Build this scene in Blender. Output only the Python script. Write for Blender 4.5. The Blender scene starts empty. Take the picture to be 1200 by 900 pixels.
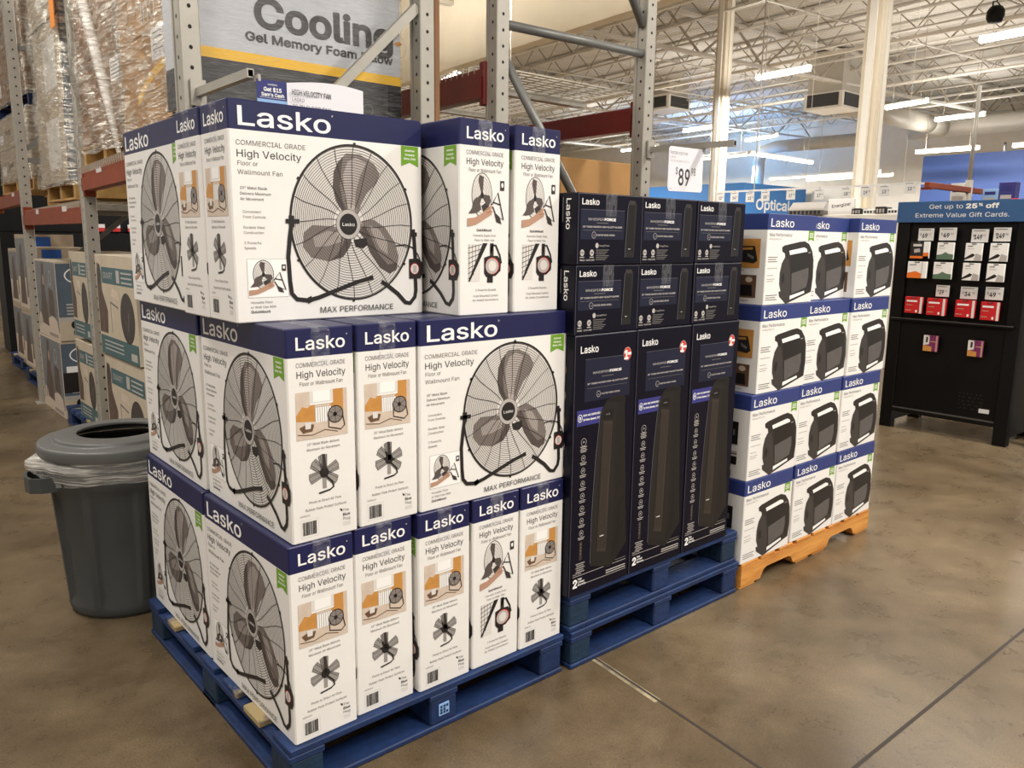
import bpy, bmesh, math, random
from mathutils import Vector, Matrix
from mathutils.geometry import tessellate_polygon, delaunay_2d_cdt
random.seed(7)
SC = bpy.context.scene
COL = SC.collection

# ------------------------------------------------------------------ camera
cam_data = bpy.data.cameras.new('camera')
cam_data.sensor_width = 36.0
cam_data.lens = 36.0 * 934.7 / 1200.0
cam_data.clip_end = 200
cam = bpy.data.objects.new('camera', cam_data)
COL.objects.link(cam)
yaw, pitch, roll = 0.7117, 0.1792, 0.0122
fw = Vector((math.sin(yaw) * math.cos(pitch), math.cos(yaw) * math.cos(pitch), -math.sin(pitch)))
rt = Vector((math.cos(yaw), -math.sin(yaw), 0))
up = rt.cross(fw)
r2 = math.cos(roll) * rt + math.sin(roll) * up
u2 = -math.sin(roll) * rt + math.cos(roll) * up
cm = Matrix((r2, u2, -fw)).transposed().to_4x4()
cm.translation = Vector((-0.8676, -1.9226, 1.5577))
cam.matrix_world = cm
SC.camera = cam

# ------------------------------------------------------------------ exposure, world, lamps
SC.view_settings.view_transform = 'Standard'
SC.view_settings.look = 'None'
SC.view_settings.exposure = 0.57
SC.view_settings.gamma = 1.0
SC.view_settings.use_curve_mapping = False
SC.cycles.use_denoising = True
SC.cycles.max_bounces = 8
SC.cycles.transparent_max_bounces = 16
world = bpy.data.worlds.new('world')
SC.world = world
world.use_nodes = True
bg = world.node_tree.nodes['Background']
bg.inputs[0].default_value = (1.0, 0.92, 0.83, 1)
bg.inputs[1].default_value = 0.36

def lamp(x, y, z, sx, sy, power, col=(1.0, 0.955, 0.89), rz=0.0, flip=0.0):
    d = bpy.data.lights.new('aisle_and_fill_lamp', 'AREA')
    d.shape = 'RECTANGLE'
    d.size = sx
    d.size_y = sy
    d.energy = power
    d.color = col
    o = bpy.data.objects.new('aisle_and_fill_lamp', d)
    o.location = (x, y, z)
    o.rotation_euler = (flip, 0, rz)
    COL.objects.link(o)

# rows of ceiling strip lamps over the aisles (out of frame as well), some added to brighten bulkhead and far wall
LAMPS = [(-2.4, -1.6, 5.1, 110), (1.6, -4.2, 5.1, 250), (5.2, -2.6, 5.1, 210), (-1.5, 3.2, 5.1, 110),
         (-1.6, 9.0, 5.1, 50), (9.0, 1.5, 5.1, 50), (14.0, -2.0, 5.1, 200), (6.2, 6.6, 5.0, 260), (6.6, 12.5, 5.0, 260),
         (15.6, 8.2, 5.0, 300), (15.4, 3.6, 5.0, 260), (21.5, 8.1, 5.0, 380), (24.7, 8.0, 5.0, 420), (30.5, 10.0, 5.0, 520), (31.0, 20.5, 5.0, 520), (30.0, 28.0, 5.0, 520),
         (25.0, 14.6, 5.0, 420), (21.5, 14.8, 5.0, 380), (10.5, 18.5, 5.0, 300), (6.0, 24.0, 5.0, 300),
         (16.0, 26.0, 5.0, 420), (25.6, 3.0, 5.0, 420), (26.0, 24.0, 5.0, 420), (17.0, 36.0, 5.0, 420), (32.0, 22.0, 5.0, 300)]
for (lx, ly, lz, lp) in LAMPS:
    lamp(lx, ly, lz, 0.5, 2.4, lp, rz=math.radians(-5))
    lamp(lx, ly, lz + 0.12, 0.5, 2.4, lp * (0.9 if lx in (6.2, 6.6) else 0.13), rz=math.radians(-5), flip=math.pi)   # added upward fill lamps brightening the roof, strongest by the bulkhead

# ------------------------------------------------------------------ materials
def lin(c):
    c = c / 255.0
    return c / 12.92 if c <= 0.04045 else ((c + 0.055) / 1.055) ** 2.4

MATS = {}
def mat(name, rgb, rough=0.5, metal=0.0, var=0.0, scale=8.0, rgb2=None, bump=0.0, bscale=60.0,
        stretch=(1, 1, 1), coat=0.0, emit=None, strength=1.0, spec=0.5, thresh=None):
    """procedural principled material: colour varied by noise, optional bump"""
    if name in MATS:
        return MATS[name]
    m = bpy.data.materials.new(name)
    m.use_nodes = True
    nt = m.node_tree
    b = nt.nodes['Principled BSDF']
    c1 = (lin(rgb[0]), lin(rgb[1]), lin(rgb[2]), 1)
    b.inputs['Base Color'].default_value = c1
    b.inputs['Roughness'].default_value = rough
    b.inputs['Metallic'].default_value = metal
    b.inputs['Specular IOR Level'].default_value = spec
    if coat:
        b.inputs['Coat Weight'].default_value = coat
        b.inputs['Coat Roughness'].default_value = 0.12
    if emit:
        b.inputs['Emission Color'].default_value = (emit[0], emit[1], emit[2], 1)
        b.inputs['Emission Strength'].default_value = strength
    tc = None
    if var > 0 or rgb2 or bump > 0:
        tc = nt.nodes.new('ShaderNodeTexCoord')
        mp = nt.nodes.new('ShaderNodeMapping')
        mp.inputs['Scale'].default_value = stretch
        nt.links.new(tc.outputs['Object'], mp.inputs['Vector'])
    if var > 0 or rgb2:
        nz = nt.nodes.new('ShaderNodeTexNoise')
        nz.inputs['Scale'].default_value = scale
        nz.inputs['Detail'].default_value = 6
        nz.inputs['Roughness'].default_value = 0.65
        nt.links.new(mp.outputs['Vector'], nz.inputs['Vector'])
        rp = nt.nodes.new('ShaderNodeValToRGB')
        lo, hi = thresh or (0.35, 0.65)
        rp.color_ramp.elements[0].position = lo
        rp.color_ramp.elements[1].position = hi
        rp.color_ramp.elements[0].color = c1
        if rgb2:
            rp.color_ramp.elements[1].color = (lin(rgb2[0]), lin(rgb2[1]), lin(rgb2[2]), 1)
        else:
            k = 1.0 - var
            rp.color_ramp.elements[1].color = (c1[0] * k, c1[1] * k, c1[2] * k, 1)
        nt.links.new(nz.outputs['Fac'], rp.inputs['Fac'])
        nt.links.new(rp.outputs['Color'], b.inputs['Base Color'])
    if bump > 0:
        nb = nt.nodes.new('ShaderNodeTexNoise')
        nb.inputs['Scale'].default_value = bscale
        nb.inputs['Detail'].default_value = 4
        nt.links.new(mp.outputs['Vector'], nb.inputs['Vector'])
        bp = nt.nodes.new('ShaderNodeBump')
        bp.inputs['Strength'].default_value = bump
        bp.inputs['Distance'].default_value = 0.01
        nt.links.new(nb.outputs['Fac'], bp.inputs['Height'])
        nt.links.new(bp.outputs['Normal'], b.inputs['Normal'])
    MATS[name] = m
    return m

def film_mat(name, tint, fac, rough, bscale, stretch, strength=1.0, metal=0.0):
    """clear plastic film: see-through with glossy wrinkles"""
    m = bpy.data.materials.new(name)
    m.use_nodes = True
    nt = m.node_tree
    for n in list(nt.nodes):
        nt.nodes.remove(n)
    out = nt.nodes.new('ShaderNodeOutputMaterial')
    mix = nt.nodes.new('ShaderNodeMixShader')
    tr = nt.nodes.new('ShaderNodeBsdfTransparent')
    gl = nt.nodes.new('ShaderNodeBsdfPrincipled')
    gl.inputs['Base Color'].default_value = (lin(tint[0]), lin(tint[1]), lin(tint[2]), 1)
    gl.inputs['Roughness'].default_value = rough
    gl.inputs['Specular IOR Level'].default_value = 1.0
    gl.inputs['Metallic'].default_value = metal
    tc = nt.nodes.new('ShaderNodeTexCoord')
    mp = nt.nodes.new('ShaderNodeMapping')
    mp.inputs['Scale'].default_value = stretch
    mp.inputs['Rotation'].default_value = (0.45, 0.25, 0.0)
    nz = nt.nodes.new('ShaderNodeTexNoise')
    nz.inputs['Scale'].default_value = bscale
    nz.inputs['Detail'].default_value = 5
    nz.inputs['Distortion'].default_value = 1.2
    bp = nt.nodes.new('ShaderNodeBump')
    bp.inputs['Strength'].default_value = strength
    bp.inputs['Distance'].default_value = 0.03
    rp = nt.nodes.new('ShaderNodeMapRange')
    rp.inputs['From Min'].default_value = 0.40
    rp.inputs['From Max'].default_value = 0.68
    rp.inputs['To Min'].default_value = fac * 0.35
    rp.inputs['To Max'].default_value = min(0.95, fac * 1.7)
    L = nt.links.new
    L(tc.outputs['Object'], mp.inputs['Vector'])
    L(mp.outputs['Vector'], nz.inputs['Vector'])
    L(nz.outputs['Fac'], bp.inputs['Height'])
    L(nz.outputs['Fac'], rp.inputs['Value'])
    L(bp.outputs['Normal'], gl.inputs['Normal'])
    L(rp.outputs['Result'], mix.inputs['Fac'])
    L(tr.outputs['BSDF'], mix.inputs[1])
    L(gl.outputs['BSDF'], mix.inputs[2])
    L(mix.outputs['Shader'], out.inputs['Surface'])
    MATS[name] = m
    return m

mat('white_card', (238, 235, 230), 0.42, var=0.05, scale=5)
mat('white_card_core', (196, 182, 160), 0.7, var=0.1)
mat('navy_print', (25, 28, 76), 0.38, var=0.12, scale=6)
mat('heater_navy', (48, 62, 122), 0.4, var=0.1, scale=6)
mat('ink_black', (34, 31, 31), 0.4)
mat('ink_dark', (58, 52, 50), 0.4)
mat('ink_grey', (112, 108, 104), 0.45)
mat('ink_light', (182, 176, 170), 0.45)
mat('ink_blade', (134, 124, 118), 0.4)
mat('ink_blade_dark', (88, 79, 75), 0.4)
mat('ink_mid', (150, 145, 140), 0.45)
mat('ink_blade_light', (178, 168, 162), 0.4)
mat('ink_haze', (222, 217, 211), 0.45)
mat('ink_white', (246, 244, 240), 0.4)
mat('ink_green', (112, 160, 42), 0.4)
mat('ink_orange', (206, 146, 74), 0.4, var=0.15, scale=30)
mat('ink_peach', (182, 142, 118), 0.45)
mat('ink_beige', (214, 196, 178), 0.45, var=0.12, scale=40)
mat('ink_brown', (112, 84, 62), 0.45, var=0.3, scale=40)
mat('ink_red', (205, 62, 50), 0.4)
mat('ink_blue', (40, 90, 170), 0.4)
mat('dark_card', (12, 11, 28), 0.36, var=0.2, scale=4, spec=0.2)
mat('dark_panel', (30, 33, 54), 0.36, var=0.25, scale=5, spec=0.3)
mat('dark_edge', (96, 96, 108), 0.4)
mat('tower_body', (30, 28, 28), 0.35, var=0.2, scale=9, stretch=(1, 1, 0.2))
mat('tower_face', (56, 48, 43), 0.35)
mat('tower_dark', (14, 13, 15), 0.35)
mat('tower_side', (22, 20, 21), 0.35)
mat('violet_tag', (52, 52, 122), 0.4)
mat('heater_body', (42, 38, 36), 0.35)
mat('heater_side', (58, 54, 52), 0.35)
mat('heater_panel', (30, 28, 27), 0.35)
mat('heater_screen', (92, 88, 86), 0.35, var=0.15, scale=20)
mat('kraft', (138, 98, 62), 0.7, var=0.14, scale=5)
mat('kraft_light', (176, 132, 78), 0.65, var=0.12, scale=5)
mat('pallet_blue', (15, 46, 94), 0.66, rgb2=(11, 33, 70), scale=9, bump=0.35, bscale=40, stretch=(1, 1, 1))
mat('pallet_worn', (17, 48, 94), 0.65, rgb2=(168, 148, 104), scale=5, bump=0.35, bscale=40, thresh=(0.50, 0.60))
mat('pallet_teal', (13, 48, 74), 0.66, rgb2=(10, 35, 58), scale=9, bump=0.4, bscale=45)
mat('pine', (222, 158, 78), 0.6, rgb2=(186, 118, 50), scale=4, bump=0.25, bscale=30, stretch=(0.6, 3, 6))
mat('pine_grey', (196, 160, 96), 0.65, rgb2=(160, 120, 66), scale=5, bump=0.2, bscale=30)
mat('rack_grey', (176, 171, 160), 0.45, metal=0.25, var=0.12, scale=10)
mat('rack_grey_dark', (128, 128, 124), 0.42, metal=0.3, var=0.12, scale=10)
mat('rack_hole', (28, 27, 27), 0.8)
mat('beam_red', (138, 54, 8), 0.55, var=0.25, scale=7)
mat('beam_dark_red', (108, 20, 16), 0.4, var=0.15, scale=7)
mat('wire', (196, 188, 172), 0.4, metal=0.4)
mat('bin_grey', (68, 71, 71), 0.5, var=0.12, scale=6, bump=0.08, bscale=120)
mat('bin_lid', (98, 98, 96), 0.42, var=0.1, scale=6, bump=0.06, bscale=120)
mat('bin_inside_shade', (22, 22, 22), 0.8)
mat('paper', (232, 230, 234), 0.5)
mat('sign_navy', (38, 44, 112), 0.4)
mat('sign_sky', (140, 178, 222), 0.4)
mat('black_metal', (9, 9, 9), 0.45, var=0.2, scale=8, spec=0.25)
mat('grey_edge', (96, 94, 92), 0.35, metal=0.5)
mat('header_blue', (52, 92, 140), 0.4, var=0.06)
mat('tag_grey', (216, 214, 210), 0.4)
mat('card_red', (200, 32, 38), 0.35)
mat('card_orange', (238, 120, 40), 0.35)
mat('card_plum', (122, 44, 92), 0.35)
mat('card_green', (96, 120, 98), 0.4)
mat('cream_wall', (222, 210, 186), 0.7, var=0.05, scale=1.2)
mat('cream_block', (234, 224, 204), 0.7, var=0.06, scale=2)
mat('wall_blue', (40, 66, 124), 0.6, var=0.06, scale=1)
mat('optical_blue', (58, 128, 200), 0.5, var=0.05, scale=1)
mat('white_paint', (232, 226, 214), 0.6, var=0.04, scale=2)
mat('grey_duct', (186, 180, 168), 0.5, metal=0.1, var=0.08, scale=2)
mat('joist', (210, 205, 194), 0.6, var=0.1, scale=2)
mat('joist_dark', (168, 158, 142), 0.6, var=0.15, scale=2)
mat('grille', (62, 62, 62), 0.6)
mat('lamp_tube', (255, 250, 240), 0.3, emit=(1.0, 0.95, 0.85), strength=9)
mat('lamp_body', (230, 226, 216), 0.5)
mat('orange_sheet', (236, 140, 30), 0.5)
mat('film_blue', (72, 96, 128), 0.4, var=0.35, scale=9)
mat('silver_grey', (196, 198, 202), 0.4, var=0.1, scale=5)
mat('yellow_band', (238, 186, 20), 0.4)
mat('charcoal', (50, 48, 48), 0.45, var=0.25, scale=6)
mat('teal_print', (66, 100, 104), 0.45, var=0.1, scale=9)
mat('photo_brown', (98, 78, 66), 0.45, var=0.4, scale=14)
mat('photo_grey', (122, 124, 126), 0.45, var=0.3, scale=10)
mat('slate_print', (88, 102, 116), 0.45, var=0.15, scale=6)
mat('carton_tan', (178, 160, 136), 0.6, var=0.08, scale=6)
film_mat('stretch_film', (255, 250, 236), 0.46, 0.2, 6, (1.0, 1.0, 7.0), 1.0, 0.7)
film_mat('stretch_film_tight', (240, 240, 240), 0.10, 0.2, 13, (1.0, 1.0, 9.0), 0.8)
film_mat('bag_film', (250, 247, 240), 0.42, 0.22, 3.5, (1.0, 1.0, 14.0), 0.5)
film_mat('clear_tape', (225, 225, 232), 0.14, 0.18, 26, (9, 1.0, 1.0), 0.7)

def floor_material():
    m = bpy.data.materials.new('polished_concrete')
    m.use_nodes = True
    nt = m.node_tree
    b = nt.nodes['Principled BSDF']
    L = nt.links.new
    tc = nt.nodes.new('ShaderNodeTexCoord')
    def noise(scale, detail, rough, dist=0.0):
        n = nt.nodes.new('ShaderNodeTexNoise')
        n.inputs['Scale'].default_value = scale
        n.inputs['Detail'].default_value = detail
        n.inputs['Roughness'].default_value = rough
        n.inputs['Distortion'].default_value = dist
        L(tc.outputs['Object'], n.inputs['Vector'])
        return n
    n1 = noise(0.9, 8, 0.62, 0.6)
    n2 = noise(5.0, 8, 0.7, 0.3)
    n3 = noise(150.0, 3, 0.6)
    r1 = nt.nodes.new('ShaderNodeValToRGB')
    e = r1.color_ramp.elements
    e[0].position, e[0].color = 0.30, (lin(77), lin(62), lin(43), 1)
    e[1].position, e[1].color = 0.72, (lin(138), lin(121), lin(96), 1)
    r2_ = nt.nodes.new('ShaderNodeValToRGB')
    e = r2_.color_ramp.elements
    e[0].position, e[0].color = 0.25, (0.60, 0.58, 0.54, 1)
    e[1].position, e[1].color = 0.80, (1.08, 1.08, 1.08, 1)
    r3 = nt.nodes.new('ShaderNodeValToRGB')
    e = r3.color_ramp.elements
    e[0].position, e[0].color = 0.30, (0.68, 0.67, 0.65, 1)
    e[1].position, e[1].color = 0.70, (1.25, 1.25, 1.25, 1)
    L(n1.outputs['Fac'], r1.inputs['Fac'])
    L(n2.outputs['Fac'], r2_.inputs['Fac'])
    L(n3.outputs['Fac'], r3.inputs['Fac'])
    m1 = nt.nodes.new('ShaderNodeMixRGB'); m1.blend_type = 'MULTIPLY'; m1.inputs['Fac'].default_value = 1
    m2 = nt.nodes.new('ShaderNodeMixRGB'); m2.blend_type = 'MULTIPLY'; m2.inputs['Fac'].default_value = 1
    L(r1.outputs['Color'], m1.inputs[1]); L(r2_.outputs['Color'], m1.inputs[2])
    L(m1.outputs['Color'], m2.inputs[1]); L(r3.outputs['Color'], m2.inputs[2])
    L(m2.outputs['Color'], b.inputs['Base Color'])
    mr = nt.nodes.new('ShaderNodeMapRange')
    mr.inputs['To Min'].default_value = 0.20
    mr.inputs['To Max'].default_value = 0.38
    L(n2.outputs['Fac'], mr.inputs['Value'])
    L(mr.outputs['Result'], b.inputs['Roughness'])
    b.inputs['Specular IOR Level'].default_value = 0.45
    bp = nt.nodes.new('ShaderNodeBump')
    bp.inputs['Strength'].default_value = 0.04
    bp.inputs['Distance'].default_value = 0.004
    L(n2.outputs['Fac'], bp.inputs['Height'])
    L(bp.outputs['Normal'], b.inputs['Normal'])
    MATS['floor'] = m

floor_material()

def ribbed_material(name, rgb, freq, axis):
    """painted metal deck or block wall with ribs"""
    m = bpy.data.materials.new(name)
    m.use_nodes = True
    nt = m.node_tree
    b = nt.nodes['Principled BSDF']
    b.inputs['Roughness'].default_value = 0.65
    b.inputs['Base Color'].default_value = (lin(rgb[0]), lin(rgb[1]), lin(rgb[2]), 1)
    tc = nt.nodes.new('ShaderNodeTexCoord')
    w = nt.nodes.new('ShaderNodeTexWave')
    w.wave_type = 'BANDS'
    w.bands_direction = axis
    w.inputs['Scale'].default_value = freq
    bp = nt.nodes.new('ShaderNodeBump')
    bp.inputs['Strength'].default_value = 0.8
    bp.inputs['Distance'].default_value = 0.04
    nt.links.new(tc.outputs['Object'], w.inputs['Vector'])
    nt.links.new(w.outputs['Fac'], bp.inputs['Height'])
    nt.links.new(bp.outputs['Normal'], b.inputs['Normal'])
    MATS[name] = m

ribbed_material('roof_deck', (200, 195, 185), 2.0, 'X')
ribbed_material('panel_wall', (226, 214, 190), 1.0, 'Y')

# ------------------------------------------------------------------ mesh builder
class MB:
    def __init__(s):
        s.v, s.f, s.m, s.slots, s.smooth = [], [], [], [], []
    def mi(s, name):
        if name not in s.slots:
            s.slots.append(name)
        return s.slots.index(name)
    def face(s, pts, m, sm=False):
        b = len(s.v)
        s.v += [tuple(p) for p in pts]
        s.f.append(tuple(range(b, b + len(pts))))
        s.m.append(s.mi(m)); s.smooth.append(sm)
    def raw(s, verts, faces, m, sm=False):
        b = len(s.v)
        s.v += [tuple(p) for p in verts]
        k = s.mi(m)
        for f in faces:
            s.f.append(tuple(i + b for i in f)); s.m.append(k); s.smooth.append(sm)
    def box(s, x0, x1, y0, y1, z0, z1, m, c=0.0, rot=None):
        """box with chamfer c on every edge; rot = Matrix applied"""
        if x0 > x1: x0, x1 = x1, x0
        if y0 > y1: y0, y1 = y1, y0
        if z0 > z1: z0, z1 = z1, z0
        c = min(c, 0.45 * min(x1 - x0, y1 - y0, z1 - z0))
        if c <= 0:
            vs = [(x, y, z) for z in (z0, z1) for y in (y0, y1) for x in (x0, x1)]
            fs = [(0, 2, 3, 1), (4, 5, 7, 6), (0, 1, 5, 4), (2, 6, 7, 3), (0, 4, 6, 2), (1, 3, 7, 5)]
        else:
            def ring(z, i):
                a0, a1, b0, b1 = x0 + i, x1 - i, y0 + i, y1 - i
                k = c if i == 0 else 0.0
                return [(a0 + k, b0, z), (a1 - k, b0, z), (a1, b0 + k, z), (a1, b1 - k, z),
                        (a1 - k, b1, z), (a0 + k, b1, z), (a0, b1 - k, z), (a0, b0 + k, z)]
            def ring_in(z):
                q = []
                for (x, y, zz) in ring(z, 0):
                    q.append((min(max(x, x0 + c), x1 - c), min(max(y, y0 + c), y1 - c), z))
                return q
            bt, r0, r1, tp = ring_in(z0), ring(z0 + c, 0), ring(z1 - c, 0), ring_in(z1)
            vs = bt + r0 + r1 + tp
            fs = []
            for l in range(3):
                for i in range(8):
                    j = (i + 1) % 8
                    fs.append((l * 8 + i, l * 8 + j, l * 8 + 8 + j, l * 8 + 8 + i))
            fs.append((0, 7, 5, 4, 3, 1)); fs.append((24, 25, 27, 28, 29, 31))
            fs[-2] = tuple(reversed((0, 2, 4, 6))); fs[-1] = (24, 26, 28, 30)
        if rot is not None:
            vs = [tuple(rot @ Vector(p)) for p in vs]
        s.raw(vs, fs, m)
    def tube(s, pts, r, m, seg=8, cap=True, sm=True):
        pts = [Vector(p) for p in pts]
        n = len(pts)
        rs = r if isinstance(r, (list, tuple)) else [r] * n
        vs = []
        prev = None
        for i, p in enumerate(pts):
            t = (pts[min(i + 1, n - 1)] - pts[max(i - 1, 0)]).normalized()
            if prev is None:
                a = Vector((0, 0, 1)) if abs(t.z) < 0.9 else Vector((1, 0, 0))
                nx = t.cross(a).normalized()
            else:
                nx = (prev - t * prev.dot(t)).normalized()
            prev = nx
            ny = t.cross(nx)
            for k in range(seg):
                a = 2 * math.pi * (k + 0.5) / seg
                vs.append(p + (nx * math.cos(a) + ny * math.sin(a)) * rs[i])
        fs = []
        for i in range(n - 1):
            for k in range(seg):
                q = (k + 1) % seg
                fs.append((i * seg + k, i * seg + q, (i + 1) * seg + q, (i + 1) * seg + k))
        if cap:
            fs.append(tuple(reversed(range(seg)))); fs.append(tuple(range((n - 1) * seg, n * seg)))
        s.raw(vs, fs, m, sm and seg > 5)
    def bar(s, a, b, w, h, m):
        """rectangular bar from a to b (w horizontal, h vertical-ish)"""
        a, b = Vector(a), Vector(b)
        t = (b - a).normalized()
        ref = Vector((0, 0, 1)) if abs(t.z) < 0.95 else Vector((0, 1, 0))
        x = t.cross(ref).normalized() * (w / 2)
        y = x.cross(t).normalized() * (h / 2)
        vs = [a - x - y, a + x - y, a + x + y, a - x + y, b - x - y, b + x - y, b + x + y, b - x + y]
        s.raw(vs, [(3, 2, 1, 0), (4, 5, 6, 7), (0, 1, 5, 4), (1, 2, 6, 5), (2, 3, 7, 6), (3, 0, 4, 7)], m)
    def lathe(s, prof, m, seg=40, cx=0, cy=0, sm=True):
        vs, fs = [], []
        for (r, z) in prof:
            for k in range(seg):
                a = 2 * math.pi * k / seg
                vs.append((cx + r * math.cos(a), cy + r * math.sin(a), z))
        for i in range(len(prof) - 1):
            for k in range(seg):
                q = (k + 1) % seg
                fs.append((i * seg + k, i * seg + q, (i + 1) * seg + q, (i + 1) * seg + k))
        s.raw(vs, fs, m, sm)
    def build(s, name, parent=None, loc=(0, 0, 0), rz=0.0):
        me = bpy.data.meshes.new(name)
        me.from_pydata([tuple(p) for p in s.v], [], s.f)
        for n in s.slots:
            me.materials.append(MATS[n])
        me.polygons.foreach_set('material_index', s.m)
        me.polygons.foreach_set('use_smooth', s.smooth)
        me.update()
        o = bpy.data.objects.new(name, me)
        COL.objects.link(o)
        o.location = loc
        o.rotation_euler = (0, 0, rz)
        if parent:
            o.parent = parent
        return o

def thing(name, label, cat, loc=(0, 0, 0), rz=0.0, group=None):
    o = bpy.data.objects.new(name, None)
    o.empty_display_size = 0.1
    COL.objects.link(o)
    o.location = loc
    o.rotation_euler = (0, 0, rz)
    return tag(o, label, cat, group)

def tag(o, label, cat, group=None):
    o['label'] = label
    o['category'] = cat
    o['kind'] = 'thing'
    if group:
        o['group'] = group
    return o

def struct(o):
    o['kind'] = 'structure'
    return o

def copy_tree(o, parent=None):
    c = o.copy()
    COL.objects.link(c)
    if parent:
        c.parent = parent
    for ch in [x for x in o.children]:
        copy_tree(ch, c)
    return c

USED = {}
def place(proto, label, loc, rz=0.0, group=None):
    """first call moves the prototype itself, later calls copy it with its parts"""
    if USED.get(proto.name_full):
        o = copy_tree(proto)
    else:
        o = proto
        USED[proto.name_full] = True
    o.location = loc
    o.rotation_euler = (0, 0, rz)
    o['label'] = label
    if group:
        o['group'] = group
    return o

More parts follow.
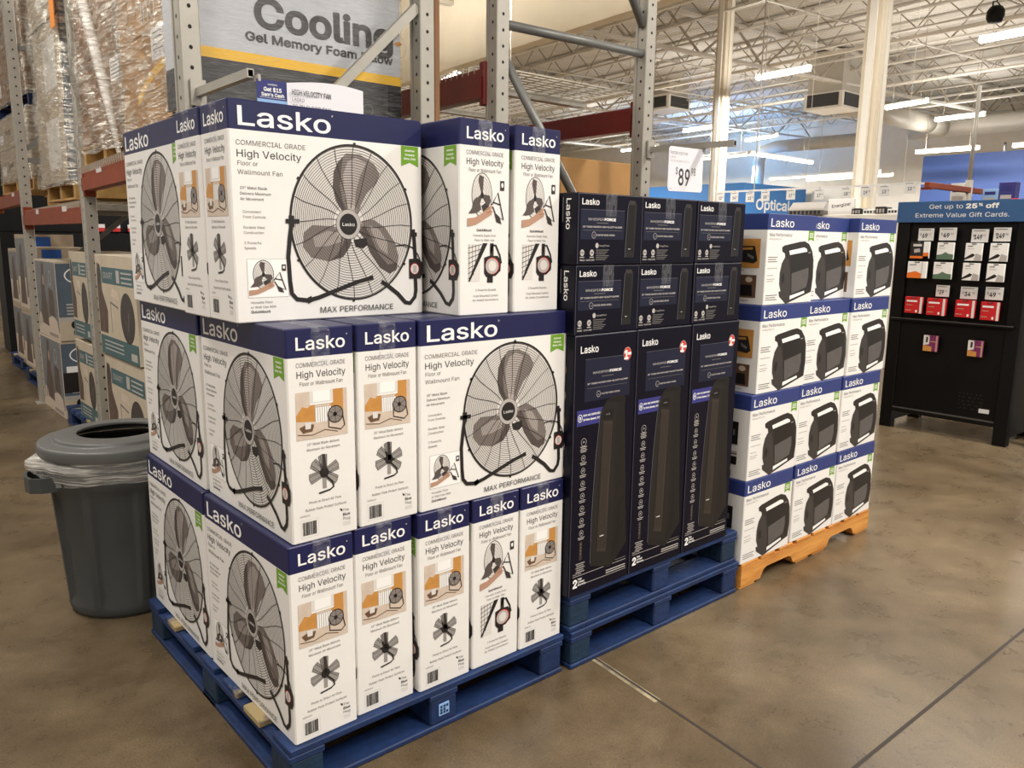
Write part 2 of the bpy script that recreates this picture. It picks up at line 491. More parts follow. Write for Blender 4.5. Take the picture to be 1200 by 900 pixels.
# ------------------------------------------------------------------ lettering (own glyph outlines)
GL = {
    'A': (480, [16,0,201,509,276,509,463,0,395,0,264,372,232,478,245,478,191,302,85,0], [110,142,110,199,370,199,370,142]),
    'B': (456, [60,0,60,509,241,509,289,504,329,491,359,469,381,442,394,410,398,374,395,344,387,320,373,301,356,286,315,267,315,262,339,257,363,245,385,227,402,203,414,173,418,136,413,100,400,67,377,39,344,18,301,4,247,0], [125,57,245,57,296,63,330,80,349,105,355,137,352,161,342,184,327,203,306,218,279,228,248,231,125,231], [125,285,238,285,265,288,288,296,308,309,323,326,333,348,336,372,330,403,313,429,283,446,240,452,125,452]),
    'C': (510, [267,-7,205,1,150,25,104,63,70,115,48,179,40,254,48,329,70,393,104,445,150,484,205,508,267,516,305,513,340,504,373,490,402,471,427,447,448,418,463,385,473,348,408,348,401,373,375,413,337,440,315,449,267,456,223,450,184,432,150,403,125,364,109,314,103,254,109,194,125,145,151,105,184,76,223,59,267,53,315,60,357,81,375,96,401,136,408,160,473,160,463,124,448,91,428,62,402,38,373,19,341,5,305,-4]),
    'D': (502, [219,0,96,0,96,57,215,57,272,63,318,81,354,110,379,149,394,198,399,255,394,312,379,361,354,399,320,428,275,446,221,452,93,452,93,509,225,509,294,501,353,478,399,441,433,391,455,329,462,255,455,181,433,119,398,68,351,31,291,8], [125,509,125,0,60,0,60,509]),
    'E': (419, [60,0,60,509,372,509,372,452,125,452,125,286,355,286,355,229,125,229,125,57,375,57,375,0]),
    'F': (410, [60,0,60,509,369,509,369,452,125,452,125,278,346,278,346,221,125,221,125,0]),
    'G': (520, [269,-7,205,1,149,25,104,64,69,116,47,179,40,254,47,329,69,393,103,445,149,484,203,508,265,516,304,513,340,504,374,489,403,469,429,445,449,416,465,384,474,349,408,349,387,393,356,427,337,439,291,454,265,456,222,450,183,432,150,404,125,364,109,314,103,254,109,194,125,145,151,105,184,76,224,59,269,53,309,57,345,71,374,93,396,123,410,160,415,202,434,199,283,199,283,256,478,256,478,200,471,141,451,91,419,50,377,19,326,0]),
    'H': (517, [60,0,60,509,125,509,125,289,392,289,392,509,457,509,457,0,392,0,392,232,125,232,125,0]),
    'I': (300, [31,0,31,57,118,57,118,452,31,452,31,509,269,509,269,452,183,452,183,57,269,57,269,0]),
    'J': (396, [185,-7,124,3,75,33,44,81,33,145,33,173,98,173,98,145,104,104,122,74,149,56,185,50,220,56,248,74,266,104,272,145,272,509,336,509,336,145,326,81,294,33,246,3]),
    'K': (467, [104,145,104,216,212,344,364,509,448,509,231,276], [60,0,60,509,125,509,125,0], [372,0,188,259,228,309,449,0]),
    'L': (393, [60,0,60,509,125,509,125,57,361,57,361,0]),
    'M': (628, [60,0,60,509,152,509,322,49,307,49,352,187,476,509,568,509,568,0,504,0,507,457,513,457,456,291,342,0,286,0,112,457,119,457,122,0]),
    'N': (523, [60,0,60,509,136,509,388,107,414,55,405,54,399,195,399,509,463,509,463,0,387,0,108,452,119,454,125,291,125,0]),
    'O': (533, [267,-7,205,1,150,25,105,63,70,115,48,179,40,254,48,329,70,393,105,445,150,484,205,508,267,516,329,508,384,484,429,445,464,393,486,329,493,254,486,179,464,115,429,63,384,25,329,1], [267,53,310,59,349,76,383,105,408,144,425,194,430,254,425,314,408,365,383,404,349,433,310,450,267,456,223,450,184,433,151,404,125,364,109,314,103,254,109,194,125,144,151,105,184,76,223,59]),
    'P': (445, [60,0,60,509,235,509,289,503,332,487,366,462,390,430,404,391,409,348,404,304,390,265,366,233,332,207,289,191,235,186,109,186,109,242,233,242,269,246,297,256,318,272,333,294,342,319,342,376,333,402,318,423,297,439,268,449,232,452,125,452,125,0]),
    'Q': (533, [245,159,313,159,468,-48,401,-48], [267,-7,205,1,150,25,105,63,70,115,48,179,40,254,48,329,70,393,105,445,150,484,205,508,267,516,329,508,384,484,429,445,464,393,486,329,493,254,486,179,464,115,429,63,384,25,329,1], [267,53,310,59,349,76,383,105,408,144,425,194,430,254,425,314,408,365,383,404,349,433,310,450,267,456,223,450,184,433,151,404,125,364,109,314,103,254,109,194,125,144,151,105,184,76,223,59]),
    'R': (449, [60,0,60,509,236,509,290,504,333,489,367,465,390,433,405,395,409,352,405,309,390,271,367,240,333,217,289,203,236,198,96,198,96,255,234,255,269,258,298,267,319,281,334,300,342,324,345,352,342,380,334,405,319,425,298,440,269,449,233,452,125,452,125,0], [353,0,230,229,303,229,428,0]),
    'S': (447, [224,-9,172,-4,128,9,91,31,64,60,46,96,38,137,104,137,110,110,123,88,142,71,166,59,194,52,224,49,257,52,286,60,311,74,329,92,341,114,346,139,342,161,332,179,296,205,184,239,128,260,86,289,60,326,52,372,58,413,75,448,102,476,138,498,180,511,227,516,275,511,316,498,351,476,377,449,394,415,401,378,337,378,326,412,302,437,267,453,225,459,194,456,167,448,145,435,129,418,118,398,115,376,119,352,131,334,148,319,212,293,312,264,359,238,379,220,395,198,405,171,408,139,403,99,386,64,360,34,323,11,278,-4]),
    'T': (449, [32,452,32,509,417,509,417,452,257,452,257,0,193,0,193,452]),
    'U': (517, [259,-8,203,-2,154,15,114,43,85,80,66,124,60,173,60,509,124,509,124,178,128,144,141,113,160,87,187,68,220,56,259,52,298,56,331,68,357,87,377,113,389,144,393,178,393,509,457,509,457,173,451,124,433,80,403,43,363,15,315,-2]),
    'V': (480, [204,0,16,509,84,509,248,31,235,31,290,206,395,509,463,509,278,0]),
    'W': (686, [155,0,16,509,82,509,197,40,189,40,224,196,306,509,380,509,497,40,488,40,523,196,603,509,670,509,530,0,455,0,351,391,336,475,350,475,318,323,230,0]),
    'X': (474, [18,0,217,284,217,236,29,509,104,509,233,312,243,292,232,292,298,400,374,509,446,509,259,239,259,287,456,0,382,0,230,231,244,231,182,129,91,0]),
    'Y': (472, [203,0,203,208,16,509,91,509,222,292,250,230,224,230,251,293,381,509,455,509,268,208,268,0]),
    'Z': (438, [42,0,42,46,341,476,348,454,40,452,40,509,397,509,397,462,97,33,90,54,399,57,399,0]),
    'a': (389, [137,-7,115,-3,76,15,60,29,38,63,32,84,32,128,43,161,64,184,108,206,257,231,271,240,276,255,272,285,260,307,240,322,212,330,178,330,137,316,110,292,100,274,41,291,51,313,79,346,114,368,153,380,208,384,255,375,300,350,322,320,330,301,337,251,337,0,277,0,277,52,272,52,242,16,215,1,181,-7], [192,47,211,51,242,68,263,93,274,122,276,190,134,159,103,139,93,118,93,93,102,72,119,57,142,48]),
    'b': (424, [229,-8,198,-5,172,4,138,31,118,59,112,59,112,0,53,0,53,509,114,509,114,319,118,319,137,346,171,373,197,381,229,384,274,378,313,361,345,332,370,293,385,245,390,189,385,133,370,84,346,45,313,16,274,-2], [220,47,253,51,279,66,301,88,316,117,325,151,328,189,325,227,316,261,301,290,280,311,253,325,220,330,188,325,161,312,140,291,125,263,116,229,113,189,116,150,125,115,140,86,162,65,188,51]),
    'c': (396, [207,-8,159,-2,117,16,82,46,56,85,40,133,34,187,40,243,56,291,82,330,117,360,159,378,207,384,234,383,284,368,324,341,353,301,362,277,303,262,281,301,257,319,226,329,207,330,173,325,145,310,124,287,108,258,99,224,96,187,99,151,108,117,124,89,145,66,173,51,207,46,243,52,271,66,292,89,304,117,363,102,354,78,341,56,325,37,306,21,261,-1]),
    'd': (424, [195,-8,151,-2,111,16,79,45,55,84,39,133,34,189,39,245,55,293,79,332,112,361,151,378,196,384,228,381,253,373,287,346,306,319,311,319,311,509,372,509,372,0,313,0,313,59,307,59,287,31,252,4,227,-5], [205,47,236,51,263,65,284,86,299,115,309,150,312,189,309,229,300,263,284,291,263,312,237,325,205,330,172,325,145,311,124,290,108,261,99,227,96,189,99,151,109,117,124,88,145,66,172,51]),
    'e': (404, [212,-8,161,-2,117,16,82,46,56,85,40,132,34,187,39,242,55,290,81,329,115,359,157,378,205,384,236,382,266,374,294,361,319,341,341,315,357,282,368,242,371,169,75,169,75,221,338,221,310,202,307,237,298,269,283,294,263,314,237,326,205,330,173,326,146,313,125,294,109,270,99,241,96,178,100,139,110,106,128,80,151,61,179,50,212,46,254,53,271,61,297,88,306,105,365,91,353,63,335,39,311,19,283,4,249,-5]),
    'f': (254, [228,379,228,327,6,327,6,379], [81,0,81,432,84,461,96,486,113,505,135,519,161,527,222,527,243,521,227,468,195,474,171,470,154,460,145,443,142,419,142,0]),
    'g': (425, [207,-151,168,-148,134,-140,105,-127,82,-110,64,-91,51,-69,101,-41,136,-78,154,-88,178,-95,207,-97,249,-92,282,-75,304,-47,311,-6,311,68,306,68,287,41,252,16,227,8,195,5,152,10,113,27,80,53,55,90,39,136,34,191,39,246,55,293,80,332,112,361,152,378,196,384,228,382,253,373,288,346,308,319,313,319,313,379,372,379,372,-9,367,-54,350,-90,324,-117,291,-136,251,-147], [205,59,237,63,264,75,285,95,300,121,309,154,312,193,309,231,300,264,285,291,264,312,237,325,205,330,172,325,145,312,124,290,109,262,99,229,96,193,99,155,109,123,124,96,145,76,172,63]),
    'h': (410, [114,227,114,0,53,0,53,509,114,509,114,287,102,287,124,332,152,362,187,379,227,384,264,380,295,369,321,349,341,321,353,285,357,240,357,0,296,0,296,235,290,275,273,304,246,323,210,329,184,326,161,317,141,303,126,283,117,257]),
    'i': (167, [53,0,53,379,114,379,114,0], [84,443,67,446,54,455,44,468,41,483,44,499,54,512,67,521,84,524,100,521,114,512,123,499,126,483,123,468,114,455,100,446]),
    'j': (167, [53,379,114,379,114,-30,111,-63,102,-90,86,-113,65,-129,37,-139,-10,-143,-10,-87,25,-83,40,-72,50,-54,53,-29], [83,443,67,446,53,455,44,468,41,483,44,499,53,512,67,521,83,524,100,521,114,512,123,499,126,483,123,468,114,455,100,446]),
    'k': (381, [110,137,110,212,121,212,284,379,360,379,184,199,177,199], [53,0,53,509,114,509,114,0], [294,0,148,186,191,229,372,0]),
    'l': (189, [101,3,74,20,58,47,53,84,53,509,114,509,115,77,120,62,130,54,170,54,181,3,151,-2]),
    'm': (610, [53,0,53,379,112,379,112,295,108,295,118,323,132,346,151,363,172,376,195,384,219,386,257,380,287,361,309,331,321,295,312,295,322,321,337,343,357,361,381,375,407,383,437,386,468,383,497,372,522,354,541,328,553,296,557,255,557,0,496,0,496,254,490,289,473,313,447,326,419,330,395,328,374,320,358,307,345,290,338,270,335,247,335,0,274,0,274,260,269,288,253,311,229,326,199,330,178,328,158,320,140,307,126,289,117,266,114,238,114,0]),
    'n': (410, [114,227,114,0,53,0,53,379,112,379,112,287,102,287,124,332,152,362,187,379,227,384,264,380,295,369,321,349,341,321,353,285,357,240,357,0,296,0,296,235,290,275,273,304,246,323,210,329,184,326,161,317,141,303,126,283,117,257]),
    'o': (415, [207,-8,174,-5,144,3,117,16,93,35,72,58,56,85,44,116,37,150,34,187,37,225,44,260,56,291,72,318,93,341,117,360,144,374,174,382,241,382,271,374,299,360,323,341,343,318,359,291,371,260,379,225,379,150,371,116,359,85,343,58,323,35,299,16,271,3,241,-5], [207,46,252,55,270,66,298,97,314,139,319,187,314,236,298,278,285,296,270,310,252,321,231,328,184,328,163,321,145,310,130,296,108,258,98,212,98,163,108,117,130,80,145,66,163,55]),
    'p': (424, [53,-143,53,379,112,379,112,319,118,319,137,346,171,373,197,381,229,384,274,378,313,361,345,332,370,293,385,245,390,189,385,133,370,84,346,45,313,16,274,-2,229,-8,198,-5,173,4,138,31,118,59,114,59,114,-143], [220,47,253,51,279,66,301,88,316,117,325,151,328,189,325,227,316,261,301,290,280,311,253,325,220,330,188,325,161,312,140,291,125,263,116,229,113,189,116,150,125,115,140,86,162,65,188,51]),
    'q': (424, [372,-143,311,-143,311,59,306,59,287,31,252,4,227,-5,195,-8,151,-2,111,16,79,45,55,84,39,133,34,189,39,245,55,293,79,332,112,361,151,378,196,384,228,381,253,373,287,346,307,319,313,319,313,379,372,379], [205,47,236,51,263,65,284,86,299,115,309,150,312,189,309,229,300,263,284,291,263,312,237,325,205,330,172,325,145,311,124,290,108,261,99,227,96,189,99,151,109,117,124,88,145,66,172,51]),
    'r': (259, [53,0,53,379,112,379,112,321,130,347,152,367,181,380,243,384,243,322,207,326,182,323,159,315,140,301,126,284,117,262,114,237,114,0]),
    's': (365, [157,-7,112,3,76,24,50,54,41,73,36,94,94,107,101,87,111,72,124,60,160,47,206,47,227,53,244,62,258,74,265,88,268,103,262,126,243,144,118,180,92,192,72,208,58,227,50,249,47,274,49,295,55,314,65,332,95,360,137,378,161,383,212,383,254,372,286,352,309,324,324,290,268,277,254,304,243,316,210,331,166,331,147,326,131,317,111,292,110,264,124,243,152,229,261,200,287,187,306,171,320,153,328,131,331,107,329,85,323,65,298,31,260,6,210,-7]),
    't': (227, [204,379,204,327,6,327,6,379], [65,471,126,471,128,76,136,61,150,53,202,54,213,2,168,-4,125,2,92,21,72,52,65,93]),
    'u': (410, [182,-5,146,-1,115,11,89,31,69,59,57,95,53,139,53,379,114,379,114,144,119,105,137,75,164,56,200,50,226,53,249,62,268,77,283,97,293,122,296,153,296,379,357,379,357,0,298,0,298,92,307,92,286,47,257,17,222,0]),
    'v': (389, [163,0,17,379,84,379,187,87,206,21,184,21,224,155,305,379,371,379,226,0]),
    'w': (567, [138,0,23,379,87,379,165,91,175,41,165,41,206,214,252,379,316,379,392,91,402,41,391,41,434,214,480,379,545,379,429,0,368,0,277,338,291,338,248,172,199,0]),
    'x': (379, [21,0,171,218,171,171,29,379,100,379,207,206,175,206,233,306,282,379,352,379,209,169,209,214,358,0,287,0,173,182,205,182,148,85,91,0]),
    'y': (389, [47,-139,61,-86,88,-90,104,-89,118,-84,130,-74,151,-36,163,-1,17,379,84,379,187,87,206,21,184,21,224,155,305,379,371,379,204,-58,177,-107,159,-124,139,-136,117,-143]),
    'z': (380, [42,0,42,46,254,320,48,323,48,379,333,379,333,331,126,60,126,56,339,56,339,0]),
    '0': (453, [227,-7,174,1,130,24,95,62,69,113,53,178,48,254,53,330,69,395,95,447,130,484,174,508,227,516,279,508,323,484,358,447,384,395,400,330,405,254,400,178,384,113,359,62,323,24,279,1], [227,50,261,56,290,74,313,103,330,144,340,194,344,254,340,314,330,365,313,405,290,435,261,453,227,460,192,453,163,435,140,405,123,365,113,314,109,254,113,194,123,144,140,103,163,74,192,56]),
    '1': (453, [76,0,76,55,391,55,391,0], [276,509,276,0,212,0,212,448,86,358,86,427,198,509]),
    '2': (453, [64,0,64,47,282,282,311,327,318,348,320,371,317,397,308,419,293,436,273,449,250,457,224,460,196,457,172,447,153,433,139,413,130,390,127,362,66,362,71,405,86,442,111,473,143,496,182,511,225,516,268,511,306,497,337,474,361,445,376,411,381,372,371,318,357,290,336,259,267,180,153,60,389,57,389,0]),
    '3': (453, [218,-7,173,-3,133,10,98,30,70,57,52,91,44,132,109,132,115,107,126,87,144,71,165,59,191,52,219,50,248,53,275,61,297,74,315,93,325,116,329,145,326,172,316,196,299,217,275,234,242,244,201,248,157,248,157,299,288,448,288,452,70,452,70,509,372,509,372,461,211,278,211,289,264,288,308,276,344,253,371,222,387,186,393,145,387,103,370,66,344,36,309,12,266,-2]),
    '4': (453, [40,105,40,158,247,509,311,509,109,166,413,163,413,105], [282,0,282,318,343,318,343,0]),
    '5': (453, [221,-7,178,-2,140,11,108,32,83,60,66,93,60,130,122,130,127,108,138,89,154,73,173,60,196,52,221,50,250,53,276,64,298,82,314,104,324,131,328,162,324,193,314,221,297,244,275,262,248,273,218,277,192,275,145,258,128,246,67,253,96,509,366,509,366,452,151,452,134,301,155,315,178,325,229,334,263,330,294,321,321,306,345,285,364,260,379,231,388,199,391,163,385,117,369,76,343,41,309,15,268,-1]),
    '6': (453, [226,-7,182,-1,142,15,109,40,84,74,69,115,64,162,68,199,80,239,102,285,252,509,322,509,151,261,145,261,165,288,179,299,214,312,235,314,278,309,316,295,346,271,370,240,384,201,389,157,384,112,368,73,343,39,310,14,271,-2], [226,48,254,52,279,63,299,79,314,101,324,128,327,157,324,187,314,213,299,235,279,251,254,262,226,265,198,262,174,252,153,235,138,214,128,188,125,158,128,128,138,102,153,79,174,63,198,52]),
    '7': (453, [97,0,323,452,62,452,62,509,391,509,391,449,165,0]),
    '8': (453, [226,-7,178,-2,136,11,101,33,74,62,57,96,52,135,55,166,65,195,81,220,101,241,125,256,153,265,119,282,93,308,76,342,70,380,75,417,90,450,114,477,146,498,184,511,226,516,269,511,306,498,337,477,361,450,377,417,382,380,376,342,359,308,333,282,300,267,327,256,351,241,372,220,387,195,397,166,401,135,395,96,378,62,352,33,317,11,275,-2], [226,49,258,52,285,60,307,74,323,91,333,113,337,139,333,165,322,189,305,208,283,223,256,232,226,235,196,232,169,223,147,208,130,189,119,165,115,139,119,113,129,91,145,74,167,60,195,52], [252,292,274,300,293,313,307,330,316,351,319,376,316,399,308,420,294,437,275,449,252,457,226,460,200,457,177,449,159,437,145,420,136,399,133,376,136,351,145,330,159,313,178,300,201,292]),
    '9': (453, [226,516,271,510,310,494,343,468,368,434,384,393,389,347,385,309,373,270,350,224,315,168,200,0,130,0,301,248,307,248,287,221,257,202,238,196,175,199,137,214,106,237,83,269,68,307,64,352,69,397,85,436,110,469,143,494,182,510], [226,460,199,457,174,446,154,429,138,407,129,381,125,352,129,322,138,295,154,274,174,257,199,247,226,243,254,247,279,257,299,273,314,295,324,321,327,350,324,381,314,407,299,429,279,446,254,457]),
    '$': (447, [202,-74,202,583,244,583,244,-74], [224,-9,172,-4,128,9,91,31,64,60,46,96,38,137,104,137,110,110,123,88,142,71,166,59,194,52,224,49,257,52,286,60,311,74,329,92,341,114,346,139,342,161,332,179,296,205,184,239,128,260,86,289,60,326,52,372,58,413,75,448,102,476,138,498,180,511,227,516,275,511,316,498,351,476,377,449,394,415,401,378,337,378,326,412,302,437,267,453,225,459,194,456,167,448,145,435,129,418,118,398,115,376,119,352,131,334,148,319,212,293,312,264,359,238,379,220,395,198,405,171,408,139,403,99,386,64,360,34,323,11,278,-4]),
    '%': (676, [175,283,146,286,121,297,101,314,86,335,78,360,75,412,78,440,87,464,101,486,121,503,146,513,175,517,206,513,230,503,250,486,264,464,273,440,276,388,273,360,264,335,250,314,230,297,205,286], [175,327,198,332,212,346,221,365,221,435,213,454,198,468,175,473,153,468,138,454,130,435,127,388,130,365,138,346,153,332], [501,-10,471,-6,446,5,426,21,412,43,403,68,400,120,403,147,412,172,427,194,447,210,471,221,501,225,531,221,556,210,576,194,590,172,598,147,601,95,598,68,589,43,575,21,555,5,531,-6], [501,35,523,39,538,53,546,73,549,120,546,142,538,162,524,176,501,180,479,176,464,162,456,142,453,95,455,73,464,53,479,39], [132,0,482,509,540,509,191,0]),
    '.': (188, [95,-4,78,-1,63,9,53,24,50,41,53,59,63,73,78,83,95,87,113,83,128,73,138,59,141,41,138,24,128,9,113,-1]),
    ',': (188, [38,-119,68,71,137,71,84,-119]),
    '/': (249, [235,533,71,-76,14,-76,178,533]),
    '"': (321, [78,318,70,509,136,509,128,318], [193,318,185,509,250,509,243,318]),
    "'": (206, [78,318,70,509,136,509,128,318]),
    '&': (448, [197,-7,150,-2,110,12,78,34,54,62,39,96,34,133,37,163,47,189,63,213,140,279,237,352,255,375,262,405,258,427,245,445,226,457,201,461,184,459,168,453,155,444,145,431,139,416,139,380,155,346,438,0,364,0,102,319,87,344,78,370,75,398,79,430,91,458,109,481,134,499,165,510,200,513,235,510,266,499,290,482,308,459,320,433,324,404,322,382,305,342,275,308,128,195,110,174,100,154,97,131,100,108,109,87,124,70,143,57,166,49,193,46,223,50,251,59,278,75,301,95,321,121,336,151,346,186,349,224,408,224,405,180,397,144,385,115,333,47,305,23,271,7,234,-3]),
    '-': (453, [337,244,337,188,114,188,114,244]),
    '#': (440, [242,0,326,509,377,509,294,0], [10,140,19,192,400,192,391,140], [64,0,147,509,198,509,115,0], [40,316,49,368,429,368,421,316]),
    ':': (188, [95,-4,78,-1,63,9,53,24,50,41,53,59,63,73,78,83,95,87,113,83,128,73,138,59,141,41,138,24,128,9,113,-1], [95,271,78,274,63,284,53,299,50,316,53,334,63,349,78,359,95,362,113,359,128,349,138,334,141,316,138,299,128,284,113,274]),
    '!': (196, [67,160,63,509,132,509,128,160], [98,-4,81,-1,66,9,56,24,52,41,56,58,66,73,81,83,98,86,116,83,130,73,140,58,143,41,140,24,130,9,116,-1]),
    '+': (453, [198,34,198,364,255,364,255,34], [61,172,61,226,391,226,391,172]),
}

GC = {}
def area2(l):
    return sum(l[k - 1][0] * l[k][1] - l[k][0] * l[k - 1][1] for k in range(len(l)))
def winding(p, loops):
    w = 0
    for l in loops:
        for k in range(len(l)):
            (x1, y1), (x2, y2) = l[k - 1], l[k]
            if (y1 > p[1]) != (y2 > p[1]) and p[0] < (x2 - x1) * (p[1] - y1) / (y2 - y1) + x1:
                w += 1 if y2 > y1 else -1
    return w
def swell(l, h):
    """push an outline out by h (holes shrink, strokes get heavier)"""
    out = []
    n = len(l)
    for k in range(n):
        a, b, c = l[k - 1], l[k], l[(k + 1) % n]
        d1 = Vector((b[0] - a[0], b[1] - a[1])); d2 = Vector((c[0] - b[0], c[1] - b[1]))
        if d1.length < 1e-6 or d2.length < 1e-6:
            out.append(b)
            continue
        d1.normalize(); d2.normalize()
        n1 = Vector((d1.y, -d1.x)); n2 = Vector((d2.y, -d2.x))
        m = n1 + n2
        if m.length < 0.3:
            m = n1
        m.normalize()
        q = h / max(0.5, m.dot(n1))
        out.append((b[0] + m.x * q, b[1] + m.y * q))
    return out
def glyph(c, bold=0.0):
    """advance and filled groups (points, triangles) of one letter; outlines in thousandths of the type size"""
    key = (c, bold)
    if key in GC:
        return GC[key]
    g = GL[c]
    loops = [[(l[k] / 1000.0, l[k + 1] / 1000.0) for k in range(0, len(l), 2)] for l in g[1:]]
    big = max(loops, key=lambda l: abs(area2(l)))
    if area2(big) < 0:
        loops = [l[::-1] for l in loops]
    if bold:
        loops = [swell(l, bold * 0.48) for l in loops]
    vs, es = [], []
    for l in loops:
        b = len(vs)
        vs += [Vector(p) for p in l]
        es += [(b + k, b + (k + 1) % len(l)) for k in range(len(l))]
    ov, oe, of = delaunay_2d_cdt(vs, es, [], 0, 1e-5)[:3]
    flat = [(v.x, v.y) for v in ov]
    tris = []
    for q in of:
        cx = sum(flat[k][0] for k in q) / len(q)
        cy = sum(flat[k][1] for k in q) / len(q)
        if winding((cx, cy), loops):
            tris.append(tuple(q) if area2([flat[k] for k in q]) > 0 else tuple(reversed(q)))
    groups = [(flat, tris)]
    GC[key] = (g[0] / 1000.0, groups)
    return GC[key]

def text_width(s):
    return sum(0.21 if c == ' ' else glyph(c)[0] for c in s)

class Art:
    """flat printing on a face: origin O, axes U (right), V (up), normal N"""
    def __init__(s, mb, O, U, V, lift=0.0005, step=0.00018):
        s.mb, s.O, s.U, s.V = mb, Vector(O), Vector(U), Vector(V)
        s.N = s.U.cross(s.V)
        s.lift, s.step = lift, step
    def P(s, u, v, l):
        return s.O + s.U * u + s.V * v + s.N * (s.lift + s.step * l)
    def rect(s, u0, v0, u1, v1, m, l=0):
        s.mb.face([s.P(u0, v0, l), s.P(u1, v0, l), s.P(u1, v1, l), s.P(u0, v1, l)], m)
    def poly(s, pts, m, l=0):
        tr = tessellate_polygon([[Vector((a, b, 0)) for a, b in pts]])
        fs = []
        for t in tr:
            (ax, ay), (bx, by), (cx, cy) = pts[t[0]], pts[t[1]], pts[t[2]]
            fs.append(t if (bx - ax) * (cy - ay) - (cx - ax) * (by - ay) > 0 else t[::-1])
        s.mb.raw([s.P(a, b, l) for a, b in pts], fs, m)
    def disc(s, u, v, ru, rv, m, l=0, seg=24):
        s.mb.face([s.P(u + ru * math.cos(2 * math.pi * k / seg), v + rv * math.sin(2 * math.pi * k / seg), l) for k in range(seg)], m)
    def line(s, pts, w, m, l=0, closed=False):
        n = len(pts)
        vs = []
        for i, (x, y) in enumerate(pts):
            if closed:
                a, b = pts[i - 1], pts[(i + 1) % n]
            else:
                a, b = pts[max(i - 1, 0)], pts[min(i + 1, n - 1)]
            dx, dy = b[0] - a[0], b[1] - a[1]
            d = math.hypot(dx, dy) or 1e-9
            nx, ny = -dy / d * w / 2, dx / d * w / 2
            vs += [s.P(x - nx, y - ny, l), s.P(x + nx, y + ny, l)]
        fs = []
        for i in range(n if closed else n - 1):
            j = (i + 1) % n
            fs.append((2 * i, 2 * j, 2 * j + 1, 2 * i + 1))
        s.mb.raw(vs, fs, m)
    def ring(s, u, v, ru, rv, w, m, l=0, seg=48):
        s.line([(u + ru * math.cos(2 * math.pi * k / seg), v + rv * math.sin(2 * math.pi * k / seg)) for k in range(seg)], w, m, l, True)
    def text(s, t, u, v, cap, m, l=1, align='L', width=None, bold=0.0, ang=0.0):
        """cap = capital height in metres; width = stretch to this width"""
        k = cap / 0.60
        w0 = text_width(t) * k
        kx = k * (width / w0 if width else 1.0)
        wt = text_width(t) * kx
        x = {'L': 0, 'C': -wt / 2, 'R': -wt}[align]
        ca, sa = math.cos(ang), math.sin(ang)
        T = lambda a, b, g: s.P(u + a * ca - b * sa, v + a * sa + b * ca, l + 0.25 * g)
        for c in t:
            if c == ' ':
                x += 0.21 * kx
                continue
            adv, groups = glyph(c, bold)
            for gi, (flat, tris) in enumerate(groups):
                s.mb.raw([T(x + a * kx, b * k, gi) for a, b in flat], tris, m)
            x += adv * kx
        return wt

def face_art(mb, which, W, D, **kw):
    if which == 'front':
        return Art(mb, (-W / 2, -D / 2, 0), (1, 0, 0), (0, 0, 1), **kw)
    if which == 'back':
        return Art(mb, (W / 2, D / 2, 0), (-1, 0, 0), (0, 0, 1), **kw)
    if which == 'right':
        return Art(mb, (W / 2, -D / 2, 0), (0, 1, 0), (0, 0, 1), **kw)
    return Art(mb, (-W / 2, D / 2, 0), (0, -1, 0), (0, 0, 1), **kw)

def carton(mb, W, D, H, m_low, m_top=None, band=0.0, r=0.004):
    """shipping carton: softly crushed vertical corners, coloured band round the top"""
    m_top = m_top or m_low
    def ring(z, ins):
        a, b = W / 2 - ins, D / 2 - ins
        k = r
        return [(-a + k, -b, z), (a - k, -b, z), (a, -b + k, z), (a, b - k, z), (a - k, b, z), (-a + k, b, z), (-a, b - k, z), (-a, -b + k, z)]
    lv = [(0, 0.0025, m_low), (0.003, 0, m_low)]
    if band:
        lv.append((H - band, 0, m_low))
    lv += [(H - 0.003, 0, m_top), (H, 0.0025, m_top)]
    for i in range(len(lv) - 1):
        a, b = ring(*lv[i][:2]), ring(*lv[i + 1][:2])
        for k in range(8):
            j = (k + 1) % 8
            mb.face([a[k], a[j], b[j], b[k]], lv[i + 1][2])
    mb.face(list(reversed(ring(*lv[0][:2]))), m_low)
    mb.face(ring(*lv[-1][:2]), m_top)

def quad_map(TL, TR, BR, BL, W, H):
    """maps a point of a traced, skewed drawing to (u, v) on a W x H face"""
    def f(x, y):
        t = 0.5
        for _ in range(6):
            xl = TL[0] + (BL[0] - TL[0]) * t
            xr = TR[0] + (BR[0] - TR[0]) * t
            s = (x - xl) / (xr - xl)
            yt = TL[1] + (TR[1] - TL[1]) * s
            yb = BL[1] + (BR[1] - BL[1]) * s
            t = (y - yt) / (yb - yt)
        return (s * W, (1 - t) * H)
    return f

# ================================================================== setting
mb = MB()
mb.face([(-9, -8, 0), (36, -8, 0), (36, 42, 0), (-9, 42, 0)], 'floor')
struct(mb.build('floor'))
# saw-cut joints in the slab
mb = MB()
def strip(a, b, w, m, z=0.0012):
    a, b = Vector((a[0], a[1], z)), Vector((b[0], b[1], z))
    n = (b - a).normalized().cross(Vector((0, 0, 1))) * w / 2
    mb.face([a + n, b + n, b - n, a - n], m)
mat('joint_fill', (58, 52, 46), 0.9)
mat('joint_edge', (176, 162, 128), 0.8, rgb2=(110, 98, 80), scale=9)
strip((-6, -0.83), (12, -1.165), 0.012, 'joint_fill')
strip((1.26, 0.5), (1.03, -1.6), 0.010, 'joint_fill')
strip((1.245, 0.4), (1.16, -0.36), 0.030, 'joint_edge', 0.0006)
strip((-3.0, 6.45), (0.9, 6.05), 0.012, 'joint_fill')
struct(mb.build('trim_1'))

# roof deck and open-web joists
mb = MB()
mb.box(-9, 36.2, -8, 42, 7.55, 7.62, 'roof_deck')
struct(mb.build('ceiling', rz=0.0))

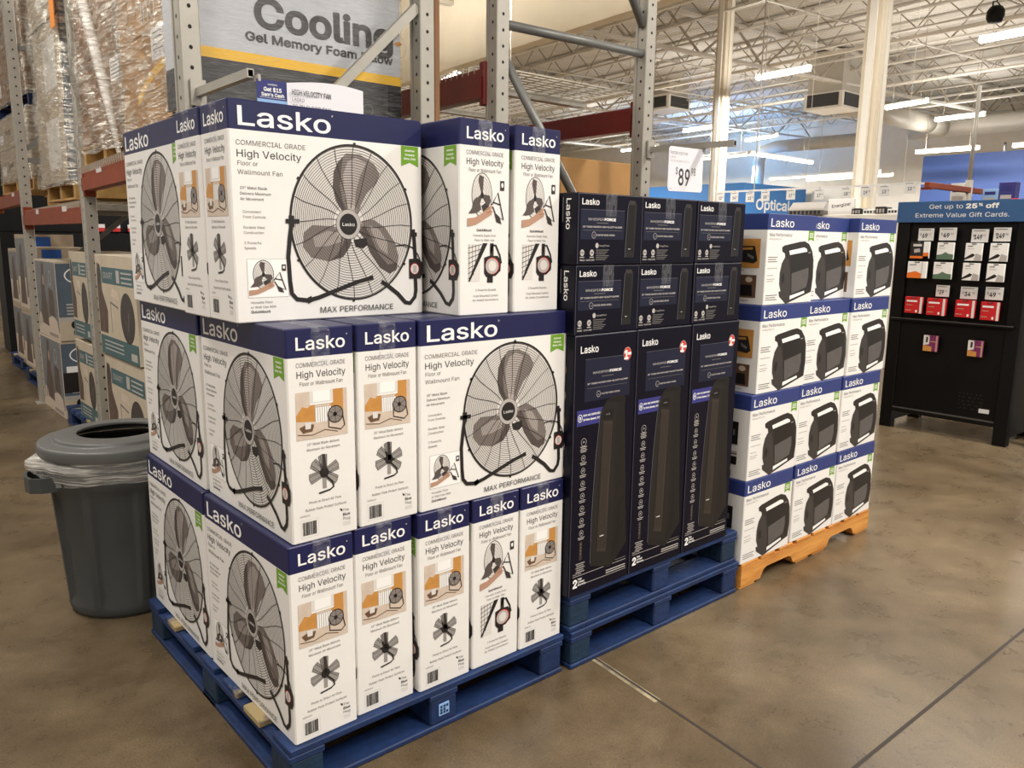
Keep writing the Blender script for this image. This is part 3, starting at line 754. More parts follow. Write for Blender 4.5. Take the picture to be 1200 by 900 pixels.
def joist_mesh(L, h, chord, web, pitch_, m, mw):
    q = MB()
    q.box(-chord, -0.012, -L / 2, L / 2, 0, chord * 0.8, m)
    q.box(0.012, chord, -L / 2, L / 2, 0, chord * 0.8, m)
    q.box(-chord, -0.012, -L / 2, L / 2, h - chord * 0.8, h, m)
    q.box(0.012, chord, -L / 2, L / 2, h - chord * 0.8, h, m)
    y = -L / 2
    up_ = True
    while y < L / 2 - pitch_ * 0.4:
        y2 = y + pitch_ / 2
        za, zb = (0.03, h - 0.03) if up_ else (h - 0.03, 0.03)
        q.tube([(0, y, za), (0, y2, zb)], web, mw, seg=4, cap=False)
        y, up_ = y2, not up_
    return q
tilt = math.radians(-6)
jm = None
k = 0
for i in range(20):
    d = 3.2 + i * 1.65
    x0, y0 = d * math.cos(tilt) + 16 * math.sin(-tilt), d * math.sin(tilt) + 16 * math.cos(tilt)
    if jm is None:
        jm = joist_mesh(50, 0.66, 0.055, 0.016, 1.25, 'joist', 'joist_dark').build('ceiling_joist')
        o = jm
    else:
        o = jm.copy()
        COL.objects.link(o)
    o.location = (x0, y0, 6.86)
    o.rotation_euler = (0, 0, tilt)
    struct(o)
gm = None
for gy in (3.0, 11.8, 20.6, 29.4, 38):
    if gm is None:
        gm = joist_mesh(34, 1.0, 0.09, 0.035, 2.6, 'joist', 'joist_dark').build('ceiling_girder')
        o = gm
    else:
        o = gm.copy()
        COL.objects.link(o)
    o.location = (19, gy, 6.45)
    o.rotation_euler = (0, 0, math.radians(-96))
    struct(o)
# bridging lines and sprinkler pipes under the deck
mb = MB()
for (yy, z, r) in ((5.6, 6.95, 0.02), (8.6, 6.84, 0.022), (14.6, 6.95, 0.02), (17.6, 6.84, 0.022), (24, 6.95, 0.02), (33, 6.9, 0.02)):
    mb.tube([(2, yy + 1.6, z), (36, yy - 1.9, z)], r, 'joist', seg=6)
struct(mb.build('trim_2'))
mb = MB()
for (xx, z, r) in ((9.6, 6.5, 0.045), (13.2, 6.62, 0.035), (19.6, 6.55, 0.05), (25.2, 6.6, 0.05), (29.4, 6.5, 0.05)):
    mb.tube([(xx - 1.0, -8, z), (xx + 3.6, 41, z)], r, 'white_paint', seg=8)
struct(mb.build('trim_3'))

# far walls
mb = MB()
mb.box(36, 36.2, -8, 42, 0, 7.6, 'cream_block')
struct(mb.build('wall_east'))
mb = MB()
mb.box(-9, 36, 42, 42.2, 0, 7.6, 'panel_wall')
struct(mb.build('wall_north'))
# lowered bulkhead over the racks
mb = MB()
mb.box(0, 0.25, -11.0, 16, 5.2, 7.56, 'cream_wall')
struct(mb.build('wall_bulkhead', loc=(10.0, 13.14, 0), rz=math.radians(-5.3)))
# blue feature wall on the right, Optical box, white panel imitating the lit wall below the strip lights
mb = MB()
mb.box(28, 28.4, -6, 10.27, 0, 4.5, 'wall_blue')
struct(mb.build('wall_blue'))
mb = MB()
mb.box(35.4, 35.7, 8.6, 18.4, 0, 4.2, 'white_paint')
struct(mb.build('wall_lit_panel'))
opt = thing('optical_sign_bulkhead', 'light blue bulkhead with white Optical lettering far behind the boxes', 'sign', (30, 18.6, 0))
mb = MB()
mb.box(0, 5.2, 0, 6, 2.3, 4.12, 'optical_blue')
mb.box(0.1, 5.0, 0.1, 5.8, 0, 2.3, 'white_paint')
mb.build('panel', opt)
mb = MB()
a = Art(mb, (0, 0, 0), (1, 0, 0), (0, 0, 1), lift=0.01, step=0.002)
a.text('Optical', 1.0, 3.02, 0.52, 'ink_white', width=2.85, bold=0.04)
mb.build('lettering', opt)

# columns
def column(x, y, w, top, label):
    t = thing('building_column', label, 'column', (x, y, 0), math.radians(-3))
    t['kind'] = 'structure'
    q = MB()
    q.box(-w / 2, w / 2, -w / 2, w / 2, 0, top, 'cream_wall', 0.01)
    q.build('shaft', t)
    q = MB()
    q.box(-w * 0.14, w * 0.14, -w / 2 - 0.03, -w / 2, 0.0, top, 'white_paint')
    q.box(-w / 2 - 0.035, -w / 2, -w * 0.2, w * 0.2, 0.0, top, 'white_paint')
    q.build('conduit_cover', t)
    return t
column(10.0, 3.41, 0.24, 7.5, 'pale square column nearest the heater boxes')
column(16.0, 10.05, 0.28, 7.5, 'pale square column right of the hanging price sign')
column(14.4, 18.0, 0.3, 7.5, 'slim pale column seen between the rack posts')

# air ducts
mb = MB()
mb.tube([(25.06, 11.75, 6.05), (31.6, 11.7, 6.05)], 0.34, 'grey_duct', seg=24)
mb.tube([(33.0, -4.0, 6.05), (33.0, 11.7, 6.05), (33.0, 13.0, 6.05)], 0.36, 'grey_duct', seg=24)
mb.tube([(31.5, 11.7, 6.05), (33.0, 11.7, 6.05)], 0.34, 'grey_duct', seg=24)
tag(mb.build('air_duct'), 'round grey duct running under the ceiling towards the far wall', 'duct')
mb = MB()
pts = [(31.9, 14.2, 5.75), (31.9, 18.3, 5.75), (31.9, 18.95, 5.6), (31.9, 19.15, 5.2), (31.9, 19.15, 4.13)]
mb.tube(pts, 0.26, 'grey_duct', seg=20)
tag(mb.build('air_duct'), 'round cream duct turning down to the Optical bulkhead', 'duct')
def diffuser(x, y, z, w, h, label):
    t = thing('air_diffuser', label, 'air vent', (x, y, z))
    q = MB()
    q.box(-w / 2, w / 2, -w / 2, w / 2, 0.0, h, 'grey_duct')
    q.build('duct_box', t)
    q = MB()
    q.box(-w / 2 - 0.07, w / 2 + 0.07, -w / 2 - 0.07, w / 2 + 0.07, -0.5, 0.0, 'lamp_body')
    g = q.build('outlet', t)
    q = MB()
    for k2 in range(7):
        zz = -0.43 + k2 * 0.055
        q.box(-w / 2 - 0.10, -w / 2 - 0.07, -w / 2 + 0.05, w / 2 - 0.05, zz, zz + 0.05, 'grille')
        q.box(-w / 2 + 0.05, w / 2 - 0.05, -w / 2 - 0.10, -w / 2 - 0.07, zz, zz + 0.05, 'grille')
    q.build('grille', g)
    return t
diffuser(24.4, 11.75, 6.25, 1.15, 1.25, 'square grey ceiling diffuser box on the round duct')
diffuser(24.6, 18.7, 7.0, 1.15, 0.5, 'square pale ceiling diffuser box beside the rack post')

# strip lamps
def strip_lamp(x0, y0, x1, y1, z, label, hang, group):
    cx, cy = (x0 + x1) / 2, (y0 + y1) / 2
    L_ = math.hypot(x1 - x0, y1 - y0)
    rz_ = math.atan2(y1 - y0, x1 - x0)
    t = thing('ceiling_light', label, 'ceiling light', (cx, cy, z), rz_, group)
    q = MB()
    q.box(-L_ / 2, L_ / 2, -0.06, 0.06, 0.02, 0.09, 'lamp_body', 0.01)
    q.box(-L_ / 2 - 0.015, -L_ / 2, -0.065, 0.065, -0.03, 0.09, 'lamp_body')
    q.box(L_ / 2, L_ / 2 + 0.015, -0.065, 0.065, -0.03, 0.09, 'lamp_body')
    q.build('housing', t)
    q = MB()
    n = 10
    pr = [(0.055 * math.cos(math.pi * k2 / n), 0.02 - 0.06 * math.sin(math.pi * k2 / n)) for k2 in range(n + 1)]
    for k2 in range(n):
        (ya, za), (yb, zb) = pr[k2], pr[k2 + 1]
        q.face([(-L_ / 2, ya, za), (-L_ / 2, yb, zb), (L_ / 2, yb, zb), (L_ / 2, ya, za)], 'lamp_tube')
    q.build('tube', t)
    q = MB()
    for s in (-0.35, 0.35):
        q.tube([(s * L_, 0, 0.09), (s * L_, 0, hang)], 0.008, 'wire', seg=5)
    q.build('hanger', t)
G = 'strip lights under the store ceiling'
LS = [((15.65, 8.865), (15.55, 7.563), 5.2, 'strip light hanging by the cable, nearest above the Optical sign'),
      ((15.54, 4.196), (15.355, 2.9), 5.2, 'nearest strip light, at the top right under the black speaker'),
      ((21.67, 8.7), (21.28, 7.5), 5.2, 'strip light just right of the large column, upper one'),
      ((24.8, 8.66), (24.6, 7.3), 5.2, 'strip light in front of the grey electrical boxes'),
      ((25.25, 15.43), (24.7, 13.9), 5.2, 'short strip light above the corner of the bent light run'),
      ((21.65, 15.48), (21.45, 14.2), 5.2, 'strip light left of the second column'),
      ((10.7, 14.1), (10.3, 12.9), 5.2, 'strip light seen between the two rack frames'),
      ((26.2, 9.75), (26.2, 7.9), 4.45, 'long strip light along the top of the blue wall'),
      ((26.3, 7.0), (26.3, 5.2), 4.45, 'strip light at the right end above the blue wall'),
      ((21.2, 14.3), (21.0, 12.55), 4.2, 'left arm of the bent light run above the Optical sign'),
      ((20.82, 12.37), (24.7, 12.5), 4.2, 'right arm of the bent light run above the Optical sign'),
      ((31.1, 18.0), (30.7, 13.0), 4.3, 'long strip light over the white panel imitating lit wall, upper of a pair'),
      ((29.6, 15.4), (29.35, 11.9), 4.05, 'long strip light over the white panel imitating lit wall, lower of a pair'),
      ((17.6, 14.6), (17.5, 13.2), 4.2, 'strip light partly behind the hanging price sign')]
for (pa, pb, z, lab) in LS:
    strip_lamp(pa[0], pa[1], pb[0], pb[1], z, lab, 7.56 - z, G)

# pendant speaker, thin drop cables, electrical boxes
t = thing('pendant_speaker', 'black round speaker hanging at the top right of the ceiling', 'speaker', (14, 3.45, 5.25))
mb = MB()
mb.lathe([(0.0, -0.14), (0.10, -0.135), (0.135, -0.07), (0.13, 0.04), (0.09, 0.10), (0.035, 0.12), (0, 0.12)], 'black_metal', 28)
mb.build('housing', t)
mb = MB()
mb.tube([(-0.15, 0, 0.0), (-0.15, 0, 0.15), (0, 0, 0.18), (0.15, 0, 0.15), (0.15, 0, 0.0)], 0.012, 'black_metal', seg=6)
mb.tube([(0, 0, 0.17), (0, 0, 1.6)], 0.012, 'black_metal', seg=6)
mb.build('bracket', t)
cab = [((12.6, 6.8), 2.3, 6.9, 0.012, 'thin white cable dropping from the joists by the nearest strip light'),
       ((6.3, 6.5), 3.0, 6.9, 0.008, 'thin white drop rod behind the rack diagonal'),
       ((7.6, 5.4), 2.9, 6.9, 0.008, 'thin white drop rod behind the red rack beam')]
for (xy, z0, z1, r, lab) in cab:
    mb = MB()
    mb.tube([(xy[0], xy[1], z0), (xy[0], xy[1], z1)], r, 'white_paint', seg=6)
    tag(mb.build('drop_cable'), lab, 'cable')
t = thing('electrical_box', 'pair of grey electrical boxes under the far duct', 'electrical box', (30.4, 9.0, 4.35))
for (yy, zz, w_, h_) in ((0.35, 0.0, 0.55, 0.65), (-0.35, -0.02, 0.5, 0.7), (-2.0, 0.35, 1.0, 0.45)):
    mb = MB()
    mb.box(0, 0.25, yy - w_ / 2, yy + w_ / 2, zz - h_ / 2, zz + h_ / 2, 'grille', 0.01)
    mb.build('box', t)
mb = MB()
mb.tube([(0.1, 0.6, 0.1), (0.1, -2.0, 0.2)], 0.05, 'grille', seg=6)
mb.bar((0.1, -1.7, 0.2), (0.1, -1.9, -0.5), 0.2, 0.1, 'grille')
mb.bar((0.1, -2.4, 0.2), (0.1, -2.6, -0.5), 0.2, 0.1, 'grille')
mb.bar((0.12, -0.35, 0.3), (0.12, -0.35, 0.7), 0.06, 0.06, 'grille')
mb.build('bracket', t)

# ================================================================== storage racks
def upright(q, x, y, h, m='rack_grey', w=0.078, d=0.07, pitch_=0.0762):
    q.box(x - w / 2, x + w / 2, y, y + d, 0, h, m, 0.004)
    # rolled returns that make the post read as an open C section
    q.box(x - w / 2 - 0.004, x - w / 2 + 0.008, y + d, y + d + 0.018, 0, h, m)
    q.box(x + w / 2 - 0.008, x + w / 2 + 0.004, y + d, y + d + 0.018, 0, h, m)
    af = Art(q, (x - w / 2, y, 0), (1, 0, 0), (0, 0, 1), lift=0.0008)
    al = Art(q, (x - w / 2, y + d, 0), (0, -1, 0), (0, 0, 1), lift=0.0008)
    n = int(h / pitch_)
    for i in range(1, n):
        z = i * pitch_
        af.disc(w * 0.5, z, 0.0075, 0.0085, 'rack_hole', seg=8)
        al.disc(d * 0.5, z + pitch_ / 2, 0.0075, 0.0085, 'rack_hole', seg=8)

def rack_frame(label, xa, ya, xb, yb, h, braces, m='rack_grey', mb_='rack_grey_dark', guard=False):
    t = thing('pallet_rack', label, 'rack', (xa, ya, 0), math.atan2(yb - ya, xb - xa))
    L_ = math.hypot(xb - xa, yb - ya)
    for x in (0, L_):
        q = MB()
        upright(q, x, 0, h, m)
        u_ = q.build('upright', t)
        q = MB()
        q.box(x - 0.075, x + 0.075, -0.03, 0.11, 0, 0.008, m)
        q.build('foot_plate', u_)
    for (x0, z0, x1, z1, kind) in braces:
        q = MB()
        if kind == 'round':
            q.tube([(x0, 0.035, z0), (x1, 0.035, z1)], 0.024, mb_, seg=12)
        else:
            q.bar((x0, 0.035, z0), (x1, 0.035, z1), 0.038, 0.042, mb_)
        q.build('brace', t)
    if guard:
        q = MB()
        q.box(L_ + 0.04, L_ + 0.07, 0.0, 0.09, 0.2, 3.4, 'kraft', 0.004)
        q.build('cardboard_guard', t)
    return t
rf = rack_frame('grey rack end frame holding the foam pillow pallet', 0.33, 1.42, 1.42, 1.37, 4.3,
                [(0.04, 1.62, 1.05, 2.62, 'sq'), (0.04, 0.35, 1.05, 1.35, 'sq'), (1.05, 2.75, 0.04, 3.7, 'sq')], mb_='rack_grey', guard=True)
rack_frame('grey rack end frame behind the tower fan cartons', 1.86, 1.34, 2.93, 1.28, 4.3,
           [(0.04, 2.63, 1.03, 2.63, 'round'), (0.04, 2.46, 0.72, 1.55, 'round'), (1.03, 2.78, 0.55, 3.5, 'round'),
            (0.04, 0.4, 1.03, 1.35, 'round'), (0.04, 1.45, 1.03, 1.45, 'round')])
rack_frame('dotted grey rack post frame behind the grey trash can', 0.505, 3.87, 1.57, 3.80, 4.3,
           [(0.04, 1.1, 1.03, 2.0, 'sq'), (0.04, 0.3, 1.03, 1.0, 'sq'), (0.04, 2.1, 1.03, 2.9, 'sq'), (0.04, 1.05, 1.03, 1.05, 'sq')])
rack_frame('far grey rack post frame at the left edge', 0.60, 6.45, 1.67, 6.38, 4.6,
           [(0.04, 2.3, 1.03, 3.1, 'sq'), (0.04, 2.2, 1.03, 2.2, 'sq'), (0.04, 1.1, 1.03, 1.9, 'sq'), (0.04, 3.15, 1.03, 3.15, 'sq'), (0.04, 0.4, 1.03, 1.0, 'sq')])

def rack_beam(label, a, b, h, m, plates=()):
    """a, b: top ends of the beam"""
    a, b = Vector(a), Vector(b)
    L_ = (b - a).length
    t = thing('rack_beam', label, 'rack beam', a, math.atan2(b.y - a.y, b.x - a.x))
    q = MB()
    q.box(0, L_, -0.03, 0.03, -h, 0, m, 0.006)
    q.box(0, L_, 0.03, 0.045, -h, -0.045, m)
    q.build('beam', t)
    for x in (0, L_):
        q = MB()
        q.box(x - 0.022, x + 0.022, -0.036, 0.036, -h - 0.035, 0.03, m, 0.004)
        q.build('end_connector', t)
    for (x, w) in plates:
        q = MB()
        for s in (-1, 1):
            q.box(x, x + w, s * 0.033 - 0.001, s * 0.033 + 0.001, -h * 0.96, -h * 0.05, 'tag_grey')
        q.build('label_plate', t)
    return t
rack_beam('red rack beam under the wrapped brown pallet load', (0.325, 1.50, 1.955), (0.50, 3.84, 1.955), 0.125, 'beam_red', [(1.7, 0.17), (0.95, 0.05)])
rack_beam('red rack beam with paper labels at the far left bay', (0.515, 3.96, 1.76), (0.595, 6.42, 1.76), 0.13, 'beam_red', [(0.55, 0.16), (1.7, 0.12)])
rack_beam('red rack beam at the left edge of the picture', (0.61, 6.55, 1.95), (0.80, 9.2, 1.95), 0.13, 'beam_red', [(0.6, 0.2)])
rack_beam('dark red rack beam left of the slotted middle post', (1.84, 1.44, 2.42), (2.0, 3.9, 2.42), 0.15, 'beam_dark_red')
rack_beam('dark red rack beam above the plain brown carton', (2.94, 1.38, 2.345), (3.10, 3.9, 2.345), 0.14, 'beam_dark_red')
rack_beam('dark red rear rack beam behind the pillow pallet', (1.42, 1.47, 1.955), (1.58, 3.8, 1.955), 0.125, 'beam_dark_red')

def wire_deck(label, x0, x1, y0, y1, z, sup=3, lip=True, skew=0.07):
    t = thing('wire_deck', label, 'wire shelf', (x0, y0, z), 0)
    W_, D_ = x1 - x0, y1 - y0
    q = MB()
    n = int(W_ / 0.1)
    for i in range(n + 1):
        x = W_ * i / n
        q.bar((x, 0, 0), (x + D_ * skew, D_, 0), 0.005, 0.005, 'wire')
    n = int(D_ / 0.055)
    for i in range(n + 1):
        y = D_ * i / n
        s = y * skew
        q.bar((s - 0.068, y, 0.005), (s + W_ + 0.035, y, 0.005), 0.006, 0.006, 'wire')
        if lip:
            q.bar((s - 0.068, y, 0.005), (s - 0.068, y, -0.035), 0.006, 0.006, 'wire')
    q.build('mesh_panel', t)
    for i in range(sup):
        y = D_ * (i + 0.5) / sup
        q = MB()
        q.box(y * skew + 0.0, y * skew + W_, y - 0.03, y + 0.03, -0.042, -0.004, 'rack_grey')
        q.build('support_channel', t)
wire_deck('wire shelf deck under the wrapped pallet loads', 0.345, 1.42, 1.52, 3.82, 1.962)
wire_deck('wire shelf deck of the far left bay', 0.53, 1.58, 3.98, 6.40, 1.768)
wire_deck('wire shelf deck seen from below behind the rack diagonal', 1.88, 2.93, 1.46, 3.85, 2.435, sup=3)

# ================================================================== pallets
def block_pallet(label, x0, y0, z0, L, D, group=None, top='pallet_worn', sticker=False):
    """blue block pallet: L along x (front), D along y; deck boards run along x"""
    t = thing('block_pallet', label, 'pallet', (x0, y0, z0), 0, group)
    rnd = random.Random(int(x0 * 100 + z0 * 1000 + y0 * 10))
    n, bw = 7, 0.118
    for i in range(n):
        y = i * (D - bw) / (n - 1)
        q = MB()
        j = rnd.uniform(-0.006, 0.004)
        q.box(j, L + rnd.uniform(-0.004, 0.006), y, y + bw, 0.124, 0.145, top if 0 < i < n - 1 else 'pallet_blue', 0.003)
        q.build('deck_board', t)
    for xs in (0, L / 2 - 0.055, L - 0.11):
        q = MB()
        q.box(xs, xs + 0.11, 0, D, 0.103, 0.124, 'pallet_blue', 0.003)
        q.build('stringer_board', t)
        for ys in (0, D / 2 - 0.07, D - 0.14):
            q = MB()
            q.box(xs + 0.004, xs + 0.106, ys + 0.004, ys + 0.136, 0.019, 0.103, 'pallet_blue' if rnd.random() < 0.7 else 'pallet_teal', 0.005)
            b = q.build('block', t)
            if sticker and ys == 0 and xs > 0.1 and xs < L - 0.2:
                q = MB()
                q.box(xs + 0.035, xs + 0.075, ys + 0.001, ys + 0.004, 0.045, 0.085, 'sign_sky')
                for sx in (0.040, 0.052, 0.063):
                    for sz in (0.050, 0.060, 0.071):
                        if rnd.random() < 0.75:
                            q.box(xs + sx, xs + sx + 0.008, ys + 0.0002, ys + 0.001, sz, sz + 0.008, 'pallet_blue')
                q.build('sticker', b)
    for ys in (0, D / 2 - 0.06, D - 0.12):
        q = MB()
        q.box(0, L, ys, ys + 0.12, 0, 0.019, 'pallet_blue', 0.004)
        q.build('bottom_board', t)
    for xs in (0, L - 0.12):
        q = MB()
        q.box(xs, xs + 0.12, 0.12, D - 0.12, 0, 0.019, 'pallet_blue', 0.004)
        q.build('bottom_board', t)
    return t
block_pallet('worn blue block pallet under the white fan cartons', -0.022, -0.012, 0, 1.062, 1.25, sticker=True)
block_pallet('lower blue pallet of the pair under the dark tower fan cartons', 1.068, -0.028, 0, 1.055, 1.05, 'doubled pallets under the tower fans')
block_pallet('upper blue pallet directly carrying the dark tower fan cartons', 1.064, -0.02, 0.1455, 1.05, 1.05, 'doubled pallets under the tower fans')

def stringer_pallet(label, x0, y0, L, D):
    t = thing('stringer_pallet', label, 'pallet', (x0, y0, 0))
    prof = [(0, 0.016), (0.16, 0.016), (0.185, 0.052), (0.21, 0.062), (0.40, 0.062), (0.425, 0.052), (0.45, 0.016),
            (0.77, 0.016), (0.795, 0.052), (0.82, 0.062), (1.01, 0.062), (1.035, 0.052), (1.06, 0.016), (L, 0.016), (L, 0.107), (0, 0.107)]
    for ys in (0, D / 2 - 0.02, D - 0.04):
        q = MB()
        tr = tessellate_polygon([[Vector((a, b, 0)) for a, b in prof]])
        n = len(prof)
        vs = [(a, ys, b) for a, b in prof] + [(a, ys + 0.04, b) for a, b in prof]
        fs = []
        for f in tr:
            (ax, ay), (bx, by), (cx, cy) = prof[f[0]], prof[f[1]], prof[f[2]]
            g = tuple(f) if (bx - ax) * (cy - ay) - (cx - ax) * (by - ay) > 0 else tuple(f[::-1])
            fs.append(g); fs.append(tuple(i + n for i in reversed(g)))
        for i in range(n):
            j = (i + 1) % n
            fs.append((j, i, i + n, j + n))
        q.raw(vs, fs, 'pine')
        q.build('notched_stringer', t)
    for i in range(8):
        x = i * (L - 0.12) / 7
        q = MB()
        q.box(x, x + (0.12 if i % 3 else 0.135), 0.0, D, 0.107, 0.124, 'pine', 0.003)
        q.build('deck_board', t)
    for x in (0.0, 0.48, 0.64, L - 0.13):
        q = MB()
        q.box(x, x + 0.12, 0.004, D, 0, 0.016, 'pine', 0.003)
        q.build('bottom_board', t)
    return t
stringer_pallet('yellow pine pallet with notched sides under the heater boxes', 2.150, -0.03, 1.222, 1.0)

# ================================================================== white floor-fan cartons
W, D, H, BAND = 0.606, 0.1985, 0.588, 0.077

def mini_fan(a, u, v, rx, ry, l=1):
    a.disc(u, v, rx, ry, 'ink_haze', l)
    for k in range(3):
        an = math.radians(100 + 120 * k)
        a.poly([(u + rx * r * math.cos(an + d), v + ry * r * math.sin(an + d)) for r, d in ((0.15, -0.8), (0.85, -0.38), (0.95, 0.1), (0.75, 0.35), (0.15, 0.6))], 'ink_blade_dark', l + 1)
    for k in range(5):
        a.ring(u, v, rx * (0.35 + 0.16 * k), ry * (0.35 + 0.16 * k), 0.0007, 'ink_dark', l + 2, 24)
    a.ring(u, v, rx, ry, 0.0018, 'ink_black', l + 2, 28)
    a.disc(u, v, rx * 0.16, ry * 0.16, 'ink_black', l + 3, 12)

def mount_picture(a, u0, v0, w, h, l=1):
    """hand lifting the fan off its wall bracket"""
    T = lambda x, y: (u0 + x * w, v0 + y * h)
    mini_fan(a, *T(0.38, 0.60), w * 0.26, h * 0.40, l)
    a.poly([T(0.03, 0.26), T(0.12, 0.36), T(0.16, 0.50), T(0.24, 0.56), T(0.32, 0.46), T(0.36, 0.34), T(0.26, 0.28), T(0.12, 0.26)], 'ink_blade_dark', l + 4)
    a.poly([T(0.36, 0.40), T(0.46, 0.46), T(0.56, 0.40), T(0.58, 0.30), T(0.44, 0.24)], 'ink_dark', l + 4)
    a.poly([T(0, 0.02), T(0.0, 0.17), T(0.20, 0.19), T(0.38, 0.27), T(0.50, 0.36), T(0.60, 0.42), T(0.65, 0.40), T(0.62, 0.34), T(0.66, 0.31), T(0.63, 0.25), T(0.52, 0.20), T(0.40, 0.14), T(0.22, 0.06)], 'ink_peach', l + 5)
    a.line([T(0.48, 0.33), T(0.58, 0.38)], w * 0.012, 'ink_brown', l + 6)
    a.line([T(0.50, 0.28), T(0.60, 0.31)], w * 0.012, 'ink_brown', l + 6)
    a.line([T(0.64, 0.43), T(0.80, 0.66), T(0.95, 0.16), T(0.76, 0.22), T(0.66, 0.40)], w * 0.030, 'ink_black', l + 5)
    a.line([T(0.68, 0.48), T(0.86, 0.44)], w * 0.024, 'ink_black', l + 5)
    a.poly([T(0.70, 0.30), T(0.84, 0.22), T(0.90, 0.08), T(0.76, 0.12)], 'ink_dark', l + 6)
    a.rect(*T(0.86, 0.70), *T(0.97, 0.88), 'ink_dark', l + 4)
    a.disc(*T(0.915, 0.80), w * 0.03, h * 0.045, 'ink_white', l + 5, 8)

def pivot_fan(a, u0, v0, w, h, l=1):
    """side views of the fan head tilted five ways on its stand"""
    T = lambda x, y: (u0 + x * w, v0 + y * h)
    c = (0.50, 0.52)
    for an in (95, 140, 195, 20, -35):
        r = math.radians(an)
        dx, dy = math.cos(r), math.sin(r)
        px, py = -dy, dx
        pts = [(c[0] + dx * f + px * g, c[1] + dy * f + py * g) for f, g in ((0.1, -0.09), (0.44, -0.13), (0.47, 0), (0.44, 0.13), (0.1, 0.09))]
        a.poly([T(*p) for p in pts], 'ink_mid', l)
        a.line([T(*p) for p in pts], w * 0.016, 'ink_dark', l + 1, True)
        for g in (-0.05, 0.05):
            a.line([T(c[0] + dx * 0.1 + px * g, c[1] + dy * 0.1 + py * g), T(c[0] + dx * 0.45 + px * g * 1.4, c[1] + dy * 0.45 + py * g * 1.4)], w * 0.014, 'ink_dark', l + 2)
    a.disc(*T(*c), w * 0.14, h * 0.13, 'ink_black', l + 3, 16)
    a.poly([T(0.44, 0.98), T(0.54, 0.98), T(0.58, 0.5), T(0.46, 0.5)], 'ink_dark', l + 3)
    a.line([T(0.56, 0.42), T(0.74, 0.26), T(0.78, 0.12), T(0.66, 0.06), T(0.32, 0.02)], w * 0.05, 'ink_black', l + 3)
    a.rect(*T(0.44, 0.12), *T(0.56, 0.40), 'ink_mid', l + 1)

def room_picture(a, u0, v0, w, h, l=1):
    """orange half-painted room with radiator, window and fan on dust sheets"""
    T = lambda x, y: (u0 + x * w, v0 + y * h)
    a.rect(*T(0, 0), *T(1, 1), 'ink_beige', l)
    a.poly([T(0, 0.40), T(0.36, 0.36), T(0.36, 0.80), T(0.22, 0.66), T(0.12, 0.70), T(0, 0.52)], 'ink_orange', l + 1)
    a.poly([T(0.64, 0.42), T(0.92, 0.42), T(0.92, 1), T(0.70, 1), T(0.70, 0.72), T(0.64, 0.66)], 'ink_orange', l + 1)
    a.rect(*T(0.26, 0.72), *T(0.72, 1.0), 'ink_haze', l + 2)
    a.rect(*T(0.33, 0.77), *T(0.66, 1.0), 'ink_white', l + 3)
    a.line([T(0.27, 0.73), T(0.71, 0.73)], h * 0.03, 'ink_white', l + 3)
    a.rect(*T(0.36, 0.34), *T(0.66, 0.66), 'ink_light', l + 2)
    for k in range(7):
        x = 0.375 + k * 0.045
        a.rect(*T(x, 0.33), *T(x + 0.028, 0.65), 'ink_white', l + 3)
    a.poly([T(0, 0), T(1, 0), T(1, 0.42), T(0.70, 0.40), T(0.35, 0.34), T(0, 0.38)], 'ink_beige', l + 1)
    a.poly([T(0.05, 0.26), T(0.20, 0.33), T(0.34, 0.30), T(0.30, 0.16), T(0.12, 0.14)], 'ink_brown', l + 3)
    a.poly([T(0.16, 0.36), T(0.28, 0.36), T(0.27, 0.22), T(0.17, 0.22)], 'ink_haze', l + 4)
    a.line([T(0.02, 0.12), T(0.3, 0.08), T(0.55, 0.16), T(0.8, 0.08)], h * 0.02, 'ink_brown', l + 3)
    a.disc(*T(0.76, 0.46), w * 0.145, h * 0.17, 'ink_blade', l + 4, 20)
    a.ring(*T(0.76, 0.46), w * 0.15, h * 0.18, w * 0.018, 'ink_black', l + 5, 24)
    a.disc(*T(0.75, 0.46), w * 0.04, h * 0.05, 'ink_black', l + 5, 10)
    for k in range(6):
        r = math.radians(30 + 60 * k)
        a.line([T(0.755, 0.46), T(0.755 + 0.145 * math.cos(r), 0.46 + 0.17 * math.sin(r))], w * 0.008, 'ink_black', l + 5)
    a.line([T(0.62, 0.44), T(0.62, 0.20), T(0.86, 0.12), T(0.94, 0.20), T(0.90, 0.44)], w * 0.022, 'ink_black', l + 5)

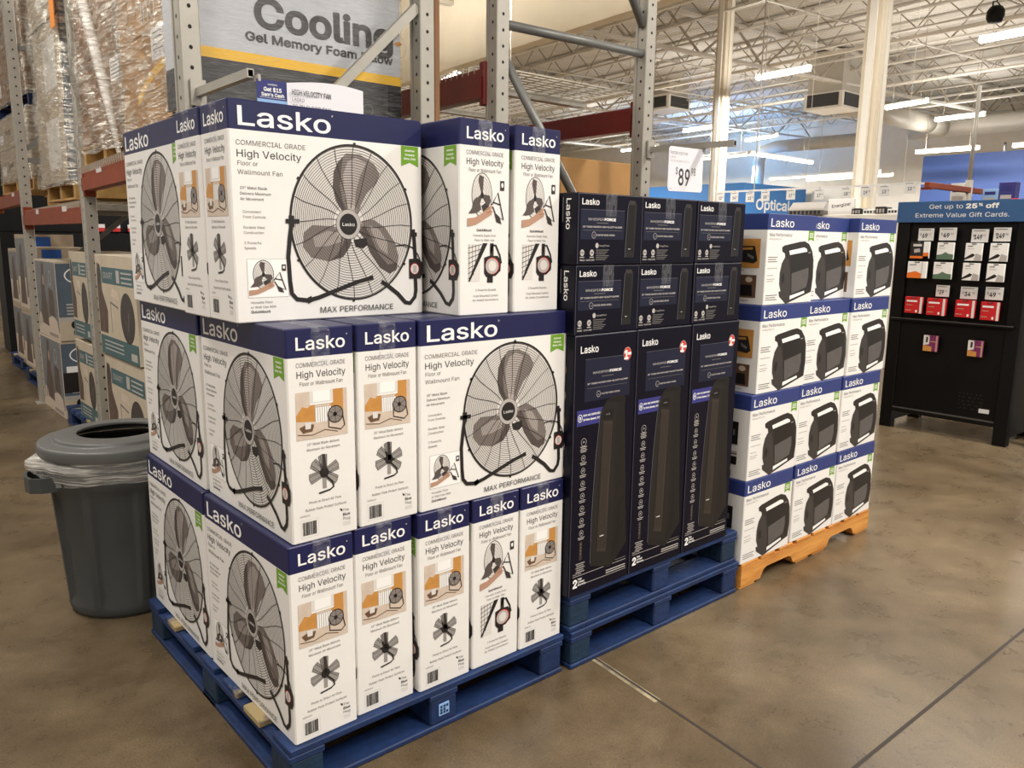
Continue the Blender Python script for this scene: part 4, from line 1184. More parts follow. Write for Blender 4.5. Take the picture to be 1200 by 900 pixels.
def control_picture(a, u0, v0, w, h, l=1):
    """close view of the speed dial"""
    T = lambda x, y: (u0 + x * w, v0 + y * h)
    a.rect(*T(0, 0.10), *T(0.34, 0.98), 'ink_haze', l)
    for k in range(7):
        a.line([T(0.0, 0.16 + 0.12 * k), T(0.44 - 0.035 * (6 - k) - 0.06, 0.28 + 0.115 * k)], w * 0.016, 'ink_dark', l + 1)
    for k in range(4):
        a.line([T(0.03 + 0.09 * k, 0.16 + 0.17 * k), T(0.03 + 0.09 * k, 0.96)], w * 0.012, 'ink_dark', l + 1)
    a.poly([T(0.0, 0.10), T(0.05, 0.10), T(0.56, 1.0), T(0.42, 1.0)], 'ink_black', l + 2)
    a.line([T(0.66, 0.78), T(0.70, 0.95), T(0.80, 0.95), T(0.92, 0.72), T(0.97, 0.52)], w * 0.05, 'ink_black', l + 2)
    a.rect(*T(0.63, 0.66), *T(0.74, 1.0), 'ink_dark', l + 2)
    a.poly([T(0.46, 0.66), T(0.60, 0.70), T(0.86, 0.70), T(0.96, 0.58), T(0.95, 0.34), T(0.80, 0.22), T(0.52, 0.20), T(0.46, 0.28)], 'ink_black', l + 3)
    a.rect(*T(0.55, 0.06), *T(0.72, 0.22), 'ink_black', l + 3)
    a.disc(*T(0.70, 0.46), w * 0.205, h * 0.20, 'ink_red', l + 4, 24)
    a.disc(*T(0.69, 0.455), w * 0.190, h * 0.186, 'ink_light', l + 5, 24)
    a.disc(*T(0.70, 0.46), w * 0.115, h * 0.125, 'ink_haze', l + 6, 20)

def barcode(a, u0, v0, w, h, l=1):
    a.line([(u0 - 0.005, v0 - 0.006), (u0 + w + 0.005, v0 - 0.006), (u0 + w + 0.005, v0 + h + 0.006), (u0 - 0.005, v0 + h + 0.006)], 0.0006, 'ink_light', l, True)
    rnd = random.Random(3)
    x = 0.0
    while x < w - 0.001:
        b = rnd.choice((0.0008, 0.0012, 0.0018))
        a.rect(u0 + x, v0, u0 + min(x + b, w), v0 + h, 'ink_black', l)
        x += b + rnd.choice((0.0007, 0.001, 0.0014))

def ribbon(a, u, v, w, h, m='ink_green', l=1):
    a.poly([(u, v), (u, v - h), (u + w / 2, v - h * 0.80), (u + w, v - h), (u + w, v)], m, l)

SU, SV = 0.000685, 0.000617
def fp(x, y):
    return (0.345 + (x - 497) * SU, 0.271 - (y - 440) * SV)
def big_picture(a):
    """the fan on the large faces: blades, guard wires, hub, tube stand, switch box"""
    cu, cv = fp(497, 438)
    R, RV = 0.200, 0.222
    ou, ov = cu + 0.019, cv + 0.003       # guard centre lies a little right of the hub
    a.disc(ou, ov, R, RV, 'ink_haze', 0, 64)
    def poly(pts, m, l):
        a.poly([fp(*p) for p in pts], m, l)
    poly([(478, 395), (440, 330), (428, 270), (434, 200), (455, 155), (495, 112), (560, 112), (628, 150), (655, 195), (640, 240), (590, 290), (560, 345), (545, 390)], 'ink_blade', 1)
    poly([(478, 395), (440, 330), (428, 270), (434, 200), (455, 155), (480, 128), (470, 190), (462, 260), (472, 330), (505, 392)], 'ink_blade_dark', 2)
    poly([(545, 470), (565, 420), (620, 412), (680, 450), (728, 520), (748, 590), (735, 655), (700, 675), (650, 645), (600, 570), (575, 505)], 'ink_blade', 1)
    poly([(545, 470), (575, 505), (600, 570), (650, 645), (700, 675), (735, 655), (742, 620), (690, 630), (640, 570), (600, 480), (575, 440)], 'ink_blade_dark', 2)
    poly([(470, 470), (440, 450), (330, 445), (290, 480), (284, 545), (320, 592), (400, 612), (468, 592), (505, 540), (512, 495)], 'ink_blade', 1)
    poly([(512, 495), (505, 540), (468, 592), (400, 612), (440, 580), (470, 530), (480, 490)], 'ink_blade_dark', 2)
    poly([(505, 385), (480, 300), (478, 210), (500, 150), (540, 128), (590, 150), (560, 210), (535, 290), (530, 380)], 'ink_blade_light', 2)
    poly([(330, 500), (400, 470), (455, 480), (460, 520), (400, 540), (340, 545)], 'ink_blade_light', 2)
    poly([(600, 440), (650, 460), (690, 520), (690, 580), (650, 550), (615, 480)], 'ink_blade_light', 2)
    poly([(520, 510), (585, 500), (590, 535), (565, 550), (530, 545)], 'ink_black', 3)
    n = 23
    for k in range(n):
        f = 0.26 + 0.72 * k / (n - 1)
        d = 1 - f
        a.ring(ou - 0.019 * d * 1.2, ov, R * f, RV * f, 0.0015, 'ink_dark', 4, 56)
    for k in range(20):
        an = math.radians(18 * k + 5)
        pts = []
        for j in range(6):
            f = 0.2 + 0.78 * j / 5
            th = an + 0.22 * math.sin((f - 0.2) * 2.4)
            pts.append((ou - 0.019 * (1 - f) * 1.2 + R * f * math.cos(th), ov + RV * f * math.sin(th)))
        a.line(pts, 0.0019, 'ink_black', 5)
    a.ring(ou, ov, R, RV, 0.0056, 'ink_black', 6, 72)
    for k in range(6):
        th = math.radians(60 * k + 88)
        a.line([(ou + R * f * math.cos(th), ov + RV * f * math.sin(th)) for f in (0.99, 1.035)], 0.008, 'ink_black', 6)
    a.disc(cu, cv, 0.040, 0.043, 'ink_light', 7, 32)
    a.ring(cu, cv, 0.040, 0.043, 0.0012, 'ink_dark', 8, 32)
    a.disc(cu, cv, 0.029, 0.031, 'ink_black', 8, 28)
    a.text('Lasko', cu, cv - 0.005, 0.011, 'ink_white', 9, 'C', width=0.042)
    # stand, left side
    a.line([fp(*p) for p in ((240, 425), (228, 500), (218, 590), (222, 700), (228, 755), (250, 782), (300, 790), (350, 778), (440, 745), (530, 712), (614, 690))], 0.0125, 'ink_black', 7)
    a.line([fp(*p) for p in ((302, 775), (312, 800))], 0.018, 'ink_black', 7)
    a.rect(*fp(212, 440), *fp(272, 420), 'ink_black', 8)
    a.rect(*fp(226, 455), *fp(250, 405), 'ink_black', 8)
    # stand, right side and switch box
    a.line([fp(*p) for p in ((826, 455), (832, 520), (836, 600), (836, 700), (838, 760), (832, 795), (806, 826), (780, 820), (740, 775), (690, 735), (655, 712))], 0.0130, 'ink_black', 7)
    a.line([fp(*p) for p in ((732, 538), (780, 532), (820, 545), (850, 580), (868, 625), (866, 690))], 0.0042, 'ink_black', 7)
    a.rect(*fp(812, 490), *fp(846, 470), 'ink_black', 8)
    a.poly([fp(*p) for p in ((802, 603), (850, 600), (880, 625), (880, 672), (862, 702), (802, 702))], 'ink_black', 8)
    a.disc(*fp(832, 652), 0.0165, 0.0175, 'ink_red', 9, 20)
    a.disc(*fp(832, 653), 0.0145, 0.0155, 'ink_haze', 10, 20)
    a.rect(*fp(822, 672), *fp(842, 634), 'ink_light', 11)

fan_proto = thing('fan_box', 'x', 'box', (0, 0, 0), 0, 'white floor fan cartons stacked on the blue pallet')
mb = MB()
carton(mb, W, D, H, 'white_card', 'navy_print', BAND)
mb.build('carton', fan_proto)
# tape over the top seam, wrinkled down both narrow ends
mb = MB()
mb.box(-W / 2 - 0.0012, W / 2 + 0.0012, -0.026, 0.026, H + 0.0002, H + 0.0012, 'clear_tape')
for s in (-1, 1):
    n = 9
    for i in range(n):
        z1, z0 = H - 0.105 * i / n, H - 0.105 * (i + 1) / n
        w1, w0 = 0.026 + 0.001 * (i % 3), 0.026 + 0.001 * ((i + 1) % 3)
        o1, o0 = 0.0009 + 0.0008 * (i % 2), 0.0009 + 0.0008 * ((i + 1) % 2)
        xs = s * W / 2
        mb.face([(xs + s * o1, -w1, z1), (xs + s * o0, -w0, z0), (xs + s * o0, w0, z0), (xs + s * o1, w1, z1)][::(1 if s > 0 else -1)], 'clear_tape')
mb.build('packing_tape', fan_proto)
# brand lettering on the band, all four sides
for wh in ('front', 'back'):
    mb = MB()
    a = face_art(mb, wh, W, D)
    a.text('Lasko', 0.020, H - 0.065, 0.056, 'ink_white', 1, width=0.280, bold=0.020)
    a.ring(0.302, H - 0.017, 0.002, 0.002, 0.0008, 'ink_white', 1, 10)
    mb.build('brand_lettering', fan_proto)['label'] = 'large white brand lettering on the navy band'
for wh in ('right', 'left'):
    mb = MB()
    a = face_art(mb, wh, W, D)
    a.text('Lasko', 0.024, H - 0.057, 0.039, 'ink_white', 1, width=0.150, bold=0.022)
    a.ring(0.178, H - 0.022, 0.0016, 0.0016, 0.0006, 'ink_white', 1, 10)
    mb.build('brand_lettering', fan_proto)['label'] = 'white brand lettering on the navy band'
# big faces
for wh in ('front', 'back'):
    mb = MB()
    a = face_art(mb, wh, W, D)
    big_picture(a)
    mb.build('fan_picture', fan_proto)['label'] = 'printed picture of the round floor fan'
for wh in ('front', 'back'):
    mb = MB()
    a = face_art(mb, wh, W, D)
    ribbon(a, 0.530, H - BAND - 0.001, 0.062, 0.060)
    for i, s in enumerate(('American', 'Company', 'Since 1906')):
        a.text(s, 0.561, H - BAND - 0.017 - 0.012 * i, 0.0068, 'ink_white', 2, 'C', bold=0.05)
    mb.build('ribbon_badge', fan_proto)['label'] = 'green ribbon badge below the band'
for wh in ('front', 'back'):
    mb = MB()
    a = face_art(mb, wh, W, D)
    a.text('COMMERCIAL GRADE', 0.018, 0.472, 0.0150, 'ink_grey', 1, width=0.200)
    a.text('High Velocity', 0.018, 0.441, 0.0225, 'ink_black', 1, width=0.186)
    a.text('Floor or', 0.020, 0.420, 0.0135, 'ink_grey', 1)
    a.text('Wallmount Fan', 0.020, 0.397, 0.0140, 'ink_grey', 1, width=0.128)
    for i, s in enumerate(('20" Metal Blade', 'Delivers Maximum', 'Air Movement')):
        a.text(s, 0.024, 0.358 - 0.0145 * i, 0.0086, 'ink_dark', 1)
    for i, s in enumerate(('Convenient', 'Front Controls', '', 'Durable Steel', 'Construction', '', '3 Powerful', 'Speeds')):
        if s:
            a.text(s, 0.029, 0.296 - 0.0138 * i, 0.0082, 'ink_grey', 1)
    a.text('MAX PERFORMANCE', 0.245, 0.018, 0.0195, 'ink_black', 12, width=0.250)
    for i, s in enumerate(('Versatile Floor', 'or Wall Use With')):
        a.text(s, 0.040, 0.052 - 0.013 * i, 0.0080, 'ink_grey', 1)
    a.text('QuickMount', 0.040, 0.026, 0.0084, 'ink_black', 1, bold=0.03)
    a.rect(0.034, 0.068, 0.152, 0.174, 'ink_light', 0)
    a.rect(0.0352, 0.0692, 0.1508, 0.1728, 'ink_white', 1)
    mount_picture(a, 0.037, 0.072, 0.112, 0.098, 2)
    mb.build('front_print', fan_proto)['label'] = 'small black and grey print on the large faces'
# narrow end with the room photograph
a_mb = MB()
a = face_art(a_mb, 'right', W, D)
a.text('COMMERCIAL GRADE', 0.099, 0.485, 0.0140, 'ink_grey', 1, 'C', width=0.146)
a.text('High Velocity', 0.099, 0.456, 0.0215, 'ink_black', 1, 'C', width=0.146)
a.text('Floor or Wallmount Fan', 0.099, 0.435, 0.0125, 'ink_grey', 1, 'C', width=0.128)
room_picture(a, 0.022, 0.288, 0.152, 0.130)
a.text('20" Metal Blade delivers', 0.099, 0.270, 0.0085, 'ink_grey', 1, 'C', width=0.098)
a.text('Maximum Air Movement', 0.099, 0.255, 0.0085, 'ink_grey', 1, 'C', width=0.100)
pivot_fan(a, 0.050, 0.130, 0.098, 0.112)
a.text('Pivots to Direct Air Flow', 0.100, 0.107, 0.0085, 'ink_grey', 1, 'C', width=0.098)
a.text('Rubber Pads Protect Surfaces', 0.102, 0.087, 0.0085, 'ink_grey', 1, 'C', width=0.125)
a.text('H20610', 0.024, 0.073, 0.0062, 'ink_grey', 1)
barcode(a, 0.030, 0.020, 0.042, 0.038)
for i, s in enumerate(('The', 'Blue', 'Plug')):
    a.text(s, 0.152, 0.064 - 0.0125 * i, 0.0096, 'ink_black' if i == 1 else 'ink_grey', 1, bold=0.03 if i == 1 else 0)
a.poly([(0.143, 0.076), (0.151, 0.072), (0.151, 0.066), (0.146, 0.068)], 'ink_black', 1)
for i in range(3):
    a.line([(0.152, 0.032 - 0.004 * i), (0.176, 0.032 - 0.004 * i)], 0.0009, 'ink_light', 1)
a_mb.build('end_print', fan_proto)['label'] = 'printed end with an orange room photo and barcode'
# narrow end with mount and dial pictures
b_mb = MB()
a = face_art(b_mb, 'left', W, D)
a.text('COMMERCIAL GRADE', 0.099, 0.485, 0.0140, 'ink_grey', 1, 'C', width=0.146)
a.text('High Velocity', 0.099, 0.456, 0.0215, 'ink_black', 1, 'C', width=0.146)
a.text('Floor or Wallmount Fan', 0.099, 0.435, 0.0125, 'ink_grey', 1, 'C', width=0.128)
mount_picture(a, 0.030, 0.268, 0.150, 0.165)
a.text('QuickMount', 0.096, 0.258, 0.0090, 'ink_black', 1, 'C', bold=0.03)
a.text('Converts Easily from', 0.098, 0.242, 0.0080, 'ink_grey', 1, 'C')
a.text('Floor to Wall-Use', 0.098, 0.228, 0.0080, 'ink_grey', 1, 'C')
control_picture(a, 0.034, 0.092, 0.136, 0.130)
a.text('3 Powerful Speeds', 0.104, 0.074, 0.0080, 'ink_grey', 1, 'C')
a.text('Front Mounted Control', 0.104, 0.056, 0.0080, 'ink_grey', 1, 'C')
a.text('for Added Convenience', 0.104, 0.043, 0.0080, 'ink_grey', 1, 'C')
b_mb.build('end_print', fan_proto)['label'] = 'printed end with a wall mount picture and dial close-up'

Q = math.pi / 2
z1, z2, z3 = 0.1455, 0.1455 + H + 0.001, 0.1455 + 2 * (H + 0.001)
# narrow-front cartons: left face large; rotation -Q shows the room photo end, +Q the dial end
FB = [
    # bottom row on the pallet
    ((0.100, 0.306, z1), -Q + 0.012, 'near corner fan carton of the bottom tier, sitting on the yellow-worn pallet boards'),
    ((0.312, 0.318, z1), -Q - 0.006, 'bottom tier fan carton directly right of the near corner carton'),
    ((0.523, 0.306, z1), -Q, 'middle carton of the five bottom tier ends, third from the near corner'),
    ((0.735, 0.308, z1), Q, 'bottom tier fan carton showing the hand and dial pictures'),
    ((0.941, 0.306, z1), -Q - 0.004, 'bottom tier fan carton at the end beside the dark tower fan cartons'),
    ((0.100, 0.925, z1), -Q - 0.010, 'bottom tier fan carton beside the trash can, behind the near corner carton'),
    # middle tier
    ((0.121, 0.312, z2), -Q + 0.004, 'near corner fan carton of the middle tier'),
    ((0.333, 0.318, z2), -Q, 'middle tier narrow carton end between the corner carton and the large fan face'),
    ((0.742, 0.110, z2), math.pi, 'middle tier carton turned with its large fan face to the front'),
    ((0.118, 0.935, z2), -Q - 0.01, 'middle tier fan carton above the trash can lid'),
    # top tier
    ((0.280, 0.300, z3), math.pi - 0.004, 'top tier carton with the biggest fan face, below the paper sign'),
    ((0.276, 0.5035, z3), math.pi + 0.004, 'top tier carton second in depth, only its narrow left end showing'),
    ((0.092, 0.905, z3), -Q - 0.012, 'top tier fan carton farthest back, beside the red rack beam'),
    ((0.708, 0.345, z3), Q, 'top tier carton with hand and dial end, next to the biggest fan face'),
    ((0.930, 0.346, z3), Q - 0.004, 'top tier carton at the right end above the dark cartons'),
]
for loc, rz_, lab in FB:
    place(fan_proto, lab, loc, rz_)

# ================================================================== dark tower-fan cartons
TW, TD, TH = 0.322, 0.235, 0.946
def tower_drawing(a, f, l=2):
    """tower fan seen three-quarter: f maps photo-like drawing points onto the face"""
    a.poly([f(*p) for p in ((690, 651), (689, 658), (714, 659), (734, 628), (732, 574), (729, 468), (730, 459), (726, 456), (716, 457), (706, 463), (699, 477), (694, 530), (690, 600))], 'tower_side', l)
    a.poly([f(*p) for p in ((690, 651), (689, 656), (714, 656), (718, 560), (718, 480), (721, 468), (716, 462), (707, 464), (700, 477), (694, 530))], 'tower_body', l + 1)
    a.poly([f(*p) for p in ((697, 640), (708, 640), (714, 486), (703, 486))], 'tower_face', l + 2)
    a.poly([f(*p) for p in ((702, 484), (714, 483), (716, 472), (705, 473))], 'tower_dark', l + 2)
    a.poly([f(*p) for p in ((708, 464), (718, 459), (728, 459), (724, 463), (716, 464))], 'tower_dark', l + 2)
    for k in range(6):
        x0 = 703 + k * 1.9
        a.line([f(x0, 490), f(x0 - 5, 570), f(x0 - 5.6, 636)], 0.0016, 'tower_dark', l + 3)
    a.line([f(*p) for p in ((699, 477), (694, 530), (690, 600), (689, 655))], 0.0022, 'dark_edge', l + 3)
    a.line([f(*p) for p in ((690, 653), (714, 653))], 0.0022, 'tower_dark', l + 3)
    a.line([f(*p) for p in ((719, 560), (731, 573), (733, 596), (722, 628), (716, 648))], 0.0016, 'tower_body', l + 3)
    a.line([f(*p) for p in ((731, 573), (724, 582), (722, 628))], 0.0014, 'tower_body', l + 3)
    u, v = f(701, 622)
    a.text('Lasko', u - 0.004, v, 0.0052, 'ink_white', l + 4, width=0.022, bold=0.05)
    u, v = f(707, 479)
    a.text('25.5 dB', u - 0.006, v, 0.005, 'ink_light', l + 4)

def brand_panel(a, u0, v1, w, h, l=1):
    """the shaded title panel shared by both faces"""
    a.rect(u0, v1 - h, u0 + w, v1, 'dark_panel', l)
    a.text('WHISPER', u0 + 0.16 * w, v1 - 0.36 * h, 0.0095, 'ink_light', l + 1, width=0.36 * w)
    a.text('FORCE', u0 + 0.53 * w, v1 - 0.36 * h, 0.0100, 'ink_white', l + 1, width=0.27 * w, bold=0.06)
    a.line([(u0 + 0.36 * w, v1 - 0.44 * h), (u0 + 0.62 * w, v1 - 0.44 * h)], 0.0022, 'ink_grey', l + 1)
    a.text('38" TOWER FAN WITH HIGH VELOCITY BLOWER', u0 + 0.5 * w, v1 - 0.60 * h, 0.0062, 'ink_light', l + 1, 'C', width=0.90 * w, bold=0.05)
    a.line([(u0 + 0.06 * w, v1 - 0.69 * h), (u0 + 0.94 * w, v1 - 0.69 * h)], 0.001, 'ink_grey', l + 1)
    a.ring(u0 + 0.30 * w, v1 - 0.85 * h, 0.0095, 0.0105, 0.0014, 'ink_light', l + 1, 20)
    a.text('2X', u0 + 0.30 * w, v1 - 0.88 * h, 0.0055, 'ink_light', l + 1, 'C')
    a.text('FASTER WIND SPEED', u0 + 0.36 * w, v1 - 0.875 * h, 0.0062, 'ink_light', l + 1, width=0.42 * w, bold=0.04)
    a.line([(u0, v1), (u0 + w, v1)], 0.0012, 'dark_edge', l + 1)

def face_edges(a, w, h, l=0):
    a.line([(0.004, 0.002), (0.004, h - 0.003)], 0.0014, 'dark_edge', l)
    a.line([(0.002, h - 0.003), (w - 0.002, h - 0.003)], 0.0016, 'dark_edge', l)

tower_proto = thing('tower_fan_box', 'x', 'box', (0, 0, 0), 0, 'upright dark tower fan cartons')
mb = MB()
carton(mb, TW, TD, TH, 'dark_card', 'dark_card', 0.0, 0.003)
mb.build('carton', tower_proto)
mb = MB()
a = face_art(mb, 'front', TW, TD)
tower_drawing(a, quad_map((669, 391), (743, 384), (737, 669), (664, 697), TW, TH))
mb.build('fan_picture', tower_proto)['label'] = 'printed picture of the black tower fan'
mb = MB()
a.mb = mb
a.text('Lasko', 0.028, TH - 0.062, 0.028, 'ink_white', 1, width=0.092, bold=0.02)
mb.build('brand_lettering', tower_proto)['label'] = 'white brand lettering at the top left'
mb = MB()
a.mb = mb
face_edges(a, TW, TH)
brand_panel(a, 0.055, TH - 0.085, 0.235, 0.150)
a.rect(0.020, TH - 0.318, 0.178, TH - 0.262, 'violet_tag', 1)
a.ring(0.036, TH - 0.290, 0.010, 0.013, 0.0022, 'ink_white', 2, 16)
a.text('9', 0.036, TH - 0.297, 0.014, 'ink_white', 2, 'C', bold=0.06)
a.text('NEW AND IMPROVED DESIGN', 0.051, TH - 0.285, 0.0075, 'ink_white', 2, width=0.120, bold=0.05)
a.text('20 More Speeds, 30% Quieter', 0.051, TH - 0.301, 0.0080, 'ink_white', 2, width=0.120, bold=0.05)
a.disc(0.272, TH - 0.082, 0.021, 0.025, 'ink_light', 1, 24)
a.disc(0.272, TH - 0.082, 0.0195, 0.0235, 'ink_red', 2, 24)
a.rect(0.274, TH - 0.086, 0.2925, TH - 0.077, 'ink_white', 3)
a.text('1', 0.266, TH - 0.100, 0.036, 'ink_white', 4, 'C', bold=0.07)
for i, v in enumerate((0.378, 0.436, 0.482, 0.530, 0.575, 0.622, 0.668, 0.714)):
    vv = TH - v
    r = 0.0125 if i == 0 else 0.0095
    a.ring(0.058, vv, r, r * 1.12, 0.0016, 'ink_light', 1, 18)
    a.poly([(0.053, vv - 0.004), (0.058, vv + 0.006), (0.063, vv - 0.003), (0.059, vv - 0.001)], 'ink_light', 1)
    for k in range(2 + (i == 0) * 2):
        a.line([(0.041 + 0.003 * (k % 2), vv - 0.0165 - 0.006 * k), (0.075 - 0.004 * (k % 2), vv - 0.0165 - 0.006 * k)], 0.0026, 'ink_light', 1)
a.rect(0.050, 0.130, 0.064, 0.200, 'tower_face', 1)
for k in range(4):
    a.disc(0.057, 0.190 - 0.012 * k, 0.003, 0.003, 'ink_grey', 2, 8)
for k in range(5):
    a.line([(0.034 + 0.004 * (k % 2), 0.118 - 0.008 * k), (0.080 - 0.006 * (k % 2), 0.118 - 0.008 * k)], 0.0030, 'ink_light', 1)
a.line([(0.020, 0.072), (0.306, 0.072)], 0.0018, 'ink_light', 1)
a.line([(0.075, 0.034), (0.306, 0.034)], 0.0018, 'ink_light', 1)
a.text('2', 0.020, 0.030, 0.034, 'ink_white', 1, bold=0.07)
for k, s in enumerate(('Year', 'Limited', 'Warranty')):
    a.text(s, 0.046, 0.055 - 0.011 * k, 0.0085, 'ink_white', 1, bold=0.04)
a.text('Need Help', 0.020, 0.077, 0.0075, 'ink_light', 1)
for k in range(2):
    a.line([(0.196, 0.052 - 0.009 * k), (0.304, 0.052 - 0.009 * k)], 0.0040, 'ink_light', 1)
a.line([(0.245, 0.082), (0.304, 0.082)], 0.0025, 'ink_grey', 1)
a2 = face_art(mb, 'left', TW, TD)
for i in range(7):
    a2.disc(0.18, TH - 0.12 - 0.09 * i, 0.02, 0.024, 'ink_grey' if i % 2 else 'ink_brown', 1, 14)
    a2.line([(0.06, TH - 0.12 - 0.09 * i), (0.14, TH - 0.12 - 0.09 * i)], 0.006, 'ink_grey', 1)
mb.build('front_print', tower_proto)['label'] = 'title panel, icons and small white print'
TF = [((1.203, 0.088, 0.2925), 0.004, 'upright tower fan carton next to the white fan cartons'),
      ((1.530, 0.090, 0.2925), -0.003, 'middle one of the three upright tower fan cartons'),
      ((1.858, 0.092, 0.2925), 0.006, 'upright tower fan carton next to the heater boxes')]
for loc, rz_, lab in TF:
    place(tower_proto, lab, loc, rz_)

# the same cartons lying down, ends to the front
EW, ED, EH = 0.322, 0.946, 0.236
end_proto = thing('tower_fan_box', 'x', 'box', (0, 0, 0), 0, 'dark tower fan cartons lying on top')
mb = MB()
carton(mb, EW, ED, EH, 'dark_card', 'dark_card', 0.0, 0.003)
mb.build('carton', end_proto)
mb = MB()
a = face_art(mb, 'front', EW, ED)
T = lambda x, y: (0.236 + x * 0.058, 0.024 + y * 0.195)
a.poly([T(0.02, 0.0), T(0.86, 0.0), T(0.98, 0.93), T(0.80, 1.0), T(0.36, 1.0), T(0.18, 0.90)], 'tower_body', 1)
a.poly([T(0.12, 0.10), T(0.78, 0.10), T(0.82, 0.92), T(0.30, 0.92)], 'tower_dark', 2)
a.poly([T(0.34, 0.93), T(0.80, 0.93), T(0.78, 0.99), T(0.40, 0.99)], 'tower_face', 3)
for k in range(5):
    a.line([T(0.26 + 0.11 * k, 0.15), T(0.36 + 0.09 * k, 0.88)], 0.0010, 'tower_side', 3)
a.line([T(0.02, 0.0), T(0.18, 0.90), T(0.36, 1.0)], 0.0018, 'dark_edge', 3)
a.text('Lasko', T(0.3, 0)[0], T(0, 0.14)[1], 0.0042, 'ink_white', 4)
mb.build('fan_picture', end_proto)['label'] = 'small upright picture of the tower fan'
mb = MB()
a = face_art(mb, 'front', EW, ED)
a.text('Lasko', 0.018, EH - 0.038, 0.023, 'ink_white', 1, width=0.085, bold=0.02)
al = face_art(mb, 'left', EW, ED)
al.text('Lasko', ED - 0.052, EH - 0.016, 0.026, 'ink_white', 1, width=0.105, bold=0.02, ang=-Q)
mb.build('brand_lettering', end_proto)['label'] = 'white brand lettering on end and side'
mb = MB()
a = face_art(mb, 'front', EW, ED)
face_edges(a, EW, EH)
brand_panel(a, 0.015, EH - 0.054, 0.215, 0.098)
a.disc(0.096, 0.064, 0.008, 0.009, 'ink_light', 2, 14)
a.text('EnergyEfficient', 0.108, 0.061, 0.0062, 'ink_light', 2, width=0.050)
a.disc(0.026, 0.040, 0.010, 0.011, 'ink_light', 1, 14)
a.disc(0.072, 0.040, 0.010, 0.011, 'ink_light', 1, 14)
a.text('ETL', 0.026, 0.037, 0.007, 'dark_card', 2, 'C', bold=0.05)
a.text('US', 0.072, 0.037, 0.007, 'dark_card', 2, 'C', bold=0.05)
a.line([(0.016, 0.025), (0.036, 0.025)], 0.003, 'ink_light', 1)
a.line([(0.062, 0.025), (0.082, 0.025)], 0.003, 'ink_light', 1)
a.text('FRAGILE - DO NOT DROP', 0.014, 0.013, 0.0060, 'ink_light', 1, width=0.072, bold=0.04)
for k in range(6):
    a.line([(0.092, 0.049 - 0.0064 * k), (0.156 - 0.008 * (k % 3), 0.049 - 0.0064 * k)], 0.0024, 'ink_grey', 1)
al = face_art(mb, 'left', EW, ED)
al.line([(ED - 0.018 - 0.050, EH - 0.014), (ED - 0.018 - 0.050, EH - 0.095)], 0.004, 'ink_grey', 1)
al.disc(ED - 0.115, 0.035, 0.018, 0.018, 'ink_grey', 1, 16)
mb.build('front_print', end_proto)['label'] = 'title panel, certification marks and small print'
mb = MB()
mb.box(-0.028, 0.028, -ED / 2 - 0.001, ED / 2 + 0.001, EH + 0.0002, EH + 0.001, 'clear_tape')
for i in range(6):
    za, zb = EH - 0.075 * i / 6, EH - 0.075 * (i + 1) / 6
    o1, o0 = 0.0009 + 0.0012 * (i % 2), 0.0009 + 0.0012 * ((i + 1) % 2)
    mb.face([(-0.027, -ED / 2 - o1, za), (-0.028, -ED / 2 - o0, zb), (0.027, -ED / 2 - o0, zb), (0.028, -ED / 2 - o1, za)], 'clear_tape')
mb.build('packing_tape', end_proto)
zA = 0.2925 + TH + 0.001
zB = zA + EH + 0.0015
EF = [((1.199, 0.445, zA), 0.002, 'lying dark carton in the lower lying layer, beside the white fan cartons'),
      ((1.528, 0.452, zA), -0.004, 'middle dark carton of the lower lying layer'),
      ((1.851, 0.450, zA), 0.003, 'lying dark carton in the lower lying layer, beside the heater boxes'),
      ((1.200, 0.440, zB), -0.003, 'topmost dark carton under the grey rack diagonal'),
      ((1.524, 0.446, zB), 0.002, 'topmost dark carton below the hanging price sign, in the middle'),
      ((1.856, 0.452, zB), 0.004, 'topmost dark carton in front of the slim pale column')]
for loc, rz_, lab in EF:
    place(end_proto, lab, loc, rz_)

# ================================================================== utility-fan boxes (three by four)
HW, HD, HH, HB = 0.398, 0.262, 0.388, 0.068
hp = thing('utility_fan_box', 'x', 'box', (0, 0, 0), 0, 'white utility fan boxes on the pine pallet')
mb = MB()
carton(mb, HW, HD, HH, 'white_card', 'heater_navy', HB, 0.003)
mb.build('carton', hp)
def heater_drawing(a, wh):
    f = quad_map((275, 92), (595, 118), (548, 740), (232, 752), HW, HH)
    Pl = lambda pts, m, l: a.poly([f(*p) for p in pts], m, l)
    Pl([(355, 335), (372, 322), (470, 300), (505, 297), (535, 318), (556, 370), (565, 430), (560, 560), (546, 665), (374, 746), (332, 690), (330, 655), (342, 652), (334, 600), (338, 520), (352, 450), (374, 405), (372, 380), (356, 365)], 'heater_body', 1)
    Pl([(374, 746), (332, 690), (330, 655), (342, 652), (334, 600), (338, 520), (352, 450), (374, 405), (395, 420), (404, 520), (404, 640), (398, 735)], 'heater_side', 2)
    Pl([(400, 362), (500, 341), (518, 352), (522, 372), (405, 392)], 'ink_white', 2)
    Pl([(400, 716), (402, 688), (498, 655), (500, 672)], 'ink_white', 2)
    Pl([(412, 396), (535, 371), (548, 420), (548, 560), (534, 630), (412, 678)], 'heater_panel', 2)
    Pl([(414, 526), (530, 488), (528, 560), (512, 630), (412, 676)], 'heater_screen', 3)
    for k in range(6):
        y = 410 + k * 17
        a.line([f(418, y + 10), f(540, y - 14)], 0.0014, 'heater_body', 3)
    a.line([f(528, 382), f(544, 378)], 0.0030, 'ink_light', 4)
    a.disc(*f(358, 560), 0.012, 0.022, 'heater_panel', 3, 16)
    a.ring(*f(358, 560), 0.010, 0.018, 0.0012, 'heater_side', 4, 16)
    a.line([f(355, 335), f(372, 330), f(396, 420)], 0.0022, 'heater_side', 4)
